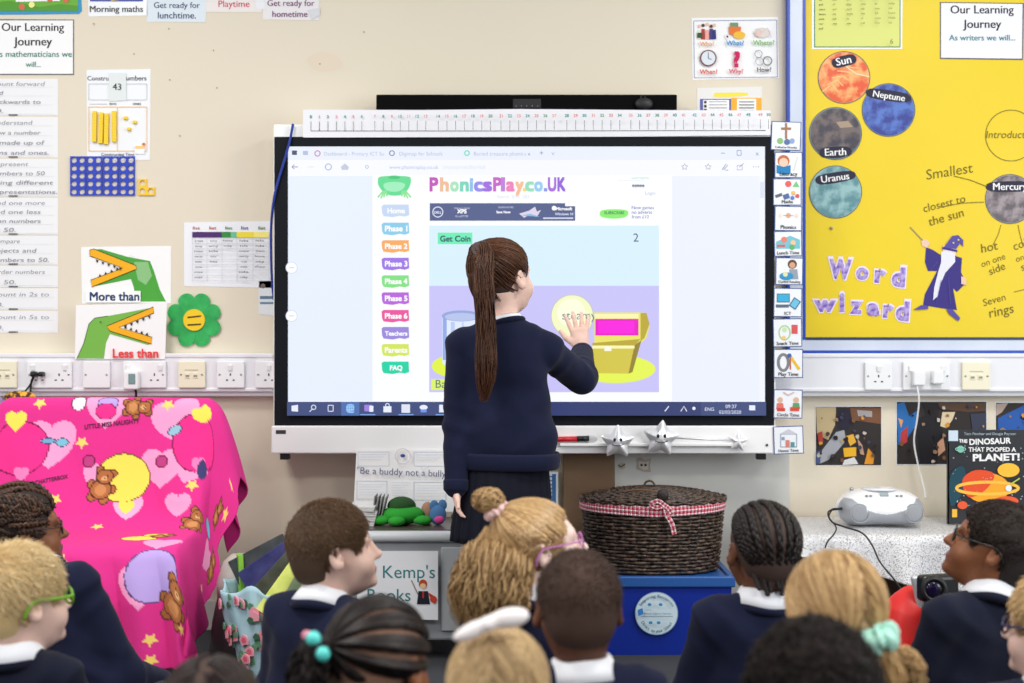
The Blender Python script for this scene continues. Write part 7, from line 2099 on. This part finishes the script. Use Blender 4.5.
    for i in range(13):
        for j in range(46):
            o = rr.uniform(-1, 1); az = 2 * pi * i / 13 + o * .188
            def at_(th): return tie * cos(th) + (e1 * cos(az) + e2 * sin(az)) * sin(th)
            far = [th for th in np.linspace(.2, 2.5, 40) if scalp_ok(h.C + at_(th) * (h.R + .003), .06)]
            if not far: continue
            q = np.linspace(far[-1], .05, 20); D = np.array([at_(th) for th in q]); hg = (1 - o * o) ** .5 * .007
            D = D + (e1 * -sin(az) + e2 * cos(az)) * (.012 * np.sin(q * 16 + j))[:, None]
            sub.append(h.w(h.C + D * (h.R + .003 + hg)))
    sv, sq = strands_geo(np.array(sub), .0019)
    merge('hair', [(V, Q, 0), (sv, sq, 1)], [mat('scalp_parting', (120, 88, 70), .8), hairmat('hair_braid_black', (16, 12, 12), (42, 32, 30), .5)], r)
    c = h.on(tie, .016)
    b_ = bundle([c, c + h.M @ np.array([-.01, -.025, -.01]), c + h.M @ np.array([-.01, -.03, -.08]), c + h.M @ np.array([0, -.02, -.14])], [.014, .026, .030, .012], 260, 6, K=16, wave=.006, freq=3); locks(r, b_, 'hair_braid_black', 'ponytail', .002)
    TB = mat('turquoise_bead', (90, 214, 206), .25)
    for o in ((-.004, -.030, .012), (.016, -.030, -.010)):
        mb = MB(); mb.ball(c + h.M @ np.array(o), .0125, TB); mb.build('hair_bead', r, local=True)
    mb = MB(); mb.ball(c + h.M @ np.array((-.036, -.006, .012)), .009, mat('pink_bead', (214, 130, 150), .4)); mb.build('hair_bead', r, local=True)
    # F: blond girl with bun, pink glasses
    r, h, b = child('fair-haired girl with a small bun in a pink scrunchie and pink glasses, in profile', 539, 497, 2.98, 78, 12, 0, SK_PALE2, body_px=522, tyaw=25, hs=.98, iris=(90, 110, 130), brow=mat('blond_brow'), lip=(226, 140, 140))
    tie = np.array([-.05, -.60, .80]); c = h.on(tie, .014)
    HB = 'hair_honey'
    d = roots(h, 3000, 41, .064); p = h.C + d * h.R; upm = p[:, 2] > .02
    V, Q = cap(h, .002, .064); T_ = np.tile(tie / np.linalg.norm(tie), (int(upm.sum()), 1)); t = np.linspace(0, 1, 9)
    D1 = slerp(d[upm], T_, t); sv1, sq1 = strands_geo(h.w(h.C + D1 * (h.R + .004 + .012 * t[None, :, None] ** 4)), .0014)
    dl = d[~upm]; T2 = dl * [1.0, .2, 0] + [0, -.8, -.55]; T2 /= np.linalg.norm(T2, axis=1)[:, None]; rr = np.random.default_rng(4)
    D2 = slerp(dl, T2, t); p2 = h.w(h.C + D2 * (h.R + .006))
    merge('hair', [(V, Q, 0), (sv1, sq1, 1), (*strands_geo(p2, .0014), 1)], [mat('honey_scalp', (170, 134, 96), .8), hairmat(HB, (132, 96, 58), (212, 178, 128))], r)
    scrunchie(r, c, h.M @ np.array([0, -.5, .85]), .017, .010, mat('pale_pink_scrunchie', (232, 196, 192), .8), seed=5)
    bc_ = c + h.M @ np.array([0, -.012, .024]); rr = np.random.default_rng(8); pts = []
    for k in range(220):
        ax_ = rr.normal(size=3); ax_ /= np.linalg.norm(ax_); u = np.cross(ax_, [0, 0, 1.0]); u /= np.linalg.norm(u); v = np.cross(ax_, u); a = np.linspace(0, 4.2, 14) + rr.uniform(0, 6); rad = .020 + .009 * rr.random()
        pts.append(bc_ + rad * (np.cos(a)[:, None] * u + np.sin(a)[:, None] * v) * [1.25, 1, .95])
    locks(r, np.array(pts), HB, 'bun', .0017)
    fr = [h.w((0, -.085, .035)), h.w((0, -.112, -.02)), None, None, None]
    base = np.array(r.location)
    def W(px, py, y): return np.array(P(px, py, y)) - base
    cut = bundle([h.w((0, -.070, .06)), h.w((0, -.095, -.01)), W(497, 560, 2.92), W(490, 595, 2.90), W(488, 630, 2.90)], [.035, .060, .072, .078, .055], 1900, 15, K=26, wave=.007, freq=2.6, flat=.55, spread=.12, curl=.003, tcut=.3)
    locks(r, cut, HB, 'loose_hair', .0016)
    cut = bundle([h.w((-.01, -.10, -.03)), W(483, 572, 2.93), W(468, 590, 2.92), W(456, 603, 2.92)], [.012, .022, .016, .006], 120, 16, K=20, wave=.006, freq=3, spread=.3); locks(r, cut, HB, 'loose_hair', .0013)
    glasses(h, r, mat('pink_frame', (186, 110, 176), .3), .0018)
    # G: fair hair with white bow at the bottom
    r, h, b = child('fair-haired child with a big white bow, head cut by the bottom edge', 498, 626, 2.15, 0, 0, 0, SK_PALE2, tyaw=0, legs='kneel', hs=.97, brow=mat('blond_brow'), lip=(226, 140, 140))
    d = roots(h, 3200, 51, .06); t = np.linspace(0, 1, 9); sg = np.sign(d[:, 0] + .12); T_ = np.stack([sg * .55, -.75 + 0 * sg, -.45 + 0 * sg], 1) + np.c_[d[:, 0] * .7, 0 * sg, 0 * sg]; T_ /= np.linalg.norm(T_, axis=1)[:, None]
    D1 = slerp(d, T_, t); V, Q = cap(h, .002, .06)
    merge('hair', [(V, Q, 0), (*strands_geo(h.w(h.C + D1 * (h.R + .006)), .0015), 1)], [mat('fair_scalp', (176, 146, 108), .8), hairmat('hair_fair', (116, 84, 50), (226, 194, 144))], r)
    for s in (-1, 1):
        cut = bundle([h.w((s * .03, -.08, .05)), h.w((s * .045, -.105, -.03)), h.w((s * .05, -.11, -.12)), h.w((s * .05, -.10, -.20))], [.035, .045, .045, .030], 900, 52 + s, K=18, wave=.004, freq=1.6, flat=.5); locks(r, cut, 'hair_fair', 'loose_hair', .0015)
    BW = mat('white_bow_cloth', (246, 238, 236), .75)
    f = SDF((-.09, -.14, cz0 - .02), (.09, .02, cz0 + .10), .003) if False else None
    c = np.array(P(489, 624, 2.085)) - np.array(r.location); f = SDF(c - .09, c + .09, .003)
    f.ell(c + [-.028, 0, -.011], (.030, .014, .013), R=np.array(Matrix.Rotation(radians(-24), 3, 'Y')), k=.012); f.ell(c + [.028, 0, .008], (.031, .014, .014), R=np.array(Matrix.Rotation(radians(-12), 3, 'Y')), k=.012); f.ell(c, (.012, .015, .010), k=.008)
    V, Q = f.surface(2); V += normals_of(V, Q) * (.0018 * wavy(V, 2, 60, 2))[:, None]; link_mesh('hair_bow', np_mesh('hair_bow', V, Q, BW), r)
    # H: boy with shaved dark hair, centre
    r, h, b = child('boy with closely cropped dark hair seen from behind in front of the basket', 578, 549, 2.54, -6, -2, 0, SK_DK, body_px=592, tyaw=0, legs='kneel', hs=.97, iris=(40, 25, 20), lip=(120, 70, 62))
    short_hair(r, h, 'hair_crop', (52, 36, 30), (80, 56, 44), n=14000, L=.0045, seed=9, radius=.0006, fore=.05, cap_g=.0015, lift=.9, capc=(66, 44, 34), jit=.8)
    # I: cornrows
    r, h, b = child('girl with cornrow braids and white collar seen from behind, right of the basket', 762, 503, 3.18, -12, 0, 0, SK_DK, body_px=756, tyaw=-4, hs=.97, width=1.08, iris=(40, 25, 20), lip=(120, 70, 62))
    V, Q = cap(h, .001, .06); sub = []; rr = np.random.default_rng(6)
    for i in range(13):
        u = (i - 6) / 6.0; a0 = u * 1.42
        st = np.array([sin(a0) * .95, .55 * cos(a0), .45 + .35 * cos(a0)]); en = np.array([sin(a0) * .62, -.74, -.72])
        md = np.array([sin(a0) * 1.0, -.45 * cos(a0 * .8), .25 + .8 * cos(a0)]); pts = []
        for t in np.linspace(0, 1, 46):
            v = st * (1 - t) ** 2 + 2 * md * t * (1 - t) + en * t * t; v /= np.linalg.norm(v); pts.append(v)
        D = np.array(pts); side = np.cross(D, np.gradient(D, axis=0)); side /= np.linalg.norm(side, axis=1)[:, None]; q = np.arange(46)
        for j in range(3):
            ph = q * .75 + 2 * pi * j / 3
            sub.append(h.w(h.C + D * (h.R + .006) + side * (.0042 * np.sin(ph))[:, None] + D * (.0030 * np.sin(2 * ph))[:, None]))
    sv, sq = strands_geo(np.array(sub), .0045, 6)
    merge('hair', [(V, Q, 0), (sv, sq, 1)], [mat('scalp_cornrow', (62, 44, 36), .7), hairmat('hair_cornrow', (22, 17, 16), (36, 28, 27), .45)], r)
    for k in range(7):
        a = (k - 3) / 3; p0 = h.w((a * .046, -.078 + .012 * a * a, -.042)); p1 = h.w((a * .040 + .006 * (k % 2), -.086, -.074 - .007 * (k * 5 % 3)))
        q = np.linspace(0, 1, 16); s3 = [p0 * (1 - q)[:, None] + p1 * q[:, None] + .003 * np.stack([np.cos(q * 22 + j * 2.1), np.sin(q * 22 + j * 2.1), 0 * q], 1) for j in range(3)]
        V_, Q_ = strands_geo(np.array(s3), .0036, 5); link_mesh('braid_end', np_mesh('braid_end', V_, Q_, _M['hair_cornrow']), r)
    mb = MB(); mb.ball(h.w((.03, -.088, -.082)), .006, mat('dark_red_bead', (96, 24, 34), .3)); mb.build('hair_bead', r, local=True)
    # J: fair hair, mint scrunchie
    r, h, b = child('fair-haired girl with a mint green scrunchie on a low side ponytail', 833, 552, 2.42, -14, 0, 0, SK_PALE, body_px=842, tyaw=0, legs='kneel', hs=1.0, brow=mat('blond_brow'), lip=(214, 140, 130))
    tie = np.array([.62, -.62, -.56]); tl = np.array([-.45, -.8, -.5]); d = roots(h, 3600, 61, .06); t = np.linspace(0, 1, 10)
    T_ = np.tile(tie, (len(d), 1)); lft = d[:, 0] < .02 + .12 * d[:, 2]; T_[lft] = [-.25, -.80, -.62]; T_ += np.random.default_rng(3).normal(size=T_.shape) * .07; T_ /= np.linalg.norm(T_, axis=1)[:, None]
    D1 = slerp(d, T_, t); V, Q = cap(h, .002, .06)
    merge('hair', [(V, Q, 0), (*strands_geo(h.w(h.C + D1 * (h.R + .003 + .006 * np.random.default_rng(5).random((len(d), 1, 1)))), .0015), 1)], [mat('sandy_scalp', (206, 172, 134), .8), hairmat('hair_sandy', (136, 98, 58), (222, 186, 132))], r)
    base = np.array(r.location)
    W = lambda px, py, y: np.array(P(px, py, y)) - base
    cS = W(881, 640, 2.31); scrunchie(r, cS, (.35, -.25, -1), .014, .015, mat('mint_scrunchie', (176, 226, 208), .8), seed=7, puff=1.3)
    locks(r, bundle([h.on(tie, .0), h.on(tie, .010), cS], [.034, .020, .012], 500, 62, K=10, wave=.002), 'hair_sandy', 'gathered_hair', .0015)
    locks(r, bundle([cS, W(884, 657, 2.31), W(888, 675, 2.31), W(890, 700, 2.31)], [.012, .020, .024, .014], 520, 63, K=18, wave=.003, freq=1.5), 'hair_sandy', 'ponytail', .0015)
    locks(r, bundle([W(889, 652, 2.38), W(903, 662, 2.38), W(908, 678, 2.38), W(900, 690, 2.38)], [.010, .024, .024, .012], 420, 64, K=20, wave=.006, freq=3, curl=.003), 'hair_sandy', 'curly_end', .0014)
    # K: dark curly head, bottom
    r, h, b = child('child with short dark curly hair, only the head top showing at the bottom edge', 812, 630, 2.03, 0, 0, 0, SK_DK2, tyaw=0, legs='kneel', hs=1.0, iris=(40, 25, 20), lip=(120, 70, 62))
    V, Q = cap(h, .016, .05, lump=.004, freq=90, seed=3); rr = np.random.default_rng(3); d = roots(h, 2600, 71, .05)
    q = np.linspace(0, 1, 12); c_ = h.w(h.C + d * (h.R + .010 + .010 * rr.random((len(d), 1)))); u = np.cross(d, rr.normal(size=d.shape)); u /= np.linalg.norm(u, axis=1)[:, None]; v = np.cross(u, d + .5 * rr.normal(size=d.shape)); v /= np.linalg.norm(v, axis=1)[:, None]
    rad = (.0045 + .003 * rr.random(len(d)))[:, None, None]
    pts = c_[:, None] + rad * (np.cos(q * 9)[None, :, None] * u[:, None] + np.sin(q * 9)[None, :, None] * v[:, None]) + d[:, None] * .008 * q[None, :, None]
    merge('hair', [(V, Q, 0), (*strands_geo(pts, .0011), 1)], [mat('curl_scalp', (24, 19, 18), .9), hairmat('hair_curls', (18, 14, 13), (46, 34, 30), .65)], r)
    # L: boy with glasses, right
    r, h, b = child('boy with short dark hair and black glasses at the right looking up to the left', 992, 500, 3.22, -72, 20, 0, SK_BR, body_px=960, tyaw=-20, hs=.98, width=1.22, jumper=NAVY2, iris=(40, 25, 20), brow=mat('dark_brow', (36, 24, 20), .8), lip=(150, 90, 80))
    V, Q = cap(h, .008, .05, lump=.0015, freq=120, seed=5); rr = np.random.default_rng(13); d = roots(h, 3600, 73, .05)
    c_ = h.w(h.C + d * (h.R + .006)); u = np.cross(d, rr.normal(size=d.shape)); u /= np.linalg.norm(u, axis=1)[:, None]; v = np.cross(u, d)
    pts = c_[:, None] + (.0030 * (np.cos(q * 9)[None, :, None] * u[:, None] + np.sin(q * 9)[None, :, None] * v[:, None])) + d[:, None] * .004 * q[None, :, None]
    merge('hair', [(V, Q, 0), (*strands_geo(pts, .0008), 1)], [mat('short_curl_scalp', (34, 25, 22), .9), hairmat('hair_short_curls', (26, 19, 17), (60, 44, 35), .6)], r)
    glasses(h, r, mat('black_frame', (16, 16, 20), .3), .0018)
    # M: blond boy, right edge
    r, h, b = child('blond child with glasses cut by the right edge in the foreground', 1055, 573, 2.72, -52, 0, 0, SK_PALE, body_px=1050, tyaw=0, hs=.97, brow=mat('blond_brow'), lip=(214, 140, 130))
    short_hair(r, h, 'hair_straw', (178, 142, 92), (222, 190, 140), n=9000, L=.026, seed=15, radius=.0010, fore=.052, cap_g=.006, lift=.16, jit=.2)
    glasses(h, r, mat('navy_frame', (34, 34, 70), .3), .0026)
standing_girl()
cast()
# ================================================================ light and camera
w = bpy.data.worlds.new('world'); SC.world = w; w.use_nodes = True
bg = w.node_tree.nodes['Background']; bg.inputs[0].default_value = (0.93, 0.96, 1.0, 1); bg.inputs[1].default_value = 0.58


def area(name, loc, size, energy, col=(1, 1, 1), aim=None):
    l = bpy.data.lights.new(name, 'AREA'); l.shape = 'RECTANGLE'; l.size, l.size_y = size; l.energy = energy; l.color = col
    o = bpy.data.objects.new(name, l); COL.objects.link(o); o.location = loc
    o.rotation_euler = (Vector(aim) - Vector(loc)).to_track_quat('-Z', 'Y').to_euler() if aim is not None else (0, 0, 0)
    return o
for x in (-1.5, 1.5):
    for y in (0.9, 2.9):
        area('ceiling_lamp', (x, y, 2.75), (0.6, 0.6), 36, (1.0, 0.97, 0.92))
area('window_light', (3.9, 1.2, 1.5), (2.6, 1.4), 68, (0.93, 0.97, 1.0), aim=(0, 3.6, 0.8))
area('window_light', (-3.9, 1.4, 1.6), (2.2, 1.2), 27, (1.0, 0.97, 0.93), aim=(0, 3.8, 0.8))
cam = bpy.data.cameras.new('camera'); co = bpy.data.objects.new('camera', cam); COL.objects.link(co)
co.location = (0, 0, CH); co.rotation_euler = (pi / 2, 0, 0); cam.lens = 50; cam.sensor_width = 36
cam.dof.use_dof = True; cam.dof.focus_distance = 4.15; cam.dof.aperture_fstop = 2.6
SC.camera = co
vs = SC.view_settings; SC.display_settings.display_device = 'sRGB'; vs.view_transform = 'Standard'; vs.look = 'None'; vs.exposure = 0.0; vs.gamma = 1.0; vs.use_curve_mapping = False
